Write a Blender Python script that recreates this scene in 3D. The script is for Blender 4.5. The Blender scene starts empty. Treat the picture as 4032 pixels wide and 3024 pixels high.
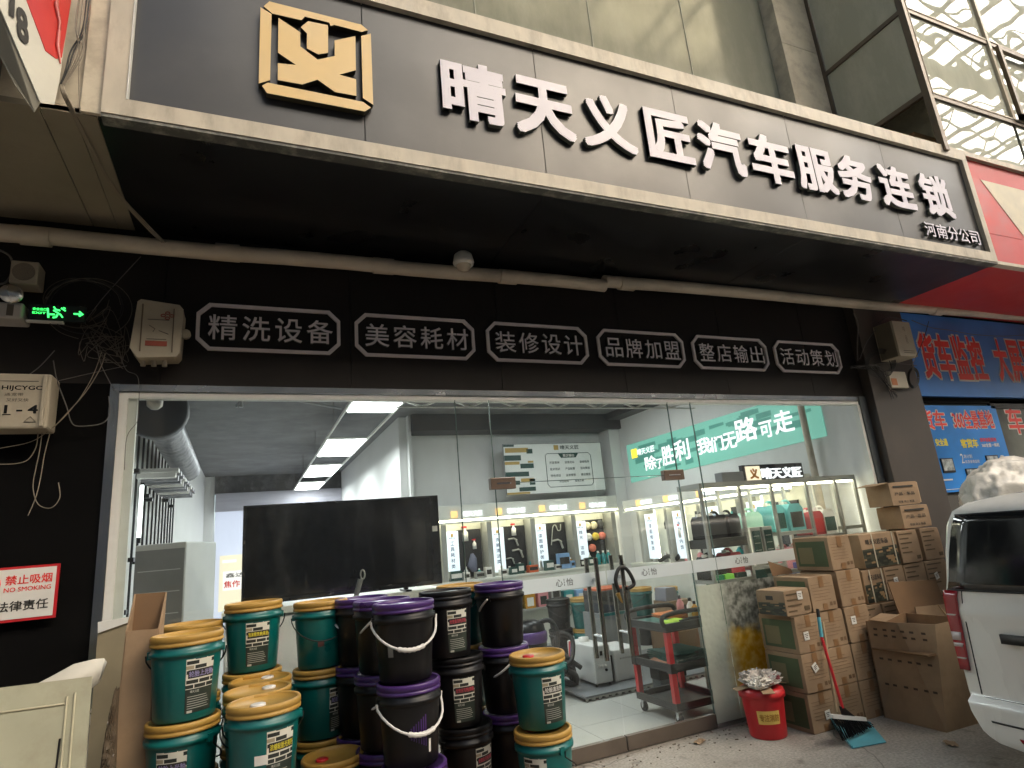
import bpy, math, random
from mathutils import Vector, Matrix, noise
random.seed(7)
scene = bpy.context.scene
COL = scene.collection
R = math.radians

# ------------------------------------------------------------------ camera
F, PAN, PIT, ROL = 2375.69, 0.4223, 0.2499, -0.0889      # focal length in photo pixels, heading, pitch, roll
CAM = Vector((0, -4.0, 1.478))
_cp, _sp, _ct, _st, _cr, _sr = math.cos(PAN), math.sin(PAN), math.cos(PIT), math.sin(PIT), math.cos(ROL), math.sin(ROL)
FW = Vector((_sp*_ct, _cp*_ct, _st)); R0 = Vector((_cp, -_sp, 0)); U0 = R0.cross(FW)
RT = _cr*R0 + _sr*U0; UP = -_sr*R0 + _cr*U0
cam = bpy.data.cameras.new('camera'); co = bpy.data.objects.new('camera', cam); COL.objects.link(co)
cam.sensor_width = 36; cam.lens = F/4032*36; cam.clip_start = .05; cam.clip_end = 400
co.matrix_world = Matrix(((RT.x, UP.x, -FW.x, CAM.x), (RT.y, UP.y, -FW.y, CAM.y), (RT.z, UP.z, -FW.z, CAM.z), (0, 0, 0, 1)))
scene.camera = co

# ------------------------------------------------------------------ world, sun, exposure
w = bpy.data.worlds.new('World'); scene.world = w; w.use_nodes = True
wn = w.node_tree.nodes; sky = wn.new('ShaderNodeTexSky'); sky.sky_type = 'NISHITA'; sky.sun_disc = False
SUN_EL, SUN_AZ = 37, 142
sky.sun_elevation = R(SUN_EL); sky.sun_rotation = R(SUN_AZ); sky.dust_density = 4; sky.air_density = 1.0; sky.ozone_density = 0.5
w.node_tree.links.new(sky.outputs[0], wn['Background'].inputs[0]); wn['Background'].inputs[1].default_value = 0.15
sl = bpy.data.lights.new('sun', 'SUN'); sl.energy = 1.15; sl.angle = R(60); sl.color = (1, .96, .89)
so = bpy.data.objects.new('sun', sl); COL.objects.link(so)
sd = Vector((math.sin(R(SUN_AZ))*math.cos(R(SUN_EL)), math.cos(R(SUN_AZ))*math.cos(R(SUN_EL)), math.sin(R(SUN_EL))))
so.rotation_euler = sd.to_track_quat('Z', 'Y').to_euler()
vs = scene.view_settings; vs.view_transform = 'Standard'; vs.look = 'None'; vs.gamma = 1; vs.use_curve_mapping = False
vs.exposure = 1.7
scene.render.engine = 'CYCLES'
scene.cycles.use_denoising = True
scene.cycles.max_bounces = 8; scene.cycles.transparent_max_bounces = 16; scene.cycles.diffuse_bounces = 4; scene.cycles.glossy_bounces = 4
scene.cycles.sample_clamp_indirect = 6; scene.cycles.caustics_reflective = False; scene.cycles.caustics_refractive = False

# ------------------------------------------------------------------ materials
MATS = {}
def M(name, col, rough=.5, metal=0, var=.12, scale=6, bump=0, bscale=60, spec=.5, coat=0, dirt_or_sheen=0, dcol=(.08, .07, .055), dscale=3, stretch=(1, 1, 1), emit=0, sub=0):
    if name in MATS: return MATS[name]
    m = bpy.data.materials.new(name); m.use_nodes = True; MATS[name] = m
    nt = m.node_tree; N = nt.nodes; L = nt.links; b = N['Principled BSDF']
    g = N.new('ShaderNodeNewGeometry'); mp = N.new('ShaderNodeMapping'); mp.inputs['Scale'].default_value = stretch
    L.new(g.outputs['Position'], mp.inputs[0])
    nz = N.new('ShaderNodeTexNoise'); nz.inputs['Scale'].default_value = scale; nz.inputs['Detail'].default_value = 5
    L.new(mp.outputs[0], nz.inputs[0])
    mr = N.new('ShaderNodeMapRange'); mr.inputs[1].default_value = .3; mr.inputs[2].default_value = .7
    mr.inputs[3].default_value = 1-var; mr.inputs[4].default_value = 1+var; L.new(nz.outputs[0], mr.inputs[0])
    mx = N.new('ShaderNodeVectorMath'); mx.operation = 'SCALE'; mx.inputs[0].default_value = col[:3]; L.new(mr.outputs[0], mx.inputs['Scale'])
    out = mx.outputs[0]
    if dirt_or_sheen:
        n2 = N.new('ShaderNodeTexNoise'); n2.inputs['Scale'].default_value = dscale; n2.inputs['Detail'].default_value = 9; n2.inputs['Roughness'].default_value = .68
        L.new(mp.outputs[0], n2.inputs[0])
        r2 = N.new('ShaderNodeMapRange'); r2.inputs[1].default_value = .48; r2.inputs[2].default_value = .72; r2.inputs[4].default_value = dirt_or_sheen
        L.new(n2.outputs[0], r2.inputs[0])
        mm = N.new('ShaderNodeMix'); mm.data_type = 'RGBA'; L.new(r2.outputs[0], mm.inputs[0]); L.new(out, mm.inputs[6]); mm.inputs[7].default_value = (*dcol, 1)
        out = mm.outputs[2]
    L.new(out, b.inputs['Base Color'])
    b.inputs['Metallic'].default_value = metal; b.inputs['Specular IOR Level'].default_value = spec
    rr = N.new('ShaderNodeMapRange'); rr.inputs[1].default_value = .3; rr.inputs[2].default_value = .7
    rr.inputs[3].default_value = max(.02, rough-.07); rr.inputs[4].default_value = min(1, rough+.07); L.new(nz.outputs[0], rr.inputs[0]); L.new(rr.outputs[0], b.inputs['Roughness'])
    if coat: b.inputs['Coat Weight'].default_value = coat; b.inputs['Coat Roughness'].default_value = .06
    if bump:
        n3 = N.new('ShaderNodeTexNoise'); n3.inputs['Scale'].default_value = bscale; n3.inputs['Detail'].default_value = 4; L.new(mp.outputs[0], n3.inputs[0])
        bp = N.new('ShaderNodeBump'); bp.inputs['Strength'].default_value = bump; bp.inputs['Distance'].default_value = .01; L.new(n3.outputs[0], bp.inputs['Height']); L.new(bp.outputs[0], b.inputs['Normal'])
    if emit: b.inputs['Emission Color'].default_value = (*col[:3], 1); b.inputs['Emission Strength'].default_value = emit
    return m
def ME(name, col, strength):
    if name in MATS: return MATS[name]
    m = bpy.data.materials.new(name); m.use_nodes = True; MATS[name] = m
    b = m.node_tree.nodes['Principled BSDF']; b.inputs['Base Color'].default_value = (*[c*.6 for c in col], 1)
    b.inputs['Emission Color'].default_value = (*col, 1); b.inputs['Emission Strength'].default_value = strength
    return m
def MG(name, tint=(.93, .96, .95), refl=1.0, ior=1.5, haze=.03, hcol=(.7, .72, .7), rough=0.0, hscale=2.5, hmin=.0, wavy=0):
    m = bpy.data.materials.new(name); m.use_nodes = True; MATS[name] = m
    nt = m.node_tree; N = nt.nodes; L = nt.links; N.remove(N['Principled BSDF']); out = N['Material Output']
    tr = N.new('ShaderNodeBsdfTransparent'); tr.inputs[0].default_value = (*tint, 1)
    gl = N.new('ShaderNodeBsdfGlossy'); gl.inputs['Roughness'].default_value = rough; gl.inputs[0].default_value = (refl, refl, refl, 1)
    df = N.new('ShaderNodeBsdfDiffuse'); df.inputs[0].default_value = (*hcol, 1)
    lw = N.new('ShaderNodeLayerWeight'); lw.inputs[0].default_value = .5; r0 = ((ior-1)/(ior+1))**2
    pw = N.new('ShaderNodeMath'); pw.operation = 'POWER'; pw.inputs[1].default_value = 5; L.new(lw.outputs['Facing'], pw.inputs[0])
    if wavy:
        gw = N.new('ShaderNodeNewGeometry'); wz = N.new('ShaderNodeTexNoise'); wz.inputs['Scale'].default_value = 1.3; wz.inputs['Detail'].default_value = 1; L.new(gw.outputs['Position'], wz.inputs[0])
        wb = N.new('ShaderNodeBump'); wb.inputs['Strength'].default_value = 1; wb.inputs['Distance'].default_value = wavy; L.new(wz.outputs[0], wb.inputs['Height']); L.new(wb.outputs[0], gl.inputs['Normal'])
    fr = N.new('ShaderNodeMath'); fr.operation = 'MULTIPLY_ADD'; fr.inputs[1].default_value = 1-r0; fr.inputs[2].default_value = r0; L.new(pw.outputs[0], fr.inputs[0])
    g = N.new('ShaderNodeNewGeometry'); nz = N.new('ShaderNodeTexNoise'); nz.inputs['Scale'].default_value = hscale; nz.inputs['Detail'].default_value = 8; nz.inputs['Roughness'].default_value = .7
    mp = N.new('ShaderNodeMapping'); mp.inputs['Scale'].default_value = (1, 1, .35); L.new(g.outputs['Position'], mp.inputs[0]); L.new(mp.outputs[0], nz.inputs[0])
    mr = N.new('ShaderNodeMapRange'); mr.inputs[1].default_value = .45; mr.inputs[2].default_value = .8; mr.inputs[3].default_value = hmin; mr.inputs[4].default_value = haze; L.new(nz.outputs[0], mr.inputs[0])
    m1 = N.new('ShaderNodeMixShader'); L.new(mr.outputs[0], m1.inputs[0]); L.new(tr.outputs[0], m1.inputs[1]); L.new(df.outputs[0], m1.inputs[2])
    m2 = N.new('ShaderNodeMixShader'); L.new(fr.outputs[0], m2.inputs[0]); L.new(m1.outputs[0], m2.inputs[1]); L.new(gl.outputs[0], m2.inputs[2])
    L.new(m2.outputs[0], out.inputs[0]); return m
def MBRICK(name, c1, c2, mort, scale, bw=.9, rh=.25, msize=.02, rough=.6, coords='Position', bias=0, squash=1.0):
    """patchy bars of two colours, as on the printed labels and cartons"""
    m = bpy.data.materials.new(name); m.use_nodes = True; MATS[name] = m
    nt = m.node_tree; N = nt.nodes; L = nt.links; b = N['Principled BSDF']
    br = N.new('ShaderNodeTexBrick'); br.inputs['Color1'].default_value = (*c1, 1); br.inputs['Color2'].default_value = (*c2, 1); br.inputs['Mortar'].default_value = (*mort, 1)
    br.inputs['Scale'].default_value = scale; br.inputs['Mortar Size'].default_value = msize; br.inputs['Brick Width'].default_value = bw; br.inputs['Row Height'].default_value = rh; br.inputs['Bias'].default_value = bias
    tc = N.new('ShaderNodeTexCoord'); L.new(tc.outputs['UV'], br.inputs[0])
    L.new(br.outputs[0], b.inputs['Base Color']); b.inputs['Roughness'].default_value = rough
    return m

black_panel = M('black_panel', (.043, .043, .044), .36, var=.25, scale=1.6, bump=.07, bscale=2.4, dirt_or_sheen=.5, dcol=(.085, .083, .08), dscale=1.1)  # pale mottling is dirt plus cloudy highlights painted into the panel
soffit_black = M('soffit_black', (.012, .012, .013), .32, var=.2, scale=2, bump=.03, bscale=3)
fascia_brown = M('fascia_brown', (.021, .0175, .0155), .5, var=.15, scale=3, dirt_or_sheen=.3, dcol=(.03, .026, .023), dscale=2, spec=.2)
cream_alu = M('cream_aluminium', (.55, .49, .39), .5, var=.14, scale=9, dirt_or_sheen=.7, dcol=(.27, .22, .16), dscale=7, stretch=(1, 1, .35))
cream_wall = M('cream_cladding', (.66, .585, .45), .6, var=.14, scale=3, dirt_or_sheen=.5, dcol=(.22, .15, .1), dscale=5)
beige_soffit = M('beige_soffit', (.3, .26, .19), .6, var=.12, scale=3, dirt_or_sheen=.4, dcol=(.14, .11, .08), dscale=3)
white_letter = M('white_acrylic', (.63, .595, .67), .4, var=.03, scale=5)
letter_side = M('letter_return', (.1, .11, .09), .5)
gold = M('gold_acrylic', (.72, .5, .2), .38, var=.04, scale=5)
gold_side = M('gold_return', (.03, .025, .012), .5)
badge_white = M('badge_white', (.74, .68, .69), .5, var=.05)
pvc = M('dirty_pvc_pipe', (.62, .54, .43), .45, var=.12, scale=5, dirt_or_sheen=.5, dcol=(.25, .2, .15), dscale=4, stretch=(.5, 1, 1))
steel = M('brushed_steel', (.6, .61, .62), .24, metal=1, var=.06, scale=3)
dark_steel = M('dark_steel', (.2, .19, .17), .3, metal=1, var=.1)
white_alu = M('white_aluminium', (.72, .72, .68), .45, var=.06, dirt_or_sheen=.3, dcol=(.4, .38, .33), dscale=6)
white_wall = M('white_plaster', (.74, .74, .73), .8, var=.05, scale=2, dirt_or_sheen=.15, dcol=(.5, .5, .48), dscale=2)
grey_wall = M('grey_plaster', (.42, .43, .45), .85, var=.1, scale=2, dirt_or_sheen=.25, dcol=(.25, .25, .27), dscale=2)
dark_ceiling = M('dark_ceiling', (.125, .127, .132), .8, var=.3, scale=2.5, dirt_or_sheen=.6, dcol=(.22, .222, .228), dscale=3, bump=.3, bscale=9)
black_wall = M('black_wall', (.004, .0038, .0038), .8, var=.3, scale=3, spec=.08)
pillar_brown = M('pillar_brown', (.055, .045, .038), .5, var=.14, scale=3, dirt_or_sheen=.2, dcol=(.09, .075, .06))
slate = M('slate_board', (.07, .08, .085), .5, var=.1)
teal = M('teal_plastic', (.0, .125, .118), .34, var=.12, scale=4, coat=.1, dirt_or_sheen=.35, dcol=(.05, .13, .115), dscale=11, bump=.04, bscale=9)
ochre = M('ochre_plastic', (.46, .27, .055), .46, var=.08, scale=6, dirt_or_sheen=.4, dcol=(.30, .19, .08), dscale=12)
blackp = M('black_plastic', (.009, .0085, .009), .36, var=.15, spec=.3, dirt_or_sheen=.25, dcol=(.03, .028, .027), dscale=8)
purple = M('purple_plastic', (.06, .02, .14), .33, var=.08, coat=.1)
whitep = M('white_plastic', (.72, .7, .66), .4, var=.05)
redp = M('red_plastic', (.5, .02, .025), .35, var=.06)
orange = M('orange_plastic', (.6, .12, .04), .4)
cardboard = M('cardboard', (.31, .21, .125), .8, var=.16, scale=4, dirt_or_sheen=.4, dcol=(.19, .12, .065), dscale=7, bump=.07, bscale=14)
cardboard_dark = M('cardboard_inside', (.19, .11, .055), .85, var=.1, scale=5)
tape = M('packing_tape', (.24, .13, .06), .35, var=.1)
green_print = M('green_print', (.07, .1, .045), .7, var=.15, scale=6)
ink = M('printed_ink', (.03, .027, .022), .7)
paper = M('white_paper', (.7, .68, .63), .7, var=.06)
concrete = M('concrete_pavement', (.32, .29, .25), .8, var=.3, scale=60, bump=.35, bscale=130, dirt_or_sheen=.6, dcol=(.17, .15, .125), dscale=1.9)
_nt = concrete.node_tree; _N = _nt.nodes; _L = _nt.links; _b = _N['Principled BSDF']; _src = _b.inputs['Base Color'].links[0].from_socket
_g = _N.new('ShaderNodeNewGeometry'); _wn = _N.new('ShaderNodeTexNoise'); _wn.inputs['Scale'].default_value = 2.5; _L.new(_g.outputs['Position'], _wn.inputs[0])
_wv = _N.new('ShaderNodeVectorMath'); _wv.operation = 'MULTIPLY_ADD'; _L.new(_wn.outputs['Color'], _wv.inputs[0]); _wv.inputs[1].default_value = (.35, .35, .35); _L.new(_g.outputs['Position'], _wv.inputs[2])
_vo = _N.new('ShaderNodeTexVoronoi'); _vo.feature = 'DISTANCE_TO_EDGE'; _vo.inputs['Scale'].default_value = .75; _L.new(_wv.outputs[0], _vo.inputs[0])
_mr = _N.new('ShaderNodeMapRange'); _mr.inputs[1].default_value = .0; _mr.inputs[2].default_value = .006; _mr.inputs[3].default_value = .75; _mr.inputs[4].default_value = 0; _L.new(_vo.outputs[0], _mr.inputs[0])
_sn = _N.new('ShaderNodeTexNoise'); _sn.inputs['Scale'].default_value = 4.5; _sn.inputs['Detail'].default_value = 3; _L.new(_g.outputs['Position'], _sn.inputs[0])
_sr_ = _N.new('ShaderNodeMapRange'); _sr_.inputs[1].default_value = .62; _sr_.inputs[2].default_value = .72; _sr_.inputs[4].default_value = .6; _L.new(_sn.outputs[0], _sr_.inputs[0])
_mx = _N.new('ShaderNodeMath'); _mx.operation = 'MAXIMUM'; _L.new(_mr.outputs[0], _mx.inputs[0]); _L.new(_sr_.outputs[0], _mx.inputs[1])
_mm = _N.new('ShaderNodeMix'); _mm.data_type = 'RGBA'; _L.new(_mx.outputs[0], _mm.inputs[0]); _L.new(_src, _mm.inputs[6]); _mm.inputs[7].default_value = (.085, .075, .062, 1); _L.new(_mm.outputs[2], _b.inputs['Base Color'])
asphalt = M('asphalt', (.05, .048, .045), .85, var=.25, scale=60, bump=.3, bscale=150)
van_paint = M('van_paint', (.8, .78, .72), .25, var=.03, scale=2, coat=.6, dirt_or_sheen=.3, dcol=(.5, .46, .39), dscale=5, stretch=(1, 1, .4))
rubber = M('black_rubber', (.015, .015, .015), .6)
dark_glass = M('dark_tinted_glass', (.012, .013, .014), .09, spec=.9, var=.02)
red_lens = M('red_lamp_lens', (.3, .012, .02), .12, coat=.5)
clear_lens = M('clear_lamp_lens', (.5, .42, .4), .15, coat=.5)
cable_black = M('black_cable', (.012, .012, .012), .5)
cable_grey = M('grey_cable', (.13, .12, .11), .6)
cable_cream = M('cream_cable', (.26, .22, .165), .55)
box_beige = M('aged_beige_plastic', (.42, .37, .28), .55, var=.1, dirt_or_sheen=.35, dcol=(.22, .17, .11), dscale=6)
red_paint = M('red_panel', (.54, .03, .024), .4, var=.1, scale=3, dirt_or_sheen=.2, dcol=(.22, .04, .03))
blue_print = M('blue_print', (.02, .22, .66), .35, var=.35, scale=1.2)
blue_dark = M('blue_print_dark', (.045, .2, .58), .35, var=.35, scale=1)
yellow_ink = M('yellow_ink', (.7, .6, .04), .6)
red_ink = M('red_ink', (.75, .04, .03), .5)
green_dark = M('dark_green_print', (.008, .05, .04), .5)
gold_print = M('gold_print', (.45, .3, .08), .5)
mullion = M('bronze_mullion', (.13, .1, .07), .4, metal=.4, var=.12, dirt_or_sheen=.3, dcol=(.2, .16, .1))
mull_cream = M('cream_mullion', (.5, .43, .32), .45, var=.1)
tile = M('grey_floor_tile', (.42, .42, .39), .42, var=.03, scale=1.5, spec=.3)
pegboard = M('black_pegboard', (.018, .018, .02), .5, var=.1)
shelf_grey = M('grey_shelf_metal', (.32, .32, .29), .45, var=.06)
shelf_white = M('white_shelf_metal', (.7, .7, .64), .45, var=.04)
tv_black = M('tv_screen', (.006, .006, .007), .06)
tv_bezel = M('tv_bezel', (.012, .012, .013), .3)
foil = M('ribbed_foil', (.36, .36, .38), .42, metal=1, var=.3, scale=12, bump=.5, bscale=30)
appliance = M('appliance_grey', (.5, .51, .5), .5, var=.06)
appliance_back = M('appliance_back', (.2, .205, .205), .5, var=.1)
white_machine = M('white_machine_panel', (.62, .62, .6), .4, var=.04)
cloth_green = M('green_towel', (.06, .14, .12), .95, var=.25, scale=30, bump=.6, bscale=160)
cloth_lime = M('lime_towel', (.4, .6, .06), .95, var=.2, scale=30, bump=.6, bscale=160)
cloth_orange = M('orange_towel', (.6, .2, .07), .95, var=.2, scale=30, bump=.6, bscale=160)
cloth_pink = M('peach_towel', (.6, .3, .2), .95, var=.2, scale=30, bump=.6, bscale=160)
tyvek = M('woven_plastic_sack', (.66, .63, .56), .4, var=.12, scale=5, bump=1.0, bscale=11)
cream_board = M('cream_board', (.40, .39, .28), .5, var=.12, scale=3, dirt_or_sheen=.55, dcol=(.27, .23, .15), dscale=5)
sky_blue = M('blue_dustpan_plastic', (.12, .42, .5), .4)
wood = M('wood_board', (.35, .17, .07), .6, var=.2, scale=4, stretch=(1, 6, 6))
side_glass = MG('bay_side_glass', (.7, .74, .64), .9, 1.36, .7, (.8, .78, .64), .02, hmin=.5)
shop_glass = MG('shop_glass', (.95, .97, .96), 1.0, 1.5, .05, hmin=.004, hscale=3.2)
upper_glass = MG('upper_window_glass', (.7, .74, .64), .9, 1.33, .66, (.5, .5, .42), .11, hmin=.45)
bay_glass = MG('bay_window_glass', (.35, .4, .34), .97, 1.72, .85, (.8, .81, .68), .006, hmin=.62, wavy=.006)
led = ME('led_panel', (.95, 1, 1), 7.5)
led_warm = ME('led_strip', (1, .94, .7), 5); led_soft = ME('led_edge_strip', (1, .95, .76), 1.6)
sign_lit = ME('lit_white_sign', (.80, .92, 1), .30)
white_lit = ME('lit_white_letters', (.95, .98, 1), .42)
gold_lit = ME('lit_gold_logo', (1, .62, .25), .4)
banner_lit = ME('lit_green_banner', (.19, .5, .4), .26)
banner_lit2 = ME('lit_green_banner_dark', (.08, .30, .24), .2)
exit_green = ME('exit_green', (.05, 1, .15), .8)

def MT(name, col, mix=.5):
    m = bpy.data.materials.new(name); m.use_nodes = True; MATS[name] = m; nt = m.node_tree; N = nt.nodes; L = nt.links; N.remove(N['Principled BSDF'])
    d = N.new('ShaderNodeBsdfDiffuse'); t = N.new('ShaderNodeBsdfTranslucent'); x = N.new('ShaderNodeMixShader'); x.inputs[0].default_value = mix
    d.inputs[0].default_value = (*col, 1); t.inputs[0].default_value = (*col, 1); L.new(d.outputs[0], x.inputs[1]); L.new(t.outputs[0], x.inputs[2]); L.new(x.outputs[0], N['Material Output'].inputs[0]); return m

# ------------------------------------------------------------------ mesh helpers
class MB:
    def __init__(s): s.v = []; s.f = []; s.m = []; s.sm = []; s.uv = {}; s.mats = []; s.cur = 0; s.smooth = False
    def mat(s, m):
        if m not in s.mats: s.mats.append(m)
        s.cur = s.mats.index(m); return s
    def add(s, vs, fs, smooth=None):
        n = len(s.v); s.v += [tuple(p) for p in vs]
        for f in fs: s.f.append([i+n for i in f]); s.m.append(s.cur); s.sm.append(s.smooth if smooth is None else smooth)
        return s
    def box(s, x0, x1, y0, y1, z0, z1):
        return s.add([(x, y, z) for z in (z0, z1) for y in (y0, y1) for x in (x0, x1)],
                     [(0, 2, 3, 1), (4, 5, 7, 6), (0, 1, 5, 4), (2, 6, 7, 3), (0, 4, 6, 2), (1, 3, 7, 5)])
    def softbox(s, x0, x1, y0, y1, z0, z1, rc, n=5, sag=.004):
        C_ = {}; vs = []; fs = []
        cd = [(rc.uniform(0, .007), rc.uniform(0, .006), rc.uniform(0, .006)) if rc.random() < .45 else (.001, .001, .001) for _ in range(8)]
        am = [rc.uniform(.2, 1)*sag for _ in range(6)]
        def vert(i, j, k):
            if (i, j, k) in C_: return C_[(i, j, k)]
            u, v, w_ = i/n, j/n, k/n; p = [x0+(x1-x0)*u, y0+(y1-y0)*v, z0+(z1-z0)*w_]
            b = lambda a, c: 16*a*(1-a)*c*(1-c)
            if i in (0, n): p[0] += (1 if i == 0 else -1)*am[0 if i == 0 else 1]*b(v, w_)
            if j in (0, n): p[1] += (1 if j == 0 else -1)*am[2 if j == 0 else 3]*b(u, w_)
            if k == n: p[2] -= am[4]*b(u, v)*1.5
            q = (u > .5)+2*(v > .5)+4*(w_ > .5); f = (abs(2*u-1)*abs(2*v-1)*abs(2*w_-1))**5
            for t, sg in enumerate(((1 if u < .5 else -1), (1 if v < .5 else -1), (1 if w_ < .5 else -1))): p[t] += sg*cd[q][t]*f
            C_[(i, j, k)] = len(vs); vs.append(p); return len(vs)-1
        for a in range(n):
            for b_ in range(n):
                fs += [(vert(0, a, b_), vert(0, a, b_+1), vert(0, a+1, b_+1), vert(0, a+1, b_)), (vert(n, a, b_), vert(n, a+1, b_), vert(n, a+1, b_+1), vert(n, a, b_+1)),
                       (vert(a, 0, b_), vert(a+1, 0, b_), vert(a+1, 0, b_+1), vert(a, 0, b_+1)), (vert(a, n, b_), vert(a, n, b_+1), vert(a+1, n, b_+1), vert(a+1, n, b_)),
                       (vert(a, b_, 0), vert(a, b_+1, 0), vert(a+1, b_+1, 0), vert(a+1, b_, 0)), (vert(a, b_, n), vert(a+1, b_, n), vert(a+1, b_+1, n), vert(a, b_+1, n))]
        return s.add(vs, fs, False)
    def obox(s, c, ux, uy, uz):            # oriented box: centre and three half vectors
        c = Vector(c); ux = Vector(ux); uy = Vector(uy); uz = Vector(uz)
        return s.add([c + a*ux + b*uy + d*uz for d in (-1, 1) for b in (-1, 1) for a in (-1, 1)],
                     [(0, 2, 3, 1), (4, 5, 7, 6), (0, 1, 5, 4), (2, 6, 7, 3), (0, 4, 6, 2), (1, 3, 7, 5)])
    def poly(s, pts, d, nsides=True, side=None):            # planar outline swept by vector d
        d = Vector(d); n = len(pts); P = [Vector(p) for p in pts]
        s.add(P + [p+d for p in P], [list(range(n))[::-1], [i+n for i in range(n)]])
        c = s.cur
        if side: s.mat(side)
        s.add(P + [p+d for p in P], [(i, (i+1) % n, (i+1) % n + n, i+n) for i in range(n)])
        s.cur = c; return s
    def quad(s, a, b, c, d): return s.add([a, b, c, d], [(0, 1, 2, 3)])
    def tube(s, pts, r, n=8, cap=True, close=False):
        P = [Vector(p) for p in pts]; rr = r if isinstance(r, (list, tuple)) else [r]*len(P); k = len(P)
        vs = []; prev = None
        for i, p in enumerate(P):
            t = (P[(i+1) % k]-P[i-1]) if close else (P[min(i+1, k-1)]-P[max(i-1, 0)])
            if t.length < 1e-9: t = Vector((0, 0, 1))
            t.normalize()
            a = prev - t*prev.dot(t) if prev else None
            if a is None or a.length < 1e-4: a = t.cross(Vector((0, 0, 1)) if abs(t.z) < .9 else Vector((1, 0, 0)))
            a.normalize(); prev = a; b = t.cross(a)
            vs += [p + (a*math.cos(2*math.pi*j/n) + b*math.sin(2*math.pi*j/n))*rr[i] for j in range(n)]
        fs = []
        for i in range(k if close else k-1):
            for j in range(n): fs.append((i*n+j, i*n+(j+1) % n, ((i+1) % k)*n+(j+1) % n, ((i+1) % k)*n+j))
        s.add(vs, fs, True)
        if cap and not close: s.add(vs[:n], [list(range(n))[::-1]], False); s.add(vs[-n:], [list(range(n))], False)
        return s
    def cyl(s, a, b, r, n=16, r2=None): return s.tube([a, b], [r, r if r2 is None else r2], n)
    def lathe(s, prof, c=(0, 0, 0), n=32, a0=0, a1=2*math.pi):
        full = abs(a1-a0-2*math.pi) < 1e-6; k = n if full else n+1; vs = []; fs = []
        for r, z in prof:
            for j in range(k):
                a = a0+(a1-a0)*j/n; vs.append((c[0]+r*math.cos(a), c[1]+r*math.sin(a), c[2]+z))
        for i in range(len(prof)-1):
            for j in range(n):
                j2 = (j+1) % k; fs.append((i*k+j, i*k+j2, (i+1)*k+j2, (i+1)*k+j))
        return s.add(vs, fs, True)
    def build(s, name, m=None, parent=None, bevel=0, auto=True, loc=None):
        me = bpy.data.meshes.new(name); me.from_pydata(s.v, [], s.f)
        mats = s.mats or [m]
        for q in mats: me.materials.append(q)
        me.polygons.foreach_set('material_index', s.m); me.polygons.foreach_set('use_smooth', s.sm)
        if s.uv:
            ul = me.uv_layers.new(name='UVMap')
            for l in me.loops: ul.data[l.index].uv = s.uv.get(l.vertex_index, (0, 0))
        me.update()
        o = bpy.data.objects.new(name, me); COL.objects.link(o)
        if parent: o.parent = parent; o.location = -OFF.get(parent.name, Vector((0, 0, 0)))
        if loc is not None: o.location = loc
        if bevel:
            bm = o.modifiers.new('bevel', 'BEVEL'); bm.width = bevel; bm.segments = 2; bm.limit_method = 'ANGLE'
        return o
OFF = {}
def tag(o, label=None, cat=None, group=None, kind=None):
    if label: o['label'] = label
    if cat: o['category'] = cat
    if group: o['group'] = group
    if kind: o['kind'] = kind
    return o
def thing(name, label, cat, loc=(0, 0, 0), group=None, local=False):
    o = bpy.data.objects.new(name, None); COL.objects.link(o); o.empty_display_size = .05
    o.location = loc; OFF[o.name] = Vector((0, 0, 0)) if local else Vector(loc)
    return tag(o, label, cat, group)
def subpart(o, parent):
    """o was built in the frame of the thing; hang it under one of its parts"""
    o.parent = parent; o.location = (0, 0, 0); return o
def copy_tree(o, parent=None):
    c = o.copy(); COL.objects.link(c)
    if parent: c.parent = parent
    for ch in list(o.children): copy_tree(ch, c)
    return c
GL = {}
def glyphs(txt, bold=0.0, depth=0):
    k = (txt, bold, depth)
    if k not in GL:
        c = bpy.data.curves.new('t', 'FONT'); c.body = txt; c.offset = bold; c.extrude = depth; c.resolution_u = 3; c.fill_mode = 'BOTH' if depth else 'FRONT'
        o = bpy.data.objects.new('t', c); COL.objects.link(o); dg = bpy.context.evaluated_depsgraph_get(); dg.update()
        me = bpy.data.meshes.new_from_object(o.evaluated_get(dg))
        V = [v.co.copy() for v in me.vertices]; Fc = [list(p.vertices) for p in me.polygons]
        bpy.data.objects.remove(o); bpy.data.curves.remove(c); bpy.data.meshes.remove(me)
        xs = [v.x for v in V] or [0]; ys = [v.y for v in V] or [0]
        GL[k] = (V, Fc, min(xs), max(xs), min(ys), max(ys))
    return GL[k]
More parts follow.
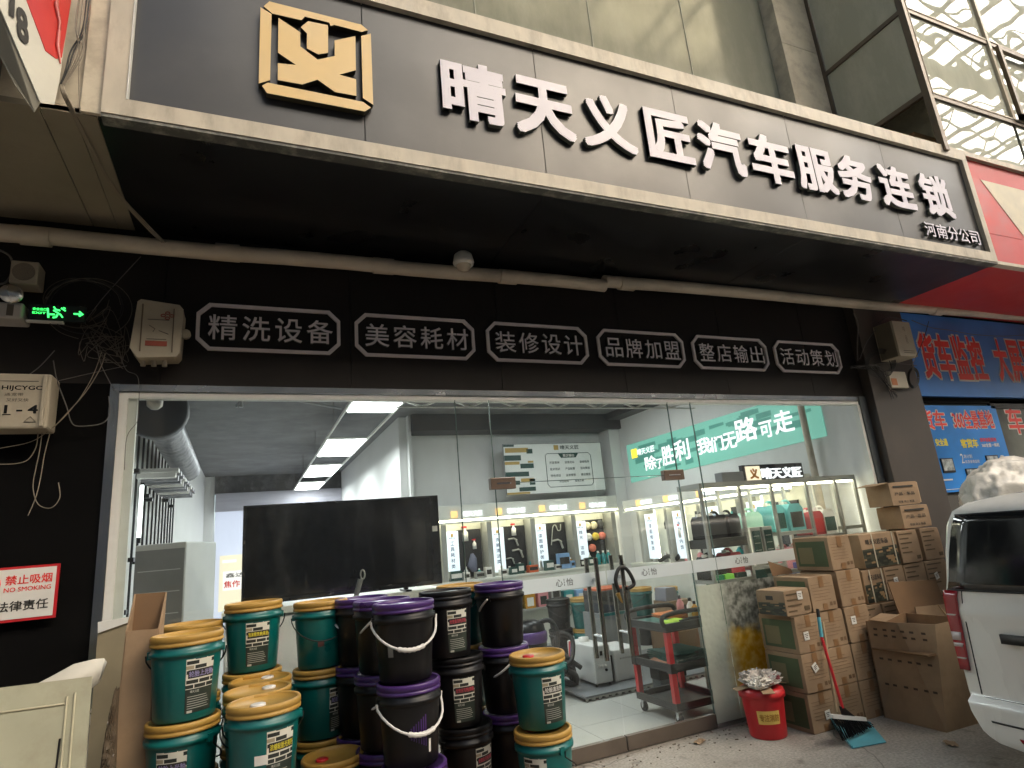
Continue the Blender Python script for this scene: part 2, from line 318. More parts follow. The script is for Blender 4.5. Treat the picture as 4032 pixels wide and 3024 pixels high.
def text(mb, txt, o, ux, uy, w, h, bold=0.0, depth=0.0, lift=.001, warp=None):
    """fill the w x h rectangle at o (lower left corner) with lettering; ux, uy unit vectors, normal = ux x uy.
    bold thickens the strokes by laying shifted copies over each other, a hair apart in depth"""
    V, Fc, x0, x1, y0, y1 = glyphs(txt, 0, 1 if depth else 0)
    o = Vector(o); ux = Vector(ux); uy = Vector(uy); n = ux.cross(uy)
    sh = [(0, 0)] if not bold else [(0, 0), (-bold, -bold), (bold, bold), (-bold, bold), (bold, -bold)]
    if bold > .02: sh += [(-bold, 0), (bold, 0), (0, bold), (0, -bold)]
    x0 -= bold; x1 += bold; y0 -= bold; y1 += bold
    fr = [f for f in Fc if all(V[i].z > .5 for i in f)] if depth else Fc
    ot = [f for f in Fc if not all(V[i].z > .5 for i in f)] if depth else []
    for k, (dx, dy) in enumerate(sh):
        P = []
        for v in V:
            a = (v.x+dx-x0)/max(1e-6, x1-x0)*w; b = (v.y+dy-y0)/max(1e-6, y1-y0)*h; d = lift+(depth*(v.z+1)/2 if depth else 0)+k*.00012
            P.append(warp(a, b, d) if warp else o+ux*a+uy*b+n*d)
        mb.add(P, fr, False)
        if ot: c = mb.cur; mb.cur = 1 if len(mb.mats) > 1 else c; mb.add(P, ot, False); mb.cur = c
    return mb
X_, Y_, Z_ = Vector((1, 0, 0)), Vector((0, 1, 0)), Vector((0, 0, 1))
def at(px, py, y):                     # a point of the photo at a known distance y from the shopfront
    r = FW + RT*((px-2016)/F) - UP*((py-1512)/F); return CAM + r*((y-CAM.y)/r.y)
def spline(P, k=6):
    P = [Vector(p) for p in P]; out = []
    for i in range(len(P)-1):
        a, b, c, d = P[max(i-1, 0)], P[i], P[i+1], P[min(i+2, len(P)-1)]
        for j in range(k):
            t = j/k; out.append(.5*((2*b)+(c-a)*t+(2*a-5*b+4*c-d)*t*t+(3*b-a-3*c+d)*t**3))
    return out+[P[-1]]

# ================================================================== THE SETTING
g = MB().box(-40, 60, -30, 0.0, -.2, 0.0); tag(g.build('pavement', concrete), kind='structure')
g = MB().box(-40, 60, -30, -5.2, 0.0, .004); tag(g.build('road', asphalt), kind='structure')
g = MB()
for i in range(-2, 12):
    for j in range(0, 16): g.box(i*.6-.6+.002, i*.6-.002, .05+j*.6+.002, .05+j*.6+.598, -.1, .012)
g.box(-.95, 6.4, .05, 10.4, -.2, .009)
tag(g.build('floor', tile), kind='structure')

# ------------------------------------------------------------------ the shop building
B = thing('shop_building', 'two storey shop building with dark fascia, white interior and curtain wall above', 'building', (2.4, 0, 0))
def bx(name, mat, *a, **k): return MB().box(*a).build(name, mat, B, **k)
def bxs(name, mat, boxes, **k):
    m = MB()
    for q in boxes: m.box(*q)
    return m.build(name, mat, B, **k)
# fascia in panels with fine seams, bottom edge 2.545
g = MB()
xs = [-3.0, -.5, .62, 1.72, 2.82, 3.9, 4.95, 5.63]
for a, b in zip(xs[:-1], xs[1:]): g.box(a+.002, b-.002, 0, .06, 2.545, 3.6)
g.box(-3, 5.63, .01, .08, 2.55, 3.62)
g.build('fascia', fascia_brown, B)
bxs('side_wall', black_wall, [(-4.5, -.745, 0, .3, 0, 2.545), (-4.5, -3.0, 0, .3, 2.545, 3.6)])
for q in [(-1.0, -.85, .1, 10.6, 0, 3.3), (5.56, 5.7, .06, 4.6, 0, 3.3), (-.85, -.66, 10.4, 10.6, 0, 3.3), (1.95, 2.1, 4.42, 10.4, 0, 3.3)]: bx('interior_wall', white_wall, *q)
bxs('back_wall', white_wall, [(2.1, 5.56, 4.6, 4.75, 0, 3.3), (5.36, 5.56, 4.28, 4.6, 0, 3.3), (2.06, 2.1, 4.3, 4.6, 0, 3.3)])
bxs('beam', M('dark_beam', (.055, .056, .058), .8, var=.1), [(2.1, 5.56, 4.2, 4.6, 3.06, 3.3), (5.3, 5.56, .1, 4.28, 3.2, 3.3)])
bxs('ceiling', dark_ceiling, [(-1.0, 5.7, .1, 10.6, 3.3, 3.4)])
bxs('door_header', M('lilac_shutter_box', (.42, .41, .47), .6, var=.1, scale=4, stretch=(.3, 1, 3)), [(-.64, 1.95, 10.3, 10.5, 2.56, 2.93), (-.64, 1.95, 10.28, 10.3, 2.545, 2.575)])
bxs('lintel', M('stained_lintel', (.06, .06, .065), .8, var=.4, scale=4, dirt_or_sheen=.7, dcol=(.2, .2, .21), dscale=5, bump=.4, bscale=12), [(-.66, 1.95, 10.35, 10.55, 2.93, 3.3)])
bx('skirting_panel', grey_wall, -.745, -.70, 0, .06, 0, 1.25)
# right hand pillar and the slate board beside the glass
bxs('pillar', pillar_brown, [(5.632, 6.37, -.1, .5, 0, 3.5)], bevel=.006)
bxs('jamb_board', slate, [(5.535, 5.63, -.012, .05, 0, 2.545)])
# soffit of the sign box, and the beige soffit left of it
g = MB()
for a, b in zip([-.68, 1.665, 3.917], [1.665, 3.917, 6.27]): g.box(a+.002, b-.002, -1.09, .0, 3.53, 3.56)
g.build('soffit', soffit_black, B)
g = MB()
for a, b in ((-6, -2.3), (-2.296, -.905), (-.9, -.775), (-.771, -.684)): g.box(a, b, -1.09, 0.0, 3.54, 3.57)
g.build('beige_soffit', beige_soffit, B)
bxs('cladding_strip', cream_wall, [(-.745, -.665, -1.11, -1.0, 3.545, 6.5), (-.9, -.75, -1.09, -1.0, 3.545, 6.5), (-3, -.9, -1.085, -1.0, 3.545, 6.5)])
# upper curtain wall: glass panes, mullions, column, and the floor behind them
bxs('upper_storey', M('upper_room', (.24, .23, .17), .9, var=.15, scale=1.5), [(-3, 5.4, 1.8, 1.9, 3.6, 9.6), (-3, 12, .0, 6, 9.4, 9.6), (-3, 12, .08, 6, 3.6, 3.7), (5.4, 5.5, .1, 1.8, 3.6, 9.5), (5.9, 6.0, 1.0, 3.0, 3.7, 9.4), (5.9, 12, 2.9, 3.0, 3.7, 9.4)])
bxs('upper_beam', M('upper_beam_paint', (.36, .36, .27), .8), [(-3, 5.38, .5, .7, 5.6, 5.85), (2.2, 2.45, .6, .8, 4.7, 9), (-3, 5.38, 1.2, 1.4, 6.6, 6.9), (4.1, 4.3, 1.0, 1.2, 4.7, 9)])
xsj = [-3.0, 0.35, 1.75, 2.95, 4.15, 5.38]
for a, b in zip(xsj[:-1], xsj[1:]):
    MB().box(a+.004, b-.004, -.03, -.02, 4.7, 9.3).build('glass_pane', upper_glass, B)
bxs('glazing_joint', M('glazing_sealant', (.32, .33, .27), .6), [(x-.006, x+.006, -.036, -.014, 4.7, 9.3) for x in xsj[1:-1]])
g = MB()
g.box(5.38, 5.93, -.2, .3, 3.6, 5.2); g.box(5.38, 5.93, -.2, .3, 5.207, 6.58); g.box(5.38, 5.93, -.2, .3, 6.587, 9.3); g.box(5.385, 5.925, -.19, .3, 3.6, 9.3)
g.build('column', cream_wall, B)

# projecting bay window at the right of the upper storey
BW = thing('bay_window', 'projecting glazed bay window with bronze frames above the right end of the sign', 'bay window', (7.5, -1.1, 4.7))
g = MB()
g.box(5.93, 5.99, -1.16, -1.10, 4.65, 9.2)                                 # corner post
for z in (5.26, 6.28, 7.6): g.box(5.99, 12.0, -1.14, -1.09, z, z+.05)
for z in (5.28, 6.25, 7.6): g.box(5.93, 5.97, -1.10, -.24, z, z+.05)
g.box(5.93, 5.97, -.24, -.19, 4.65, 9.2)
g.build('frame', mullion, BW)
g = MB()
for x in (7.36, 8.75, 10.1): g.box(x, x+.05, -1.15, -1.09, 5.31, 9.2)
g.box(5.988, 5.996, -1.165, -1.158, 5.26, 9.2); g.box(5.99, 12, -1.146, -1.139, 5.308, 5.326); g.box(5.99, 12, -1.146, -1.139, 6.328, 6.343)
g.build('mullion', mull_cream, BW)
for i, (a, b) in enumerate(((5.99, 7.36), (7.41, 8.75), (8.8, 10.1), (10.15, 12))):
    for z0, z1 in ((4.66, 5.26), (5.31, 6.28), (6.33, 7.6), (7.65, 9.2)):
        MB().box(a+.004, b-.004, -1.12, -1.112, z0, z1).build('glass_pane', bay_glass, BW)
for z0, z1 in ((5.33, 6.25), (6.3, 7.6), (7.65, 9.2)):
    MB().box(5.945, 5.953, -1.09, -.245, z0, z1).build('glass_pane', side_glass, BW)
g = MB(); g.mat(mullion).box(7.45, 8.7, -1.19, -1.15, 6.20, 6.25).box(7.45, 7.5, -1.19, -1.15, 5.32, 6.2).box(8.65, 8.7, -1.19, -1.15, 5.32, 6.2); g.box(7.45, 8.7, -1.19, -1.15, 5.32, 5.37)
g.build('opening_sash', mullion, BW)
MB().box(5.98, 12, -1.05, 2.8, 4.55, 4.64).build('sill', mullion, BW)
g = MB().box(6.1, 7.2, -.85, -.3, 4.66, 5.1); tag(g.build('storage_box', wood), 'orange brown box seen through the gap under the bay window', 'box')

# arcade roof over the street: trusses, purlins, clear sheets, and an added dimming sheet
AR = thing('arcade_roof', 'glazed arcade roof on steel trusses high over the street', 'roof', (2, -8, 10))
roof_sheet = bpy.data.materials.new('translucent_roof_sheet'); roof_sheet.use_nodes = True
_n = roof_sheet.node_tree.nodes; _n.remove(_n['Principled BSDF']); _t = _n.new('ShaderNodeBsdfTransparent'); _t.inputs[0].default_value = (.99, .97, .91, 1)
roof_sheet.node_tree.links.new(_t.outputs[0], _n['Material Output'].inputs[0])
RZ = 13.4
MB().quad((-30, -16, RZ), (50, -16, RZ), (50, -.5, RZ), (-30, -.5, RZ)).build('roof_sheet', roof_sheet, AR)
truss_m = M('truss_paint', (.55, .56, .45), .6)
g = MB()
for i in range(-12, 22):
    x = i*2.2; g.box(x-.05, x+.05, -16, -.4, RZ-.3, RZ-.2); g.box(x-.05, x+.05, -16, -.4, RZ-1.1, RZ-1.02)
    for j in range(8): g.tube([(x, -16+j*2, RZ-1.06), (x, -15+j*2, RZ-.25), (x, -14+j*2, RZ-1.06)], .03, 5)
for j in range(22): g.box(-30, 50, -15.8+j*.72, -15.74+j*.72, RZ-.2, RZ-.1)
for j in range(4): g.box(-30, 50, -15.5+j*4.6, -15.1+j*4.6, RZ-.5, RZ-.35)
g.build('truss', truss_m, AR)
dimming_m = bpy.data.materials.new('dirty_eave_sheet'); dimming_m.use_nodes = True; _n = dimming_m.node_tree.nodes; _n.remove(_n['Principled BSDF']); _t = _n.new('ShaderNodeBsdfTransparent'); _t.inputs[0].default_value = (.36, .35, .28, 1)
dimming_m.node_tree.links.new(_t.outputs[0], _n['Material Output'].inputs[0])
MB().quad((-30, -6.0, 12.0), (10.5, -6.0, 12.0), (10.5, -.5, 12.0), (-30, -.5, 12.0)).build('eave_sheet', dimming_m, AR)  # added out of view to dim sky light and window reflections
LB = thing('neighbour_row', 'plain row of shops continuing to the left beyond the frame', 'building', (-20, 2, 0))
MB().box(-30, -4.51, -.0, 6, 0, 9.6).build('wall', M('row_wall', (.16, .14, .11), .8, var=.25, scale=.6), LB); MB().box(-30, -6.01, -1.08, -.01, 3.6, 4.7).build('sign_box', M('row_sign', (.2, .12, .09), .6, var=.3), LB)
EB = thing('end_building', 'plain building closing the far left end of the arcade', 'building', (-31, -8, 0)); MB().box(-32, -30.1, -17, 6, 0, 13.3).build('wall', M('row_wall', (.16, .14, .11), .8), EB)  # added out of view to cut the blue light on the van
RB_ = thing('neighbour_row', 'plain row of shops continuing far to the right beyond the frame', 'building', (35, 2, 0)); MB().box(20.1, 55, 0, 6, 0, 9.6).build('wall', M('row_wall', (.16, .14, .11), .8), RB_)
OB = thing('opposite_building', 'plain dark shop row across the street', 'building', (5, -16, 0))
g = MB().box(-40, 60, -17, -16, 0, 13.3); g.build('wall', M('opposite_wall', (.24, .22, .19), .8, var=.3, scale=.5), OB)
for i in range(-6, 12): MB().box(i*4+.3, i*4+3.7, -15.98, -15.9, 0, 2.9).build('roller_shutter', M('opposite_shutter', (.22, .22, .21), .5, var=.2), OB)

# ================================================================== THE BIG SIGN
S = thing('shop_sign', 'long black sign box with gold emblem and raised white Chinese characters in a cream frame', 'sign', (2.8, -1.105, 3.53))
g = MB()
xs = [-.575, .551, 1.665, 2.79, 3.917, 5.05, 6.196]
for i, (a, b) in enumerate(zip(xs[:-1], xs[1:])):                     # panels bow very slightly, as sheet metal does
    n = 10; vs = []; fs = []
    for j in range(n+1):
        for k in range(n+1):
            u, v = j/n, k/n; bow = .009*math.sin(math.pi*u)*math.sin(math.pi*v)*random.uniform(.6, 1.1) + .004*math.sin(7*u+i)*math.sin(math.pi*v)
            vs.append((a+.003+(b-a-.006)*u, -1.1-bow, 3.60+1.02*v))
    for j in range(n):
        for k in range(n): fs.append((j*(n+1)+k, (j+1)*(n+1)+k, (j+1)*(n+1)+k+1, j*(n+1)+k+1))
    g.add(vs, fs, True)
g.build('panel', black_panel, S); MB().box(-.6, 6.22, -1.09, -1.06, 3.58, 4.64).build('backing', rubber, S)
def mitre(g, x0, x1, z0, z1, X0, X1, Z0, Z1, y0, y1):
    o = [(X0, Z0), (X1, Z0), (X1, Z1), (X0, Z1)]; i = [(x0, z0), (x1, z0), (x1, z1), (x0, z1)]
    for k in range(4):
        l = (k+1) % 4; g.poly([(o[k][0], y0, o[k][1]), (o[l][0], y0, o[l][1]), (i[l][0], y0, i[l][1]), (i[k][0], y0, i[k][1])], (0, y1-y0, 0))
g = MB(); mitre(g, -.567, 6.19, 3.632, 4.598, -.66, 6.262, 3.541, 4.715, -1.135, -1.06); g.build('frame', cream_alu, S, bevel=.003)
MB().box(-.565, -.56, -1.14, -1.1, 3.63, 4.6).build('edge_trim', white_alu, S)
bxl = [(-.66, 6.262, -1.13, -1.06, 3.522, 3.539)]
g = MB()
for q in bxl: g.box(*q)
g.build('drip_edge', M('corroded_edge', (.1, .1, .085), .6, dirt_or_sheen=.9, dcol=(.4, .38, .32), dscale=9), S)
MB().box(-.6, 6.2, -1.06, -.9, 4.6, 4.7).build('top_cap', cream_alu, S)
# emblem: five gold bars round a gold figure, each 3 cm thick, standing off the panel
EM = [('emblem_bar', [(.022, 4.352), (.05, 4.394), (.215, 4.394), (.539, 4.394), (.576, 4.366), (.539, 4.343), (.388, 4.345), (.37, 4.330), (.362, 4.352), (.232, 4.352), (.215, 4.322), (.067, 4.318)]),
      ('emblem_bar', [(.007, 4.341), (.063, 4.314), (.06, 3.89), (.006, 3.855)]),
      ('emblem_bar', [(.022, 3.846), (.049, 3.872), (.537, 3.872), (.578, 3.845), (.545, 3.812), (.046, 3.807)]),
      ('emblem_bar', [(.537, 4.314), (.592, 4.347), (.592, 3.866), (.536, 3.897)]),
      ('emblem_figure', [(.097, 4.300), (.209, 4.239), (.209, 4.147), (.298, 4.085), (.389, 4.135), (.389, 4.239), (.504, 4.304), (.502, 4.072), (.413, 4.018), (.502, 4.011), (.501, 3.902), (.387, 3.899), (.297, 3.955), (.219, 3.904), (.098, 3.900), (.097, 4.006), (.187, 4.020), (.097, 4.073)]),
      ('emblem_figure', [(.211, 4.274), (.249, 4.326), (.355, 4.332), (.354, 4.146), (.301, 4.120), (.243, 4.143), (.243, 4.242)])]
for nm, P in EM:
    g = MB(); g.mat(gold).poly([(x, -1.148, z) for x, z in P], (0, .036, 0), side=gold_side); g.build(nm, None, S)
# the ten characters and the small second line
for ch, x0, x1, z0, z1 in (('晴', 1.002, 1.418, 3.905, 4.325), ('天', 1.475, 1.898, 3.897, 4.322), ('义', 1.957, 2.374, 3.898, 4.322), ('匠', 2.466, 2.862, 3.912, 4.312), ('汽', 2.915, 3.345, 3.897, 4.324),
                           ('车', 3.408, 3.835, 3.898, 4.322), ('服', 3.886, 4.312, 3.906, 4.308), ('务', 4.35, 4.752, 3.907, 4.318), ('连', 4.845, 5.282, 3.908, 4.318), ('锁', 5.392, 5.812, 3.908, 4.328)):
    g = MB(); g.mat(white_letter).mat(letter_side).mat(white_letter)
    text(g, ch, (x0, -1.108, z0), X_, Z_, x1-x0, z1-z0, bold=.031, depth=.03)
    g.build('raised_character', None, S)
for i, ch in enumerate('河南分公司'):
    g = MB(); g.mat(white_letter).mat(letter_side).mat(white_letter)
    text(g, ch, (5.315+i*.158, -1.108, 3.69), X_, Z_, .142, .135, bold=.012, depth=.022); g.build('small_character', None, S)

# ------------------------------------------------------------------ six outlined badges on the fascia
names6 = ['精洗设备', '美容耗材', '装修设计', '品牌加盟', '整店输出', '活动策划']
where6 = ['beside the beige junction box', 'second from the left', 'under the white lamp holder', 'fourth from the left', 'fifth from the left', 'nearest the grey meter box']
for i, (s4, wh) in enumerate(zip(names6, where6)):
    x0 = -.3201+.9673*i; x1 = x0+.8699; z0, z1 = 2.768, 3.08; c = .07; t = .021
    T = thing('service_badge', 'octagonal outlined badge reading %s, %s' % (s4, wh), 'badge', (x0+.435, 0, z0), 'service badges on the dark fascia')
    def octa(e): 
        k = c-e*.41
        return [(x0+e+k, z0+e), (x1-e-k, z0+e), (x1-e, z0+e+k), (x1-e, z1-e-k), (x1-e-k, z1-e), (x0+e+k, z1-e), (x0+e, z1-e-k), (x0+e, z0+e+k)]
    o, n = octa(0), octa(t); g = MB()
    for k in range(8):
        l = (k+1) % 8; g.poly([(o[k][0], -.024, o[k][1]), (o[l][0], -.024, o[l][1]), (n[l][0], -.024, n[l][1]), (n[k][0], -.024, n[k][1])], (0, .018, 0))
    g.build('outline', badge_white, T)
    for j, ch in enumerate(s4):
        g = MB(); g.mat(badge_white).mat(letter_side).mat(badge_white)
        text(g, ch, (x0+.068+j*.1955, -.004, z0+.072), X_, Z_, .165, .165, bold=.006, depth=.018); g.build('character', None, T)

# ------------------------------------------------------------------ drain pipe, lamp holder, camera under the soffit
D = thing('drain_pipe', 'long dirty white plastic pipe with couplings running above the badges', 'pipe', (2.5, -.1, 3.42))
P0 = at(-150, 905, -.12); P1 = at(2380, 1123, -.12); P2 = at(4200, 1274, -.12)
def lerp(a, b, t): return a+(b-a)*t
g = MB(); g.tube([lerp(P0, P1, k/10)+Vector((0, 0, .006*math.sin(k*1.7))) for k in range(11)], .052, 14)
g.tube([lerp(P1, P2, k/8)+Vector((0, 0, .035+.008*math.sin(k*1.3))) for k in range(9)], .052, 14); g.build('tube', pvc, D)
for t in (.08, .32, .56, .79):
    p = lerp(P0, P1, t); d = (P1-P0).normalized(); MB().cyl(p-d*.07, p+d*.07, .058, 14).build('coupling', pvc, D)
p = lerp(P1, P2, .03)+Z_*.03; MB().cyl(p-X_*.06, p+X_*.08, .059, 14).build('coupling', pvc, D)
p = lerp(P1, P2, .62)+Z_*.03; MB().cyl(p-X_*.06, p+X_*.08, .059, 14).build('coupling', pvc, D)
p = at(1825, 1035, -.2)
T = thing('lamp_holder', 'round white lamp holder hanging under the black soffit above the pipe', 'lamp holder', tuple(p))
MB().lathe([(0, .09), (.03, .09), (.065, .06), (.078, .0), (.07, -.02), (.055, -.022)], p, 24).build('shell', white_alu, T)
MB().lathe([(.055, -.02), (.045, -.05), (.02, -.065), (0, -.066)], p, 20).build('dome', pvc, T)
MB().cyl(p+Z_*.08, p+Z_*.16, .018, 10).build('stem', pvc, T)

# ------------------------------------------------------------------ glass shopfront
G = thing('glass_shopfront', 'full height glass shopfront with steel header and double glass doors', 'shopfront', (2.4, 0, 0))
g = MB(); g.box(-.72, 5.53, -.008, .055, 2.502, 2.543); g.build('steel_header', steel, G, bevel=.002)
MB().box(-.72, 5.53, .005, .05, 2.46, 2.498).build('white_header', white_alu, G)
g = MB(); g.box(-.745, -.70, -.012, .05, 0, 2.543); g.build('side_post', steel, G)
g = MB(); g.box(-.698, -.655, -.004, .06, .02, 2.46); g.box(-.655, -.61, .02, .055, .02, 2.46); g.build('white_post', white_alu, G)
MB().box(5.50, 5.533, .0, .05, 0, 2.46).build('white_post', white_alu, G)
panes = [(-.655, 1.34, 0, 2.47), (1.34, 1.60, 0, 2.47), (1.60, 3.2, 1.865, 2.47), (3.2, 3.44, 0, 2.47), (3.44, 5.5, 0, 2.47)]
for x0, x1, z0, z1 in panes: MB().box(x0+.002, x1-.002, .001, .013, z0, z1).build('glass_pane', shop_glass, G)
g = MB()
for x in (1.34, 1.6, 3.2, 3.44): g.box(x-.002, x+.002, .0005, .0135, 0.02, 2.47)
g.box(1.6, 3.2, .0005, .0135, 1.863, 1.867)
g.build('glass_edge', M('green_glass_edge', (.12, .17, .15), .25), G)
for x0, x1, hx in ((1.60, 2.413, 2.302), (2.417, 3.2, 2.516)):
    MB().box(x0+.003, x1-.003, .001, .013, .1, 1.862).build('glass_door', shop_glass, G)
    door = [o for o in G.children if o.name.startswith('glass_door')][-1]
    g = MB(); g.box(x0+.004, x1-.004, -.012, .028, .008, .098); subpart(g.build('bottom_rail', M('door_rail', (.17, .14, .115), .45, metal=.5, var=.15, dirt_or_sheen=.3), G), door)
    for ys in (-.062, .076):
        g = MB(); g.cyl((hx, ys, .605), (hx, ys, 1.293), .0165, 14); subpart(g.build('handle', M('handle_steel', (.3, .28, .25), .22, metal=1), G), door)
    for z in (.76, 1.14): g = MB(); g.cyl((hx, -.062, z), (hx, .076, z), .012, 10); subpart(g.build('handle_mount', steel, G), door)
    for o in door.children: o.location = (0, 0, 0)
door_objs = [o for o in G.children if o.name.startswith('glass_door')]
clampm = M('brown_hinge_clamp', (.17, .12, .09), .4, metal=.3)
for x0, x1 in ((1.56, 1.752), (3.05, 3.247)):
    g = MB(); g.box(x0, x1, -.018, .03, 1.822, 1.903); g.mat(clampm)
    g.build('hinge_clamp', clampm, G, bevel=.004)
    MB().box(x0+.045, x1-.04, -.021, -.018, 1.858, 1.866).build('clamp_bolt', steel, G)
frost = MT('frosted_white_band', (.8, .82, .82), .6)
for x0, x1, tx in ((1.345, 1.598, None), (1.604, 2.41, 1.995), (2.42, 3.197, 2.72), (3.204, 3.437, None), (3.443, 5.4, 3.63)):
    g = MB(); g.box(x0, x1, -.0012, .0008, 1.098, 1.192); g.build('frosted_band', frost, G)
    if tx:
        g = MB(); text(g, '心', (tx, -.0016, 1.122), X_, Z_, .055, .05, bold=.004); text(g, '怡', (tx+.085, -.0016, 1.122), X_, Z_, .055, .05, bold=.004)
        for k in range(3): g.box(tx+.066, tx+.071, -.0024, -.0014, 1.124+k*.017, 1.136+k*.017)
        g.build('band_lettering', M('band_ink', (.1, .1, .09), .6), G)
# obscure film on lower right panes; blurred view behind painted into its colour
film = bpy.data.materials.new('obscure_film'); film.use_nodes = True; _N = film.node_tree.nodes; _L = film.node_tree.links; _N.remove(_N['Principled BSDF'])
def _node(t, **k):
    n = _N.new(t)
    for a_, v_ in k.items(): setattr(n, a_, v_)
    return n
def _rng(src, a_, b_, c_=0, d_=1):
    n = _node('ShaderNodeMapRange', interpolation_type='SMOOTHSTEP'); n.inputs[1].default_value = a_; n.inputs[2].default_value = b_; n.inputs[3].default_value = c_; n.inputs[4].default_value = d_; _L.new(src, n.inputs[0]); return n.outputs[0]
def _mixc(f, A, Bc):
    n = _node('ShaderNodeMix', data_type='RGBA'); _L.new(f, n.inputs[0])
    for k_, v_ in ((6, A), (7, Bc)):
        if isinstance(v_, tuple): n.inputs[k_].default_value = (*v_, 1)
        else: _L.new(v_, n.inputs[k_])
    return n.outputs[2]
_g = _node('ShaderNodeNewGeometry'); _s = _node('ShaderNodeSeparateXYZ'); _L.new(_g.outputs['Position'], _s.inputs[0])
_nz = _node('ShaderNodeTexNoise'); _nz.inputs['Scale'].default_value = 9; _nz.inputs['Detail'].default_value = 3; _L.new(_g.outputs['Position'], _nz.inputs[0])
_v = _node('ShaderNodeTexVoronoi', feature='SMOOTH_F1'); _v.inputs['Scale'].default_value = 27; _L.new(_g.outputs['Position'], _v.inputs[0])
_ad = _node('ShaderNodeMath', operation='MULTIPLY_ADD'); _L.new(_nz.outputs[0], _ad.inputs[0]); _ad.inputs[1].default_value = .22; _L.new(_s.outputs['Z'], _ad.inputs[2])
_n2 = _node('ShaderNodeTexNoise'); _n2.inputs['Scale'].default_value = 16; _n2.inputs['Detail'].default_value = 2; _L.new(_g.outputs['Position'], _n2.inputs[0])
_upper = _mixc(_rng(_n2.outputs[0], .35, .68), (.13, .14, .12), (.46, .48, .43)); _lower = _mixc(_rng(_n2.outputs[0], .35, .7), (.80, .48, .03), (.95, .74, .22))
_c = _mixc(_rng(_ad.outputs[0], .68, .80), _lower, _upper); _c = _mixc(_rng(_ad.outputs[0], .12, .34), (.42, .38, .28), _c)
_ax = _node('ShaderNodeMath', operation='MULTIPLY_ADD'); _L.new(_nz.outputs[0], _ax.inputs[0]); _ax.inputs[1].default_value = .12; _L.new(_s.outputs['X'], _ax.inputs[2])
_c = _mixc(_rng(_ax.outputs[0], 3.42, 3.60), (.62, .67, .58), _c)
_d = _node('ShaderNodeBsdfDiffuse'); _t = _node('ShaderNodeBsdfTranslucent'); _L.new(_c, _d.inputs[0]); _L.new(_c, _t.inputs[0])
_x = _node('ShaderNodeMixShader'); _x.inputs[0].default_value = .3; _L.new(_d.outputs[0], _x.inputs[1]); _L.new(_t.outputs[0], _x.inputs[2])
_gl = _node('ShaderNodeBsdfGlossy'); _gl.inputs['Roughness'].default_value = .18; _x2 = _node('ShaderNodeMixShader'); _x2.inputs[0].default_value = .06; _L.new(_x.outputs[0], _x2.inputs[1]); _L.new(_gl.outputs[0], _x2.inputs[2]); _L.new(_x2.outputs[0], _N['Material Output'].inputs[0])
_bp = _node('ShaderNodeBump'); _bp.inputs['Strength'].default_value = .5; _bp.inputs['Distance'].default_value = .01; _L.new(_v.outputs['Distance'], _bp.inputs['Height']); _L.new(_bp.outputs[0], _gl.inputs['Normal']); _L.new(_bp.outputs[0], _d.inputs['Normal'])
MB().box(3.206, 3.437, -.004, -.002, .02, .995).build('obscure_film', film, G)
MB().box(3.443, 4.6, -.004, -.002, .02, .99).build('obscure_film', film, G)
MB().box(3.2, 5.53, -.01, .03, .0, .03).build('bottom_channel', steel, G)
# black shackle lock on the handle
g = MB(); P = [at(2500-14, 2330, -.08), at(2445, 2310, -.085), at(2432, 2262, -.085), at(2448, 2235, -.08), at(2478, 2250, -.08), at(2500, 2290, -.085), at(2518, 2325, -.085)]
P = spline([at(2438, 2330, -.085), at(2424, 2285, -.09), at(2436, 2240, -.09), at(2460, 2236, -.09), at(2482, 2262, -.09), at(2496, 2300, -.09), at(2470, 2318, -.085)])
T = thing('shackle_lock', 'black rubber shackle lock hung over the glass door handle', 'lock', tuple(P[0])); g.tube(P, .014, 8); g.build('shackle', rubber, T)
a = at(2432, 2335, -.085); MB().tube([a, a+Vector((.01, 0, -.03)), a+Vector((.03, .0, -.07))], [.016, .013, .005], 8).build('key_tag', M('brass_key', (.35, .22, .06), .4, metal=.6), T)

# ================================================================== INSIDE THE SHOP
def atX(px, py, x):
    r = FW + RT*((px-2016)/F) - UP*((py-1512)/F); return CAM + r*((x-CAM.x)/r.x)
# hanging row of four ceiling lights, left bay
for y0, y1, nm in ((.75, 2.30, 'nearest the glass'), (3.95, 5.28, 'second from the glass'), (6.33, 7.72, 'third from the glass'), (8.75, 10.0, 'farthest from the glass')):
    T = thing('ceiling_light', 'bright square LED ceiling panel between white rails, %s' % nm, 'ceiling light', (1.16, (y0+y1)/2, 2.9), 'LED ceiling panels in a row')
    MB().box(.93, 1.40, y0, y1, 2.895, 2.905).build('diffuser', led, T); MB().box(.915, 1.415, y0-.015, y1+.015, 2.906, 2.93).build('housing', white_alu, T)
T = thing('light_rail', 'pair of thin white rails that carry the ceiling lights', 'rail', (1.16, 5, 2.93))
for x in (.905, 1.425): MB().box(x-.009, x+.009, .3, 10.2, 2.9, 2.93).build('rail', white_alu, T)
for k in range(5): MB().cyl((.905, 1+k*2.2, 2.93), (.905, 1+k*2.2, 3.3), .004, 6).build('hanger', cable_grey, T)
# two unseen lights added to brighten the right bay, above the glass frame
for x0, y0, nm in ((2.7, 1.6, 'over the machines'), (4.1, 2.6, 'over the display cabinets')):
    T = thing('ceiling_light', 'LED ceiling panel of the right bay, %s' % nm, 'ceiling light', (x0, y0, 3.25), 'LED ceiling panels in a row')
    MB().box(x0-.3, x0+.3, y0-.3, y0+.3, 3.22, 3.23).build('diffuser', led, T); MB().box(x0-.31, x0+.31, y0-.31, y0+.31, 3.231, 3.26).build('housing', white_alu, T)
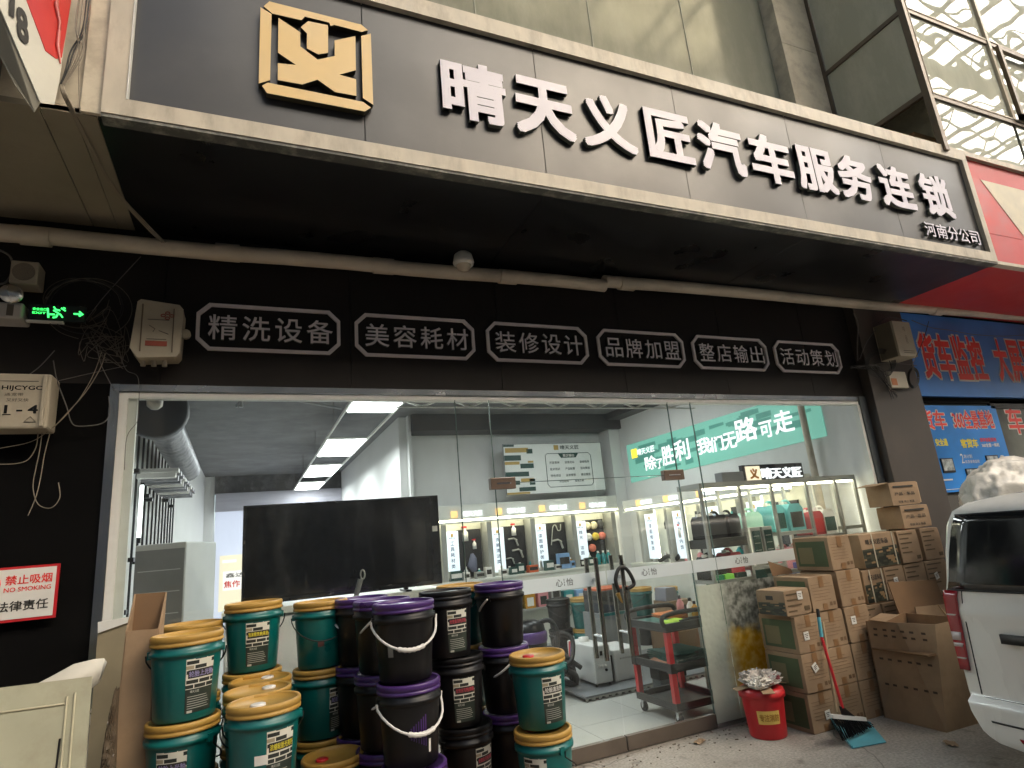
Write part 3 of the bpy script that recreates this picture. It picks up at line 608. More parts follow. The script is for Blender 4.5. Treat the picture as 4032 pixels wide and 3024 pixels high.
# white lattice girder behind the header
T = thing('lattice_girder', 'slim white zigzag girder just inside the top of the glass', 'girder', (2.6, .6, 2.55))
g = MB(); g.box(1.0, 4.0, .59, .61, 2.552, 2.562); g.box(1.0, 4.0, .59, .61, 2.625, 2.64); g.build('chord', white_alu, T)
g = MB(); n = 7
for k in range(n): g.tube([(1.05+k*.41, .6, 2.63), (1.05+(k+.5)*.41, .6, 2.56), (1.05+(k+1)*.41, .6, 2.63)], .009, 6)
g.build('zigzag', white_alu, T)
# ceiling hook / pipe
g = MB(); g.cyl((-.09, 2.45, 3.28), (-.085, 2.45, 2.98), .02, 10); g.tube([(-.75, 2.4, 3.1), (-.4, 2.42, 3.06), (-.09, 2.45, 3.1), (.3, 2.45, 3.08), (.9, 2.5, 2.98)], .012, 6); g.tube([(-.09, 2.45, 3.05), (-.13, 2.44, 2.98)], .014, 6)
tag(g.build('ceiling_pipe', grey_wall), 'grey stub pipe with a dark cable under the dark ceiling', 'pipe')
# foil duct and hanging rods along the left wall
T = thing('ventilation_duct', 'silver ribbed foil duct along the left inside wall', 'duct', (-.57, 1.7, 2.5))
pts = [(-.585+.0*k, .75+k*.11, 2.56-.004*k) for k in range(24)]; g = MB()
pts = [(-.60, .75+k*.03, 2.56-.001*k) for k in range(84)]; g.tube(pts, [.110+(.0, .012, .016, .010)[k % 4] for k in range(84)], 20); g.build('tube', foil, T)
g = MB(); g.lathe([(0, 0), (.19, 0), (.2, .02), (.2, .1), (.13, .1)], (0, 0, 0), 28); o = g.build('fan_drum', M('drum_black', (.035, .035, .04), .5), T); o.location = Vector((-.6, .72, 2.56))-OFF[T.name]; o.rotation_euler = (R(-90), 0, 0)
T = thing('tool_rack', 'tall rack of thin black rods and clips along the left inside wall', 'rack', (-.78, 2, 1))
for k in range(16):
    y = .45+k*.24; MB().box(-.80, -.785, y, y+.016, .9, 3.25).build('rod', blackp, T)
for k in range(24):
    y = .5+random.random()*3.4; z = 1.15+random.random()*1.1; MB().box(-.80, -.74, y, y+.07, z, z+.03).build('clip', blackp, T)
for k in range(9):
    y = 1.3+k*.2; g = MB(); g.box(-.78, -.50, y, y+.1, 2.2, 2.23); g.box(-.78, -.52, y+.02, y+.08, 2.16, 2.2); g.build('sample_tray', foil if k % 3 else whitep, T)
T = thing('tube_lamp', 'short lit tube lamp hanging upright on the left tool rack', 'lamp', (-.73, 1.2, 1.7)); MB().cyl((-.73, 1.25, 1.72), (-.73, 1.25, 2.1), .012, 8).build('tube', ME('lit_tube', (.9, 1, 1), 3), T)
MB().cyl((-.73, 1.25, 1.68), (-.73, 1.25, 1.72), .014, 8).build('cap', blackp, T)
# small lamp holder at the top left of the glass
p = at(610, 1580, .09); T = thing('lamp_socket', 'small white lamp socket under the top left corner of the glass frame', 'lamp socket', tuple(p))
MB().lathe([(0, .075), (.035, .075), (.04, .05), (.03, .02), (.028, .015)], p, 18).build('base', white_alu, T); MB().lathe([(.028, .02), (.045, .0), (.042, -.03), (.02, -.05), (0, -.052)], p, 18).build('bulb', whitep, T)
# far end of the left bay: shutter door and poster, both with painted-in glow
MB_d = thing('roller_door', 'pale lit roller door at the far end of the left bay', 'door', (.65, 10.4, 0))
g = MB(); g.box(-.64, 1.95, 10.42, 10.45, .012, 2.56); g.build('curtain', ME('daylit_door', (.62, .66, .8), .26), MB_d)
T = thing('route_poster', 'cream poster with black and red Chinese lettering on the far roller door', 'poster', (-.2, 10.35, .6))
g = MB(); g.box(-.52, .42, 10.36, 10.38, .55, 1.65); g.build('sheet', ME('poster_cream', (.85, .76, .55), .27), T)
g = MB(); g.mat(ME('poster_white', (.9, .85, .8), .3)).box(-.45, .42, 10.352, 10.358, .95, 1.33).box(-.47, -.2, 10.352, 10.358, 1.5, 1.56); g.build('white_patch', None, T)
g = MB(); text(g, '鑫达专线', (-.4, 10.35, 1.2), X_, Z_, .72, .09, bold=.01); g.mat(ink); g.build('black_lettering', ink, T)
g = MB(); text(g, '焦作 武陟 宜', (-.43, 10.35, 1.0), X_, Z_, .86, .14, bold=.02); g.build('red_lettering', red_ink, T)
# appliance by the left post
T = thing('upright_cabinet', 'upright grey metal cabinet with a dark louvred back inside the left of the glass', 'cabinet', (-.386, .8, .012), local=True)
T.rotation_euler = (0, 0, math.atan2(.55, .166)-math.pi/2)
MB().box(-.33, 0, .01, .575, 0, 1.64).build('body', appliance, T, bevel=.01)
g = MB(); g.box(-.322, -.008, .004, .012, .1, 1.60); g.build('back_panel', appliance_back, T)
g = MB()
for k in range(5): g.box(-.30, -.03, .001, .005, .9+k*.14, .906+k*.14)
g.build('louvre', appliance, T)
# television on a white counter
T = thing('counter', 'low white counter behind the stacked buckets carrying the television', 'counter', (.65, .6, .012))
MB().box(-.12, 1.3, .42, .85, .05, 1.14).build('body', white_wall, T, bevel=.008); MB().box(-.14, 1.32, .40, .87, 1.14, 1.18).build('top', shelf_white, T); MB().box(-.10, 1.28, .45, .83, .012, .05).build('plinth', slate, T)
T = thing('television', 'large flat black television standing inside the glass', 'television', (.65, .5, 1.18))
g = MB(); g.box(-.03, 1.318, .485, .52, 1.205, 1.845); g.build('bezel', tv_bezel, T, bevel=.004); MB().box(-.012, 1.25, .482, .4845, 1.235, 1.83).build('screen', tv_black, T)
MB().box(1.262, 1.30, .481, .4845, 1.58, 1.62).build('sticker', paper, T)
for x in (.2, 1.05): MB().box(x-.02, x+.02, .41, .62, 1.181, 1.192).build('foot', tv_bezel, T); MB().box(x-.015, x+.015, .49, .515, 1.192, 1.21).build('stand_leg', tv_bezel, T)
p = at(1390, 2390, .3); q = at(1420, 2280, .3); T = thing('squeegee_pole', 'grey tool handle with a hanging loop in front of the television', 'tool', (p.x, .3, 0))
MB().tube([at(1340, 2720, .3), p, q], [.012, .016, .018], 10).build('shaft', M('grey_grip', (.18, .18, .17), .5), T); a = at(1428, 2262, .3); MB().tube([a+Vector((math.cos(t)*.014, 0, math.sin(t)*.03)) for t in [k*.5236 for k in range(12)]], .006, 6, close=True).build('loop', shelf_grey, T)

# white board on the back wall
T = thing('service_board', 'white wall board with green and gold bars and a framed list', 'wall board', (4.3, 4.27, 2.09))
g = MB(); g.box(3.47, 5.17, 4.262, 4.28, 2.09, 2.85); g.build('board', M('board_white', (.72, .73, .71), .4, var=.02), T)
g = MB(); z0, z1 = 2.09, 2.85; mitre(g, 3.475, 5.165, 2.095, 2.845, 3.469, 5.171, 2.089, 2.851, 4.256, 4.268); g.build('border', slate, T)
bars = [(3.48, 3.65, 2.81, 2.84, 0), (3.50, 3.88, 2.72, 2.79, 1), (3.85, 3.95, 2.70, 2.77, 0), (3.48, 3.75, 2.60, 2.68, 0), (3.48, 3.72, 2.54, 2.585, 1), (3.73, 3.95, 2.48, 2.55, 0), (3.86, 3.95, 2.56, 2.59, 1), (3.48, 3.86, 2.36, 2.43, 0), (3.72, 3.93, 2.27, 2.33, 1), (3.86, 3.95, 2.23, 2.32, 0), (3.48, 3.70, 2.24, 2.30, 0), (3.68, 3.95, 2.14, 2.20, 0), (3.48, 3.85, 2.10, 2.13, 1)]
for k, nm in ((0, 'green_bar'), (1, 'gold_bar')):
    g = MB()
    for x0, x1, a, b, c in bars:
        if c == k: g.box(x0, x1, 4.259, 4.2625, a, b)
    g.build(nm, green_dark if k == 0 else gold_print, T)
g = MB(); g.box(4.32, 4.4, 4.259, 4.2625, 2.745, 2.82); g.build('logo_square', gold_print, T)
g = MB(); text(g, '晴天义匠', (4.43, 4.261, 2.75), X_, Z_, .33, .065, bold=.02); 
rows = [['开店咨询', '店面选址', '装修指导'], ['技术培训', '产品配套', '活动策划'], ['特色项目', '运营管理', '售后服务']]
for r_, row in enumerate(rows):
    for c_, s4 in enumerate(row): text(g, s4, (4.22+c_*.265, 4.261, 2.53-r_*.1), X_, Z_, .17, .04, bold=.01)
for c_, s4 in enumerate(['开业扶持', '营销方案']): text(g, s4, (4.36+c_*.27, 4.261, 2.24), X_, Z_, .16, .038, bold=.01)
g.build('lettering', M('slate_ink', (.05, .07, .065), .6), T)
g = MB(); O = [(4.16, 2.66), (4.19, 2.69), (4.92, 2.69), (4.96, 2.65), (4.96, 2.22), (4.92, 2.18), (4.2, 2.18), (4.16, 2.22)]
g.tube([(x, 4.26, z) for x, z in O], .0045, 5, close=True); g.poly([(4.38, 4.262, 2.69), (4.74, 4.262, 2.69), (4.69, 4.262, 2.62), (4.43, 4.262, 2.62)][::-1], (0, -.004, 0)); g.build('list_frame', green_dark, T)
g = MB(); text(g, '整店输出', (4.46, 4.2565, 2.632), X_, Z_, .2, .045, bold=.01); g.build('list_title', paper, T)

# green slogan banner on the right wall
BX = 5.545
def bq(x, y): return (2400+x/1.8433, 1500+y/1.8433)
T = thing('slogan_banner', 'long backlit green banner with white brush style slogan on the right wall', 'banner', (BX, 2.3, 2.16))
ZT = 2.76; zb = lambda y: 2.232-(y-.53)/3.58*.066
g = MB(); g.add([(BX, 4.1, zb(4.1)), (BX, .45, zb(.45)), (BX, .45, ZT), (BX, 4.1, ZT), (BX+.012, 4.1, zb(4.1)), (BX+.012, .45, zb(.45)), (BX+.012, .45, ZT), (BX+.012, 4.1, ZT)], [(0, 3, 2, 1), (0, 1, 5, 4), (1, 2, 6, 5), (2, 3, 7, 6), (3, 0, 4, 7)]); g.build('sheet', banner_lit, T)
g = MB(); rb = random.Random(3)
for k in range(46):
    y = .5+rb.random()*3.3; L_ = .15+rb.random()*.3; z = 2.25+rb.random()*.42; h_ = .04+rb.random()*.05; d = .002+.0002*k/3
    if z+h_ < ZT: g.add([(BX-d, y+L_, z), (BX-d, y, z+.01), (BX-d, y, z+h_), (BX-d, y+L_, z+h_)], [(0, 3, 2, 1)])
g.build('bar_pattern', banner_lit2, T)
g = MB()
for ch, x0, x1, yt, yb in (('除', 270, 350, 540, 652), ('了', 350, 395, 562, 640), ('胜', 395, 482, 462, 618), ('利', 488, 597, 420, 588), ('我', 648, 752, 408, 540), ('们', 742, 842, 398, 522), ('无', 842, 937, 368, 502), ('路', 930, 1092, 258, 456), ('可', 1108, 1202, 285, 422), ('走', 1213, 1357, 203, 392)):
    a = atX(*bq(x0, yb), BX); b = atX(*bq(x1, yb-(x1-x0)*.2), BX); c = atX(*bq((x0+x1)/2, yt), BX); w_ = a.y-b.y; h_ = min(c.z, 2.74)-a.z
    text(g, ch, (BX-.012, a.y, a.z), -Y_, Z_+Y_*.0, w_, h_, bold=.02)
g.build('slogan', white_lit, T)
a = atX(*bq(165, 545), BX); b = atX(*bq(205, 530), BX); g = MB(); g.add([(BX-.012, a.y, 2.53), (BX-.012, b.y, 2.53), (BX-.012, b.y, 2.67), (BX-.012, a.y, 2.67)], [(0, 3, 2, 1)]); g.build('logo_square', ME('lit_yellow', (.9, .65, .05), .6), T)
a = atX(*bq(207, 525), BX); b = atX(*bq(330, 490), BX); g = MB(); text(g, '晴天义匠', (BX-.012, a.y, 2.55), -Y_, Z_, a.y-b.y, .1, bold=.02); g.build('shop_lettering', white_lit, T)

# ------------------------------------------------------------------ display cabinets
def vsign(nm, p, ux, w_, h_, txt, parent):
    """slim lit sign: logo on top, characters down the middle"""
    n = Vector(ux).cross(Z_); g = MB(); P = Vector(p); U = Vector(ux)
    g.obox(P+U*w_/2+Z_*h_/2-n*.01, U*w_/2, n*.01, Z_*h_/2); s = g.build('lit_sign', sign_lit, parent)
    g = MB(); g.mat(M('sign_ink', (.015, .04, .12), .6))
    text(g, '晴天义匠', P+U*w_*.28+Z_*h_*.83, ux, Z_, w_*.5, .022, bold=.01)
    k = len(txt); st = h_*.62/k
    for i, ch in enumerate(txt):
        if ch != ' ': text(g, ch, P+U*w_*.36+Z_*(h_*.74-i*st-st*.45), ux, Z_, w_*.3, st*.72, bold=.012)
    l = g.build('sign_lettering', None, parent)
    g = MB(); g.obox(P+U*w_*.52+Z_*h_*.91+n*.002, U*.018, n*.001, Z_*.022); q_ = g.build('sign_logo', gold_print, parent)
C1 = thing('display_cabinet', 'wide white display cabinet with four lit bays along the back wall', 'display cabinet', (3.7, 4.4, .012))
g = MB(); g.box(2.11, 5.35, 4.28, 4.58, 1.80, 2.0); g.build('canopy', shelf_white, C1, bevel=.004)
MB().box(2.13, 5.33, 4.30, 4.36, 1.775, 1.797).build('led_strip', led_warm, C1)
MB().box(2.11, 5.35, 4.27, 4.298, 1.745, 1.772).build('light_valance', shelf_white, C1)
MB().box(2.11, 5.35, 4.56, 4.59, .1, 1.80).build('back_panel', M('cabinet_back', (.62, .61, .52), .6), C1)
MB().box(2.11, 5.35, 4.28, 4.58, .012, .95).build('base', shelf_white, C1)
MB().box(2.11, 5.35, 4.26, 4.56, .95, .98).build('worktop', shelf_white, C1)
for x in (2.11, 2.46, 3.14, 3.83, 4.52, 5.23):
    MB().box(x, x+.075, 4.31, 4.56, .98, 1.745).build('divider', shelf_grey, C1)
    MB().box(x+.08, x+.088, 4.40, 4.42, 1.0, 1.74).build('led_strip', led_soft, C1)
lab4 = ['工具耗材类', '洗美清洁类', '漆面镀护类', '抛光 洁面']
peg = []
for i, (sx, sw, px0, px1) in enumerate(((2.547, .193, 2.757, 3.12), (3.224, .212, 3.44, 3.815), (3.919, .209, 4.128, 4.51), (4.609, .211, 4.825, 5.195))):
    vsign('s', (sx, 4.42, 1.03), X_, sw, .62, lab4[i], C1)
    MB().box(px0, px1, 4.52, 4.54, 1.0, 1.66).build('pegboard', pegboard, C1)
    g = MB(); g.box(sx+.06, sx+.15, 4.255, 4.278, 1.83, 1.92)
    for a_ in (sx+.16,): g.build('logo_square', gold_lit, C1)
    g = MB(); text(g, '晴天义匠', (sx+.24, 4.275, 1.835), X_, Z_, .29, .075, bold=.016, depth=.012); g.build('logo_lettering', white_lit, C1)
C2 = thing('display_cabinet', 'white display cabinet with lit signs along the right wall under the banner', 'display cabinet', (5.35, 2.3, .012))
MB().box(5.2, 5.54, .75, 3.9, 1.76, 1.88).build('canopy', shelf_white, C2, bevel=.004); MB().box(5.22, 5.27, .78, 3.88, 1.735, 1.757).build('led_strip', led_warm, C2)
MB().box(5.19, 5.21, .75, 3.9, 1.70, 1.733).build('light_valance', shelf_white, C2)
MB().box(5.5, 5.54, .75, 3.9, .1, 1.76).build('back_panel', M('cabinet_back', (.62, .61, .52), .6), C2); MB().box(5.22, 5.54, .75, 3.9, .012, .95).build('base', shelf_white, C2); MB().box(5.2, 5.5, .75, 3.9, .95, .98).build('worktop', shelf_white, C2)
for i, y in enumerate((3.53, 2.88, 2.2, 1.5)):
    vsign('s', (5.3, y, 1.03), -Y_, .22, .62, ['漆面修复类', '洗护 内饰', '镀晶产品类', '车衣膜类'][i], C2)
    MB().box(5.47, 5.49, y-.58, y-.26, 1.05, 1.62).build('pegboard', pegboard, C2); MB().box(5.24, 5.5, y+.04, y+.1, .98, 1.73).build('divider', shelf_grey, C2)
    MB().box(5.3, 5.32, y-.25, y-.235, 1.0, 1.72).build('led_strip', led_soft, C2)
    if i < 3:
        MB().box(5.17, 5.199, y-.1, y-.02, 1.78, 1.86).build('logo_square', gold_lit, C2)
        g = MB(); text(g, '晴天义匠', (5.195, y-.12, 1.79), -Y_, Z_, .26, .06, bold=.016, depth=.012); g.build('logo_lettering', white_lit, C2)
# goods on the pegboards and worktop
rp = random.Random(11)
def bottle(p, r, h, mat, capm, nm, lab, cat, grp=None, n=12):
    T = thing(nm, lab, cat, p, grp, local=True)
    MB().lathe([(0, 0), (r, 0), (r, h*.68), (r*.45, h*.82), (r*.4, h*.88)], n=n).build('body', mat, T); MB().lathe([(r*.45, h*.86), (r*.45, h), (0, h)], n=n).build('cap', capm, T); return T
bay = ['first', 'second', 'third', 'fourth']
def tool(kind, x, y, z, lab, s=1):
    g = MB()
    if kind == 'spray': g.mat(whitep).lathe([(0, 0), (.035*s, 0), (.035*s, .1*s), (.012*s, .13*s), (.012*s, .15*s)], (x, y, z), 12); g.mat(redp).box(x-.04*s, x+.02*s, y-.012, y+.012, z+.15*s, z+.175*s); cat = 'spray bottle'; nm = 'spray_bottle'
    elif kind == 'gun': g.mat(shelf_grey).tube([(x-.09*s, y, z+.05*s), (x, y, z+.06*s), (x+.05*s, y, z+.03*s)], .012*s, 8).tube([(x+.03*s, y, z+.04*s), (x+.06*s, y, z-.05*s)], .014*s, 8); cat = 'spray gun'; nm = 'spray_gun'
    elif kind == 'glove': g.mat(M('blue_grey_cloth', (.14, .15, .22), .9)).tube([(x, y, z), (x+.01, y, z-.06), (x-.01, y-.01, z-.16), (x+.02, y, z-.24)], [.02, .05, .07, .04], 10); cat = 'glove'; nm = 'wash_glove'
    elif kind == 'hose': g.mat(shelf_grey).tube(spline([(x-.1, y, z-.25), (x-.05, y, z), (x, y, z+.04), (x+.03, y-.01, z-.04), (x+.08, y, z-.03), (x+.09, y, z+.05)]), .008, 6); cat = 'hose'; nm = 'spray_hose'
    elif kind == 'pad': g.mat(M('pad_cream', (.7, .62, .42), .9)).lathe([(0, 0), (.06*s, 0), (.06*s, .03), (.01, .04), (0, .03)], (0, 0, 0), 20); cat = 'polishing pad'; nm = 'polishing_pad'
    o = g.build(nm)
    return tag(o, lab, cat)
tool('spray', 2.87, 4.49, 1.50, 'tall white foam spray bottle hung high on the first black pegboard', 1.2); tool('spray', 3.0, 4.49, 1.38, 'small white spray bottle below the tall one on the first pegboard', .8)
tool('glove', 2.95, 4.48, 1.32, 'blue grey wash glove low on the first pegboard'); tool('gun', 3.62, 4.49, 1.42, 'grey spray gun in the middle of the second pegboard'); tool('spray', 3.63, 4.49, 1.52, 'red and silver sprayer at the top of the second pegboard', 1.0)
tool('gun', 3.68, 4.49, 1.25, 'pale spray gun low on the second pegboard', 1.1); tool('gun', 3.55, 4.49, 1.16, 'thin grey blow gun at the bottom of the second pegboard', .8); tool('hose', 4.33, 4.49, 1.58, 'looped grey hose on the third pegboard'); tool('gun', 4.35, 4.49, 1.33, 'dark polishing gun on the third pegboard', 1.2)
padc = [('cream', (.7, .62, .42)), ('yellow', (.75, .55, .08)), ('coral', (.7, .2, .14)), ('white', (.75, .74, .7)), ('charcoal', (.06, .06, .06))]
for k, (dx, dz, ci, wh) in enumerate(((0, 0, 0, 'upper left'), (.12, .0, 0, 'upper middle'), (.24, .01, 4, 'upper right'), (.0, -.17, 3, 'middle left'), (.13, -.17, 1, 'centre'), (.25, -.17, 2, 'middle right'), (.05, -.34, 2, 'lowest'))):
    g = MB(); g.lathe([(0, .04), (.02, .045), (.058, .035), (.06, 0), (0, 0)], n=20); o = g.build('polishing_pad', M('pad_'+padc[ci][0], padc[ci][1], .9)); o.location = (4.89+dx, 4.515, 1.57+dz); o.rotation_euler = (R(90), 0, 0)
    tag(o, 'round %s polishing pad, %s one of the pads on the fourth pegboard' % (padc[ci][0], wh), 'polishing pad', 'polishing pads on the fourth pegboard')
bcol = [('blue', M('pale_blue_box', (.2, .36, .62), .5)), ('dark green', green_dark), ('white', whitep), ('black', blackp), ('orange', orange), ('grey', shelf_grey)]
for k, (x, w_, h_, c, wh) in enumerate(((2.56, .17, .13, 1, 'under the first lit sign'), (2.75, .09, .1, 2, 'right of the first lit sign'), (2.93, .13, .09, 5, 'below the wash glove'), (3.08, .09, .14, 2, 'at the first divider'), (3.30, .1, .09, 2, 'under the second lit sign'), (3.46, .1, .1, 1, 'left under the second pegboard'), (3.57, .1, .14, 1, 'centre under the second pegboard'), (3.74, .15, .1, 4, 'right under the second pegboard'), (4.02, .13, .14, 1, 'under the third lit sign'), (4.17, .11, .07, 2, 'left under the third pegboard'), (4.24, .18, .22, 0, 'tallest under the third pegboard'), (4.43, .07, .1, 0, 'small one beside the tall blue one'), (4.6, .1, .1, 3, 'under the fourth lit sign'), (4.74, .1, .12, 1, 'right of the fourth lit sign'))):
    T = thing('product_box', '%s product box on the back worktop, %s' % (bcol[c][0], wh), 'box', (x, 4.35, .98), 'boxes on the back worktop')
    MB().box(x, x+w_, 4.30, 4.40, .981, .981+h_).build('carton', bcol[c][1], T, bevel=.003); MB().box(x+.01, x+w_-.01, 4.297, 4.299, .981+h_*.3, .981+h_*.75).build('print', paper if c in (1, 3) else ink, T)
for k in range(3): bottle((4.93+k*.09, 4.33, .981), .035, .2, M('teal_liquid', (.02, .25, .27), .3), whitep, 'product_bottle', 'small teal bottle with white cap, %s of three below the polishing pads' % ['left', 'middle', 'right'][k], 'bottle', 'teal bottles below the polishing pads')
tool('spray', 5.32, 2.78, 1.3, 'white spray bottle on the right wall pegboard'); 
g = MB(); g.mat(redp).tube([(5.45, 3.15, 1.5), (5.45, 3.13, 1.4), (5.45, 3.16, 1.25), (5.45, 3.14, 1.12)], [.02, .03, .015, .012], 8); tag(g.build('hanging_brush'), 'red handled brush on the right wall pegboard', 'brush')
g = MB(); g.mat(rubber).tube(spline([(5.3, 3.3, 1.0), (5.3, 3.1, 1.06), (5.3, 2.95, 1.02), (5.3, 2.85, 1.07)]), .03, 8); tag(g.build('cable_bundle'), 'black machine and cable bundle on the right worktop', 'cable')

# ------------------------------------------------------------------ rack with canisters in the right window
K = thing('window_rack', 'grey and white lit display rack with bays of canisters behind the right glass', 'rack', (4.5, .35, .012))
MB().box(3.56, 5.50, .2, .5, 1.755, 1.80).build('top_beam', shelf_grey, K)
for x in (3.56, 3.99, 4.37, 4.81, 5.20, 5.475):
    MB().box(x, x+.028, .2, .225, .012, 1.755).build('post', shelf_grey, K); MB().box(x, x+.028, .475, .5, .012, 1.755).build('post', shelf_white, K)
    MB().box(x+.031, x+.045, .23, .25, .5, 1.74).build('led_strip', led_soft, K)
MB().box(3.59, 5.47, .22, .25, 1.735, 1.752).build('led_strip', led_warm, K)
MB().box(3.59, 3.99, .2, .5, 1.25, 1.325).build('drawer', M('dark_drawer', (.05, .05, .045), .5), K); MB().box(4.02, 4.37, .2, .5, 1.035, 1.06).build('shelf', shelf_grey, K)
for a, b, z in ((4.40, 4.81, 1.295), (4.84, 5.20, 1.235), (5.23, 5.475, 1.29), (3.59, 3.99, .96), (4.40, 4.81, .97), (4.84, 5.2, .9)): MB().box(a, b, .2, .5, z, z+.03).build('shelf', shelf_grey, K)
for z in (.3, .62): MB().box(3.59, 5.47, .2, .5, z, z+.025).build('shelf', shelf_white, K)
def jug(loc, w_, d_, h_, mat, lab, labm=None, capm=None, grp='canisters on the window rack', rz=0):
    T = thing('canister', lab, 'canister', loc, grp, local=True); T.rotation_euler = (0, 0, rz)
    g = MB(); g.poly([(-w_/2, -d_/2, 0), (w_/2, -d_/2, 0), (w_/2, -d_/2, h_*.74), (w_*.30, -d_/2, h_*.90), (-w_*.32, -d_/2, h_*.90), (-w_/2, -d_/2, h_*.72)], (0, d_, 0)); g.build('body', mat, T, bevel=.012)
    g = MB(); g.tube(spline([(-w_*.28, 0, h_*.9), (-w_*.2, 0, h_*1.0), (w_*.1, 0, h_*1.01), (w_*.3, 0, h_*.86)]), .012, 8); g.build('handle', mat, T)
    MB().cyl((-w_*.3, 0, h_*.88), (-w_*.3, 0, h_*1.0), .022, 12).build('cap', capm or whitep, T)
    if labm: MB().box(-w_*.38, w_*.4, -d_/2-.002, -d_/2-.0005, h_*.1, h_*.62).build('label', labm, T)
lab_black = MBRICK('black_label', (.03, .035, .035), (.04, .05, .05), (.2, .22, .2), 14, bw=3, rh=.5, msize=.04)
mint = M('mint_plastic', (.35, .62, .5), .35); aqua = M('aqua_plastic', (.16, .5, .52), .35); pink = M('pink_plastic', (.62, .25, .27), .35); redj = M('red_liquid', (.45, .06, .07), .3)
jug((3.68, .36, 1.326), .15, .16, .22, blackp, 'black canister with white cap, left of the three in the first rack bay'); jug((3.83, .38, 1.326), .15, .16, .22, blackp, 'black canister with white cap, middle of the three in the first rack bay'); jug((3.94, .34, 1.326), .13, .16, .22, blackp, 'black canister with white cap, right of the three beside the rack post')
jug((4.26, .41, 1.30), .2, .12, .25, mint, 'pale mint canister behind the black bottles'); jug((4.50, .38, 1.326), .16, .2, .27, aqua, 'aqua canister with black label left in its rack bay', green_dark); jug((4.69, .36, 1.326), .19, .2, .27, aqua, 'aqua canister with large black label right in its rack bay', ink)
jug((4.95, .36, 1.266), .17, .2, .24, redj, 'red canister with white cap in the fourth rack bay', redp); jug((5.11, .36, 1.266), .17, .2, .25, whitep, 'white canister with black label in the fourth rack bay', green_dark)
MB().box(4.12, 4.37, .38, .5, 1.27, 1.299).build('riser', shelf_grey, K)
for k, x in enumerate((4.12, 4.26)):
    T = thing('tall_bottle_box', 'tall black bottle carton with grey edges, %s of the pair' % ['left', 'right'][k], 'box', (x, .28, 1.06), 'pair of tall black bottle cartons')
    MB().box(x-.06, x+.06, .22, .33, 1.061, 1.39).build('carton', shelf_grey, T, bevel=.006); MB().box(x-.045, x+.045, .2165, .219, 1.09, 1.36).build('label', green_dark, T)
    for j in range(4): MB().box(x-.035, x+.03, .2145, .216, 1.13+j*.06, 1.137+j*.06).build('print_line', shelf_grey, T)
jug((3.9, .36, .991), .15, .18, .23, redj, 'red canister on the second shelf below the black canisters'); jug((3.68, .36, .991), .17, .18, .21, blackp, 'black tool case on the second shelf below the black canisters'); jug((4.55, .36, 1.0), .17, .16, .2, pink, 'pale pink canister low in the third rack bay'); jug((4.7, .36, 1.0), .11, .16, .2, pink, 'narrow pink canister low in the third rack bay')
for x, c, w_, lab in ((3.62, M('deep_green_box', (.01, .2, .08), .5), .08, 'deep green box under the frosted band'), (3.71, M('lime_box', (.2, .62, .06), .5), .1, 'lime green box under the frosted band'), (3.84, green_dark, .11, 'dark green carton right of the lime box'), (4.16, green_dark, .14, 'dark green carton in the second rack bay'), (4.55, M('violet_box', (.17, .18, .55), .5), .11, 'blue violet pack left of a pair'), (4.68, M('violet_box', (.17, .18, .55), .5), .09, 'blue violet pack right of a pair')):
    T = thing('product_pack', lab, 'box', (x, .3, .65), 'packs on the lower rack shelf'); zq = .90 if x < 4.1 else .92
    MB().box(x, x+w_, .23, .38, .646, zq+.13).build('carton', c, T, bevel=.004)
    if c is green_dark: MB().box(x+.015, x+w_-.015, .2275, .229, .93, .99).build('label', lab_black, T)
# lit shop sign on the rack, meter box on the wall
T = thing('rack_sign', 'dark sign on the rack with lit orange emblem and white shop characters', 'sign', (4.66, .4, 1.8))
MB().box(4.27, 5.05, .40, .44, 1.801, 1.96).build('board', tv_bezel, T); g = MB(); g.box(4.305, 4.475, .385, .399, 1.805, 1.945); g.build('logo_frame', ME('lit_cream', (1, .85, .6), .35), T)
g = MB(); text(g, '义', (4.335, .383, 1.825), X_, Z_, .11, .10, bold=.05); g.build('logo_figure', M('sign_orange', (.6, .22, .02), .5), T)
g = MB(); text(g, '晴天义匠', (4.495, .398, 1.82), X_, Z_, .52, .105, bold=.018, depth=.015); g.build('lettering', white_lit, T)
T = thing('speaker_box', 'small dark grey box on the rack left of the lit sign', 'speaker', (4.1, .4, 1.8)); MB().box(3.98, 4.24, .36, .46, 1.801, 1.9).build('body', appliance_back, T, bevel=.005)
T = thing('meter_box', 'white electrical box with black switches on the right wall inside', 'electrical box', (5.5, .42, 1.3)); MB().box(5.30, 5.54, .58, .72, 1.3, 1.5).build('case', whitep, T, bevel=.006); g = MB()
for k in range(3): g.box(5.32+k*.075, 5.37+k*.075, .576, .579, 1.38, 1.43)
g.build('switch', blackp, T)
T = thing('conduit', 'grey vertical pipe inside the right end of the glass', 'pipe', (5.45, .55, 1)); MB().cyl((5.44, .6, .012), (5.44, .6, 3.2), .035, 14).build('tube', pvc, T)

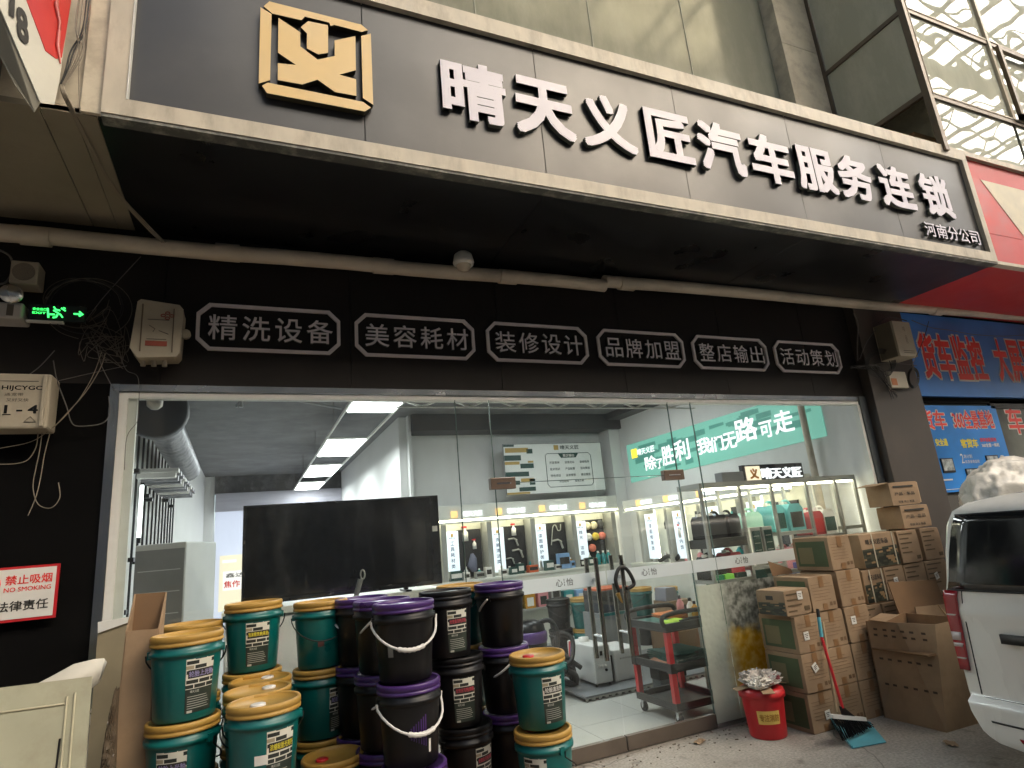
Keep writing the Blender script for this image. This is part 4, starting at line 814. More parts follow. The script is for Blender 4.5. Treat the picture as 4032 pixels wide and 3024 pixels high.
# ------------------------------------------------------------------ machines, mat, cart on the floor
T = thing('floor_grating', 'grey ramped metal grating with arched edge on the shop floor', 'grating', (3.5, 1.8, .012))
MB().box(2.78, 4.6, 1.22, 2.6, .045, .06).build('deck', M('grating_grey', (.16, .17, .18), .5, var=.3, scale=90), T)
g = MB(); n = 26
for k in range(n): x = 2.8+k*.07; g.poly([(x, 1.22, .013), (x+.012, 1.22, .013), (x+.02, 1.22, .036), (x+.05, 1.22, .036), (x+.058, 1.22, .013), (x+.07, 1.22, .013), (x+.07, 1.22, .045), (x, 1.22, .045)], (0, .03, 0))
g.build('arched_edge', shelf_grey, T); MB().box(2.8, 4.6, 1.26, 1.27, .013, .044).build('void', blackp, T)
T = thing('vacuum_generator', 'grey white machine with red and blue stripe on the grating', 'machine', (3.12, 1.6, .06))
MB().box(3.03, 3.22, 1.43, 1.95, .085, .42).build('body', white_machine, T, bevel=.012); MB().box(3.04, 3.21, 1.426, 1.4295, .1, .41).build('control_panel', appliance, T)
g = MB()
for k in range(3): g.cyl((3.08+k*.035, 1.43, .24), (3.08+k*.035, 1.415, .24), .011, 10)
g.build('knob', whitep, T); MB().box(3.10, 3.125, 1.418, 1.425, .33, .37).build('display', blackp, T); MB().cyl((3.15, 1.425, .2), (3.15, 1.41, .2), .012, 10).build('socket', blackp, T)
MB().poly([(3.028, 1.90, .42), (3.028, 1.86, .42), (3.028, 1.93, .2), (3.028, 1.95, .2)], (-.001, 0, 0)).build('stripe', redp, T); MB().poly([(3.028, 1.86, .42), (3.028, 1.83, .42), (3.028, 1.90, .2), (3.028, 1.93, .2)], (-.001, 0, 0)).build('stripe', M('stripe_blue', (.04, .06, .2), .4), T)
MB().lathe([(.05, .0), (.05, .04), (.0, .045)], (3.12, 1.75, .42), 16).build('inlet', whitep, T)
for x in (3.05, 3.2):
    for y in (1.46, 1.92): MB().cyl((x, y, .06), (x, y, .086), .012, 8).build('foot', rubber, T)
T = thing('steam_machine', 'cream white square machine with printed line behind the door handles', 'machine', (3.42, 1.55, .06))
MB().box(3.27, 3.58, 1.47, 1.9, .065, .345).build('body', white_machine, T, bevel=.01); g = MB(); text(g, '整店高压清洗设备', (3.34, 1.468, .255), X_, Z_, .14, .016); g.build('print', ink, T)
MB().box(3.55, 3.565, 1.467, 1.4695, .1, .115).build('switch', blackp, T); MB().cyl((3.25, 1.5, .061), (3.25, 1.5, .3), .022, 10).build('cable_post', rubber, T)
T = thing('tool_chest', 'tall dark grey chest with orange top behind the door handles', 'chest', (3.75, 2.3, .06))
MB().box(3.55, 4.02, 2.1, 2.5, .065, .6).build('lower_case', appliance_back, T, bevel=.008); MB().box(3.57, 3.98, 2.12, 2.48, .6, .83).build('upper_case', M('charcoal_case', (.05, .05, .05), .5), T, bevel=.008); MB().box(3.58, 3.97, 2.13, 2.47, .83, .85).build('tray', orange, T); MB().box(3.545, 4.025, 2.09, 2.098, .57, .6).build('trim', teal, T)
T = thing('wet_vacuum', 'black drum vacuum cleaner with purple band and hose', 'vacuum cleaner', (2.5, 1.55, .012))
MB().lathe([(0, .05), (.14, .05), (.15, .3), (.155, .52), (0, .52)], (2.47, 1.6, .0), 24).build('drum', blackp, T); MB().lathe([(.158, .52), (.165, .54), (.165, .6), (.15, .62), (0, .62)], (2.47, 1.6, .0), 24).build('band', purple, T); MB().lathe([(.15, .62), (.14, .68), (.06, .72), (0, .72)], (2.47, 1.6, 0), 24).build('head', blackp, T)
MB().tube(spline([(2.52, 1.55, .68), (2.64, 1.5, .7), (2.7, 1.48, .58), (2.66, 1.46, .42), (2.6, 1.44, .3), (2.78, 1.42, .33), (2.86, 1.5, .5), (2.76, 1.55, .56), (2.7, 1.52, .44), (2.9, 1.45, .25)]), .022, 8).build('hose', rubber, T)
for a in range(4): MB().cyl((2.47+.12*math.cos(a*1.57+.7), 1.6+.12*math.sin(a*1.57+.7), .012), (2.47+.12*math.cos(a*1.57+.7), 1.6+.12*math.sin(a*1.57+.7), .06), .02, 8).build('caster', rubber, T)
T = thing('rubbish_heap', 'dark bundle of hoses and cloth on the floor beside the vacuum cleaner', 'bundle', (2.75, 1.7, .012)); g = MB()
for k in range(7): g.tube(spline([(2.6+.1*rp.random(), 1.6+.3*rp.random(), .03+.1*k/2), (2.7+.1*rp.random(), 1.7+.2*rp.random(), .09+.05*k), (2.85+.1*rp.random(), 1.6+.2*rp.random(), .05+.04*k), (2.95, 1.7, .05)]), .03, 8)
g.build('hose', rubber, T)
T = thing('parts_poster', 'black and white poster of machine parts on the lower back cabinet', 'poster', (2.9, 4.25, .6)); MB().box(2.6, 3.25, 4.262, 4.274, .5, .92).build('sheet', paper, T); g = MB()
for k in range(26): x = 2.68+rp.random()*.5; z = .54+rp.random()*.3; g.tube(spline([(x, 4.26, z), (x+.05, 4.258, z+.05*rp.random()), (x+.04, 4.259, z-.03), (x-.03, 4.259, z-.02)]), .007+.01*rp.random(), 5)
g.build('print', ink, T)
# red and black service cart
CT = thing('service_cart', 'black three tier service cart with red posts just inside the glass doors', 'cart', (3.25, .44, .012))
def tray(z, d=.05, nm='tray'):
    g = MB(); x0, x1, y0, y1 = 3.0, 3.48, .18, .72; g.box(x0, x1, y0, y1, z, z+.012)
    for q in ((x0, x1, y0, y0+.02), (x0, x1, y1-.02, y1), (x0, x0+.02, y0+.02, y1-.02), (x1-.02, x1, y0+.02, y1-.02)): g.box(*q, z+.012, z+d)
    return g.build(nm, M('cart_black', (.022, .022, .022), .5), CT, bevel=.004)
tray(.105, .055); tray(.375, .06); tray(.665, .065)
for x, y in ((3.025, .21), (3.025, .69), (3.455, .21), (3.455, .69)): MB().box(x-.022, x+.022, y-.022, y+.022, .117, .7).build('post', redp, CT, bevel=.004); 
for x, y in ((3.025, .21), (3.025, .69)): MB().box(x-.03, x+.03, y-.03, y+.03, .37, .44).build('collar', M('cart_black', (.022, .022, .022), .5), CT)
for y0, s in ((.2, 1), (.7, -1)): MB().tube(spline([(3.0, y0, .71), (2.985, y0, .76), (3.03, y0, .79), (3.2, y0, .8), (3.44, y0, .79), (3.49, y0, .75), (3.47, y0, .71)]), .018, 8).build('handle', rubber, CT)
for x, y in ((3.04, .22), (3.04, .68), (3.44, .22), (3.44, .68)):
    g = MB(); g.mat(rubber).cyl((x-.013, y, .05), (x+.013, y, .05), .037, 16); g.mat(steel).cyl((x-.02, y, .05), (x+.02, y, .05), .012, 8).box(x-.018, x-.015, y-.015, y+.015, .05, .105).box(x+.015, x+.018, y-.015, y+.015, .05, .105); g.build('caster', None, CT)
def towel(x0, x1, y0, y1, z, mat, lab, layers=1, grp='folded towels on the cart'):
    g = MB(); nx, ny = 14, 12; rt = random.Random(int(x0*1000+z*77))
    ph = rt.random()*6
    for L_ in range(layers):
        vs = []; fs = []; th = .016
        for s_ in (0, 1):
            for i in range(nx+1):
                for j in range(ny+1):
                    u, v = i/nx, j/ny; ed = min(1, 6*min(u, 1-u))*min(1, 6*min(v, 1-v))
                    x = x0+(x1-x0)*u+.006*math.sin(9*v+ph+L_); y = y0+(y1-y0)*v+.006*math.sin(8*u+ph*2+L_)
                    zz = z+L_*th*1.05+(th*(.35+.65*ed**.5) if s_ else 0)+.006*math.sin(7*u+ph)*math.sin(6*v+ph)
                    vs.append((x, y, zz))
        N1 = (nx+1)*(ny+1)
        for i in range(nx):
            for j in range(ny):
                a = i*(ny+1)+j; fs += [(a, a+1, a+ny+2, a+ny+1), (a+N1, a+N1+ny+1, a+N1+ny+2, a+N1+1)]
        for i in range(nx): a = i*(ny+1); b = a+ny; fs += [(a, a+ny+1, a+ny+1+N1, a+N1), (b, b+N1, b+N1+ny+1, b+ny+1)]
        for j in range(ny): a = j; b = nx*(ny+1)+j; fs += [(a, a+N1, a+N1+1, a+1), (b, b+1, b+1+N1, b+N1)]
        g.add(vs, fs, True)
    return tag(g.build('folded_towel', mat), lab, 'towel', grp)
towel(3.03, 3.26, .38, .68, .690, cloth_green, 'folded green towel on the top tray of the cart', 2); towel(3.10, 3.33, .23, .45, .690, cloth_lime, 'lime green towel at the front of the top tray', 2); towel(3.22, 3.44, .42, .67, .706, cloth_orange, 'orange towel at the back of the top tray', 3)
towel(3.10, 3.44, .24, .62, .392, cloth_green, 'thick pile of green towels on the middle tray', 6); towel(3.02, 3.16, .34, .58, .392, cloth_pink, 'peach towel beside the green pile on the middle tray', 2)
T = thing('control_unit', 'black boxy unit on the floor behind the service cart', 'unit', (3.7, 1.1, .012)); MB().box(3.45, 3.75, 1.0, 1.15, .12, .36).build('case', blackp, T, bevel=.006); MB().box(3.5, 3.7, .995, .999, .2, .3).build('panel', slate, T); MB().box(3.46, 3.74, 1.01, 1.14, .013, .12).build('stand', slate, T)
T = thing('parts_carton', 'small brown carton with a grey bin on it inside the shop', 'carton', (4.5, 1.9, .012)); MB().box(4.26, 4.56, 1.8, 2.1, .35, .66).build('box', cardboard, T); MB().box(4.42, 4.50, 1.797, 1.7995, .55, .61).build('print', ink, T); MB().box(4.2, 4.62, 1.75, 2.15, .013, .35).build('base_box', cardboard_dark, T)
T = thing('grey_bin', 'grey plastic bin standing on the small carton', 'bin', (4.36, 1.95, .66)); g = MB(); g.poly([(4.25, 1.85, .661), (4.42, 1.85, .661), (4.40, 1.85, .80), (4.27, 1.85, .80)], (0, .2, 0)); g.build('body', M('bin_grey', (.2, .2, .23), .5), T, bevel=.006)

# ================================================================== BUCKETS IN FRONT OF THE GLASS
lab_camo = bpy.data.materials.new('camo_label'); lab_camo.use_nodes = True
def camo(m, colA, colB, colC, sx, sy, t0=.42, t1=.8, msz=0.0):
    nt = m.node_tree; N = nt.nodes; L = nt.links; b = N['Principled BSDF']; b.inputs['Roughness'].default_value = .45
    tc = N.new('ShaderNodeTexCoord'); br = N.new('ShaderNodeTexBrick'); br.inputs['Scale'].default_value = 1; br.offset = .37
    mp = N.new('ShaderNodeMapping'); mp.inputs['Scale'].default_value = (sx, sy, 1); L.new(tc.outputs['UV'], mp.inputs[0]); L.new(mp.outputs[0], br.inputs[0])
    br.inputs['Color1'].default_value = (0, 0, 0, 1); br.inputs['Color2'].default_value = (1, 1, 1, 1); br.inputs['Mortar'].default_value = (.7, .7, .7, 1); br.inputs['Mortar Size'].default_value = msz
    br.inputs['Brick Width'].default_value = .5; br.inputs['Row Height'].default_value = .16; br.inputs['Bias'].default_value = 0
    rp_ = N.new('ShaderNodeValToRGB'); e = rp_.color_ramp; e.interpolation = 'CONSTANT'
    e.elements[0].position = 0; e.elements[0].color = (*colA, 1); e.elements[1].position = t0; e.elements[1].color = (*colB, 1); q = e.elements.new(t1); q.color = (*colC, 1)
    L.new(br.outputs[0], rp_.inputs[0]); L.new(rp_.outputs[0], b.inputs['Base Color']); return m
camo(lab_camo, (.02, .025, .02), (.66, .65, .56), (.34, .3, .2), 1.15, 1.0, .62, .86, .022)
carton_camo = bpy.data.materials.new('camo_carton_print'); carton_camo.use_nodes = True
camo(carton_camo, (.02, .022, .016), (.05, .055, .035), (.28, .18, .09), 3.2, 1.6)
lab_dark = M('label_dark_green', (.022, .032, .024), .45)
label_print = M('label_print', (.4, .41, .36), .6)
def patch(g, r0, r1, z0, z1, a0, a1, off, n=10):
    """curved label on the tapered wall; angles measured from -y, positive to the right"""
    b = len(g.v); vs = []; fs = []
    for i in range(n+1):
        for j in (0, 1):
            a = a0+(a1-a0)*i/n; r = (r0, r1)[j]+off; vs.append((r*math.sin(a), -r*math.cos(a), (z0, z1)[j])); g.uv[b+2*i+j] = (i/n, j)
    for i in range(n): fs.append((2*i, 2*i+2, 2*i+3, 2*i+1))
    g.add(vs, fs, True)
RB = lambda z: .1285+(.148-.1285)*z/.3
def make_bucket(kind, title=None, tcol=None, handle='wire', hang=0.0, la=.35, cap=None, label=True, sticker=None, glyph=None):
    """a 20 litre pail; la = angle of the label, hang = how far the bail has swung down"""
    T = thing('plastic_bucket', 'x', 'bucket', (0, 0, 0), local=True)
    body, lid = {'teal': (teal, ochre), 'purple': (blackp, purple), 'black': (blackp, blackp)}[kind]
    g = MB(); g.lathe([(0, .0), (.122, 0), (.1285, .008), (RB(.26), .26), (RB(.27), .27), (.157, .272), (.158, .290), (.150, .292), (.149, .318)], n=40); g.build('body', body, T)
    g = MB(); g.lathe([(.149, .312), (.156, .3135), (.1565, .324), (.1535, .326), (.1535, .333), (.1565, .335), (.156, .352), (.152, .358), (.143, .3585), (.139, .354), (.138, .346), (.0, .346)], n=44); g.build('lid', lid, T)
    if cap:
        g = MB(); g.lathe([(.032, 0), (.032, .008), (.026, .010), (0, .010)], (.06*math.sin(cap[1]), -.06*math.cos(cap[1]), .346), 18); g.build('cap', cap[0], T)
    # ears and bail
    for s in (-1, 1): g = MB(); g.box(s*.150-.012, s*.150+.012, -.014, .014, .262, .294); g.build('ear', body, T)
    cm = {'wire': cable_black, 'white': whitep}[handle]; r = .0035 if handle == 'wire' else .0062
    P = []
    for k in range(17):
        t = math.pi*k/16; x = -.166*math.cos(t); d = .135*math.sin(t); P.append((x, -d*math.cos(hang)*(1 if hang < 1.2 else 1)-.018*math.sin(t), .278-d*math.sin(hang)))
    if hang > .8: P = [(x, -max(abs(y), math.sqrt(max(0, .1585**2-x*x))+.004) if abs(x) < .158 else -.01, z) for x, y, z in P]
    if label: P = [(x*1.015, -y if y < 0 else y, z) for x, y, z in P]            # swung to the far side of the label
    g = MB(); g.tube(P, r, 8); g.build('bail', cm, T)
    if handle == 'white':
        g = MB(); q = P[6:11]; g.tube(spline(q, 3), [.010+.0022*(i % 2) for i in range(13)], 10); g.build('grip', whitep, T)
    if label:
        h = .30; w0 = .44
        g = MB(); patch(g, RB(.035), RB(.132), .035, .132, la-w0, la+w0, .0012); g.uv = {}; g.build('label_panel', lab_dark, T)
        g = MB(); patch(g, RB(.132), RB(.256), .132, .256, la-w0, la+w0, .0012); L_ = g.build('label', lab_camo, T)
        g = MB(); patch(g, RB(.176), RB(.21), .176, .211, la-w0*.86, la+w0*.95, .0018); g.uv = {}; g.build('title_strip', ink, T)
        wp = lambda a_, z_: (lambda a, b, d: Vector(((RB(z_+b)+d)*math.sin(a_+a/.14), -(RB(z_+b)+d)*math.cos(a_+a/.14), z_+b)))
        if title:
            g = MB(); text(g, title, (0, 0, 0), X_, Z_, .106, .025, bold=.014, lift=.0023, warp=wp(la-w0*.8, .181)); g.build('title', tcol, T)
        g = MB()
        text(g, '晴天义匠', (0, 0, 0), X_, Z_, .038, .011, bold=.014, lift=.002, warp=wp(la-w0*.68, .116)); rl = random.Random(5)
        for i in range(6):
            z = .100-i*.0095; e = la+w0*(.1+.7*rl.random()); patch(g, RB(z), RB(z), z, z+.0022, la-w0*.85, e, .0019, 5)
        patch(g, RB(.07), RB(.07), .036, .046, la-w0*.85, la-w0*.5, .0019, 4)
        g.uv = {}; g.build('label_print', label_print, T)
    if sticker:
        g = MB(); patch(g, RB(sticker[1]), RB(sticker[2]), sticker[1], sticker[2], sticker[0]-sticker[3], sticker[0]+sticker[3], .0016, 5); g.uv = {}; g.build('sticker', sticker[4], T)
    if glyph:
        g = MB(); rg = random.Random(2)
        for k in range(7): 
            a = -.36+k*.085; patch(g, RB(.1), RB(.2), .125-.006*k, .175+.008*k, a+.02, a+.05+.02*rg.random(), .0014, 2)
        g.uv = {}; g.build('brush_mark', purple, T)
    return T
yel = yellow_ink; lila = M('lilac_ink', (.3, .27, .5), .6); lred = M('maroon_strip_text', (.5, .05, .08), .6)
proto = {}
proto['tealA'] = make_bucket('teal', '轮胎上光釉', lila, hang=1.5, la=.48, cap=None)
proto['tealB'] = make_bucket('teal', '浓缩轮胎光亮剂', yel, hang=1.5, la=.46, cap=(whitep, -.5), sticker=(-.13, .135, .172, .19, paper))
proto['tealC'] = make_bucket('teal', '泡沫精洗液(高泡)', yel, hang=1.5, la=.28)
proto['tealD'] = make_bucket('teal', hang=1.25, la=0, label=False, sticker=(-.1, .12, .15, .12, M('faded_red_mark', (.14, .06, .05), .6)))
proto['tealE'] = make_bucket('teal', '轮毂清洗剂', paper, hang=1.5, la=.55, cap=(redp, -.9))
proto['purpA'] = make_bucket('purple', hang=1.28, la=0, label=False, handle='white', sticker=(-.72, .12, .17, .10, M('old_grey_label', (.2, .19, .18), .6)))
proto['purpB'] = make_bucket('purple', hang=1.28, la=0, label=False, handle='white', sticker=(.35, .06, .115, .045, paper), glyph=True)
proto['purpC'] = make_bucket('purple', hang=.75, la=0, label=False, handle='white')
proto['blackA'] = make_bucket('black', '全效去污剂(浓缩)', lred, hang=1.45, la=.15)
used = {}
H = .35; Z0 = .145
def put(kind, x, y, lvl, lab, rz=0, grp=None, z=None):
    root = proto[kind]; o = copy_tree(root) if kind in used else root; used[kind] = 1
    base = Z0 if x < -.2 else Z0+.06 if x < .2 and y < -.2 else Z0+.07 if x < .2 else Z0+.035     # the pallets are not level
    o.location = (x, y, base+H*lvl if z is None else z); o.rotation_euler = (0, 0, rz); o.scale = (.958, .958, H/.36); o['label'] = lab
    o['group'] = grp or ('buckets stacked in front of the glass'); return o
put('tealA', -.243, -.70, 0, 'lowest teal bucket of the front left stack', .4); put('tealA', -.243, -.70, 1, 'middle teal bucket of the front left stack, its label facing the viewer', -.71); put('tealA', -.24, -.71, 2, 'top teal bucket of the front left stack, ochre lid, label to the right', .03)
for l, nm in enumerate(('bottom', 'middle', 'top')): put('tealA', -.262, -.18, l, '%s teal bucket of the stack behind the front left one, beside the tall cardboard' % nm, 1.9+l)
put('tealB', .080, -.94, 0, 'teal bucket under the one with yellow lettering', 1.2); put('tealB', .080, -.94, 1, 'teal bucket with yellow lettering and white cap, topmost in its stack of two', .04)
for x, y, nm, r in ((.058, -.665, 'second', 2.2), (.075, -.40, 'third', 2.6)):
    for l in (0, 1): put('tealB', x, y, l, '%s teal bucket of the %s stack of two behind the yellow lettered bucket' % (('lower', 'upper')[l], nm), r+l*.4)
put('tealC', .04, -.155, 0, 'lowest teal bucket of the stack under the television corner', 2); put('tealC', .04, -.155, 1, 'middle teal bucket of the stack under the television corner', 1.6); put('tealC', .04, -.155, 2, 'teal bucket with facing camo label topmost under the television corner', -.12)
put('tealA', .392, -.16, 0, 'lowest teal bucket of the stack left of the purple lids', 2.5); put('tealA', .392, -.16, 1, 'middle teal bucket left of the purple lids, its label turned right', .2); put('tealD', .395, -.16, 2, 'top teal bucket left of the purple lids, thin wire bail, no label', 0)
put('tealE', .407, -.55, 0, 'single low teal bucket with red cap in its recessed ochre lid', -.3)
for l, k, nm, r in ((0, 'purpA', 'bottom', .1), (1, 'purpB', 'middle', .12), (2, 'purpA', 'top', -.02)): put(k, .718-.006*l, -.94+.02*l, l, '%s black bucket with purple lid and white bail of the front stack' % nm, r)
for l, nm in enumerate(('bottom', 'middle', 'top')):
    put('purpC', .66, -.60, l, '%s black bucket with purple lid of the stack just behind the front one' % nm, -1.0-.5*l)
    put('purpC', .605, -.28, l, '%s black bucket with purple lid of the stack nearest the glass' % nm, -.9+.2*l)
put('blackA', 1.115, -.49, 0, 'lowest all black bucket with camo label', .33); put('blackA', 1.085, -.49, 1, 'middle all black bucket with camo label, bail hanging', -.18); put('blackA', 1.04, -.50, 2, 'top all black bucket with camo label and ribbed lid', .03)
for l, nm in enumerate(('bottom', 'middle', 'top')): put('purpC', 1.40, -.42, l, '%s black bucket with purple lid behind the right teal stack' % nm, -1.0-.7*l)
put('tealE', 1.41, -.86, 0, 'lower teal bucket of the right stack of two beside the door', -1.38); put('tealE', 1.432, -.82, 1, 'upper teal bucket with red cap beside the glass door', -.43)
for l, nm in enumerate(('bottom', 'middle', 'top')): put('tealC', 1.24, -.16, l, '%s teal bucket half hidden behind the black and purple stacks' % nm, 2.0)
# buckets inside the shop, on the floor
for x, y, l, k, lab in ((3.78, 2.9, 0, 'tealC', 'lower teal bucket inside, left of a pair by the back cabinet'), (3.78, 2.9, 1, 'tealC', 'upper teal bucket inside, left of a pair by the back cabinet'), (4.04, 2.75, 0, 'tealE', 'lower teal bucket inside, right of a pair by the back cabinet'), (4.04, 2.75, 1, 'tealC', 'upper teal bucket inside, right of a pair by the back cabinet'),
                        (3.55, 3.1, 0, 'blackA', 'lower black bucket inside, beside the teal pair'), (3.55, 3.1, 1, 'blackA', 'upper black bucket inside, beside the teal pair'), (4.95, 2.75, 0, 'tealD', 'lower teal bucket under the right wall cabinet'), (4.93, 2.75, 1, 'tealE', 'upper teal bucket with ochre lid under the right wall cabinet'), (4.78, 3.1, 0, 'blackA', 'lower dark bucket behind the teal one at the right cabinet'), (4.78, 3.1, 1, 'tealD', 'upper dark teal bucket at the right cabinet')):
    put(k, x, y, l, lab, -.3+x, 'buckets on the shop floor', z=.013+H*l)
# wooden pallets the outside stacks stand on
def pallet(x0, x1, y0, y1, lab):
    T = thing('pallet', lab, 'pallet', ((x0+x1)/2, (y0+y1)/2, 0), 'pallets under the stacked buckets'); n = 7
    for k in range(n): y = y0+(y1-y0-.09)*k/(n-1); MB().box(x0, x1, y, y+.09, .125, .1445).build('deck_board', wood, T)
    for x in (x0, (x0+x1)/2-.04, x1-.08): MB().box(x, x+.08, y0, y1, 0, .1245).build('runner', wood, T)
pallet(-.42, .56, -1.25, -.0105, 'wooden pallet under the teal buckets at the left'); pallet(.565, 1.66, -1.06, -.0105, 'wooden pallet under the black and purple buckets')

# ================================================================== LEFT SIDE: BOARDS, BOXES, SIGNS, WIRES
T = thing('cream_panel', 'cream framed cupboard panel leaning in the lower left corner', 'panel', (-.8, -1.0, 0))
a, b, c = at(-300, 2745, -1.0), at(362, 2663, -1.0), at(300, 3500, -1.16)
g = MB(); w_ = b-a; dn = c-b; n = w_.cross(dn).normalized(); n = -n if n.y > 0 else n
g.poly([b, a, a+dn, b+dn], -n*.014); g.build('board', cream_board, T, bevel=.004)
g = MB(); u = w_.normalized(); v = dn.normalized()
for p0, p1 in ((b-u*.05+v*.05, b-u*.05+v*.9), (b-u*.075+v*.06, b-u*.075+v*.9), (b-u*.62+v*.085, b-u*.08+v*.085)): g.tube([p0+n*.002, p1+n*.002], .004, 6)
g.build('raised_bead', M('cream_bead', (.5, .46, .32), .4), T); MB().tube([b-u*.085+v*.2, b-u*.10+v*.62], .004, 6).build('slot', blackp, T)
T = thing('curled_sheet', 'white plastic sheet curling up behind the cream panel', 'sheet', (-.6, -.9, 1.0)); g = MB(); P = [at(355, 2700, -.93), at(1, 2760, -.93)]
vs = []; prof = [(-180, 2725), (110, 2712), (200, 2665), (290, 2615), (370, 2595), (408, 2592), (418, 2606)]; bot = [(-180, 2800), (130, 2790), (230, 2770), (310, 2740), (360, 2710), (385, 2690), (388, 2685)]
for i, (p, q) in enumerate(zip(prof, bot)): vs += [at(*p, -.93+.012*i), at(*q, -.97+.02*i)]
g.add(vs, [(2*i, 2*i+2, 2*i+3, 2*i+1) for i in range(6)], True); o = g.build('sheet', M('white_sheet', (.55, .52, .45), .5), T); sm = o.modifiers.new('solid', 'SOLIDIFY'); sm.thickness = .004
T = thing('tall_carton', 'tall narrow brown cardboard trough standing open beside the buckets', 'carton', (-.45, -.5, 0))
tl, tr, bl = at(535, 2339, -.55), at(652, 2331, -.55), at(438, 3300, -.62)
d = bl-tl; g = MB(); W_ = tr-tl
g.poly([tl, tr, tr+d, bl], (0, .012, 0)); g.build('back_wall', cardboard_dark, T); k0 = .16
e1, e2 = tl+d*k0, tr+d*k0
g = MB(); F_ = Vector((-.01, -.07, .0)); g.poly([e1+F_, e2+F_, tr+d*1.0+F_, bl+F_], (0, -.006, 0)); g.build('front_wall', cardboard, T)
g = MB(); g.poly([tr, tr+d, tr+d+F_, e2+F_], (.006, 0, 0)); g.poly([tl, bl, bl+F_, e1+F_], (-.006, 0, 0)); g.build('side_wall', cardboard, T)
T = thing('beige_sheet', 'beige board standing against the lower left of the glass', 'board', (-.6, -.1, 0)); g = MB()
q = [at(385, 2492, -.09), at(520, 2444, -.09), at(520, 3150, -.05), at(330, 3150, -.05)]; g.poly(q, (0, .02, 0)); g.build('board', M('beige_board', (.27, .23, .15), .6), T); MB().poly([at(385, 2450, -.1), at(520, 2428, -.1), at(520, 2446, -.1), at(385, 2493, -.1)], (0, .02, 0)).build('rim', white_alu, T)
T = thing('wrapped_bundle', 'dark plastic wrapped bundle between the cream panel and the cardboard', 'bundle', (-.55, -.75, 0)); g = MB(); rw = random.Random(4)
rw = random.Random(9); vs = []; fs = []; nu, nv = 14, 40
for side in (0, 1):
    for i in range(nv+1):
        t = i/nv; A = at(385+20*t+50*t*t, 3150-440*t, -.84); Bq = at(455+10*t+5*t*t, 3150-440*t, -.74)
        for j in range(nu+1): 
            u = j/nu; p = A.lerp(Bq, u); e = math.sin(math.pi*u)**.5; vs.append(p+Vector((0, (-.035 if side else .03)*e+rw.uniform(-.008, .008)*e, rw.uniform(-.008, .008))))
K0 = (nu+1)*(nv+1)
for side in (0, 1):
    for i in range(nv):
        for j in range(nu): q_ = side*K0+i*(nu+1)+j; fs.append((q_, q_+1, q_+nu+2, q_+nu+1) if side else (q_, q_+nu+1, q_+nu+2, q_+1))
g.add(vs, fs, False); g.build('wrapping', M('clear_film_wrap', (.11, .085, .06), .12, var=.5, scale=14), T)
pass

T = thing('junction_box', 'beige plastic telecom junction box with red flower logo left of the badges', 'junction box', (-.5, -.12, 2.68))
q = [(-.617, 3.005), (-.60, 3.02), (-.40, 2.998), (-.378, 2.97), (-.388, 2.70), (-.405, 2.675), (-.60, 2.662), (-.64, 2.72)]
MB().poly([(x, -.16, z) for x, z in q][::-1], (0, .15, 0)).build('case', box_beige, T, bevel=.012)
g = MB(); g.box(-.592, -.585, -.165, -.16, 2.70, 2.99); g.box(-.43, -.425, -.165, -.16, 2.70, 2.97); g.build('seam', M('seam_brown', (.15, .11, .07), .6), T)
g = MB()
for cx, cz in ((0, .016), (-.022, 0), (.022, 0), (0, -.016)): g.tube([(-.46+cx+.012*math.cos(t), -.163, 2.925+cz+.008*math.sin(t)) for t in [k*.785 for k in range(8)]], .003, 5, close=True)
g.build('logo', M('faded_red', (.32, .07, .04), .6), T); MB().box(-.565, -.455, -.1635, -.160, 2.735, 2.765).build('red_notice', M('faded_red', (.32, .07, .04), .6), T)
g = MB(); g.box(-.56, -.45, -.163, -.16, 2.895, 2.899); g.box(-.56, -.46, -.163, -.16, 2.775, 2.778); g.tube([(-.55, -.162, 2.86), (-.52, -.162, 2.84), (-.53, -.162, 2.82)], .002, 4); g.tube([(-.5, -.162, 2.83), (-.45, -.162, 2.81)], .002, 4); g.build('print', M('faded_print', (.12, .1, .08), .6), T)
MB().cyl((-.365, -.13, 2.83), (-.365, -.10, 2.83), .028, 14).build('latch', box_beige, T)
for k in range(3): MB().cyl((-.58+k*.055, -.08, 2.67), (-.58+k*.055, -.08, 2.635), .014, 8).build('gland', box_beige, T)
T = thing('junction_box', 'beige telecom box with black stencilled letters and 1 - 4 on the left wall', 'junction box', (-1.12, -.12, 2.25))
MB().box(-1.30, -.985, -.17, -.01, 2.25, 2.55).build('case', box_beige, T, bevel=.012); MB().box(-1.02, -1.0, -.185, -.17, 2.26, 2.54).build('lid_rib', box_beige, T, bevel=.004)
g = MB(); P = at(6, 1539, -.1705); Q = at(167, 1537, -.1705); text(g, 'HIJCYGC', P, X_, Z_, Q.x-P.x, .03, bold=.015); P = at(14, 1628, -.1705); Q = at(148, 1628, -.1705); text(g, '1 - 4', P, X_, Z_, Q.x-P.x, .045, bold=.03); g.box(P.x-.005, P.x+.03, -.1725, -.171, P.z-.008, P.z-.004); g.build('stencil', blackp, T)
g = MB(); text(g, '通宽带', (-1.18, -.1705, 2.425), X_, Z_, .08, .018); text(g, '又好又快', (-1.17, -.1705, 2.395), X_, Z_, .095, .018); g.box(-1.25, -1.04, -.172, -.171, 2.505, 2.508); g.tube([(-1.06, -.172, 2.315), (-1.085, -.172, 2.285), (-1.035, -.172, 2.285)], .0025, 4, close=True); g.build('print', M('faded_print', (.12, .1, .08), .6), T)
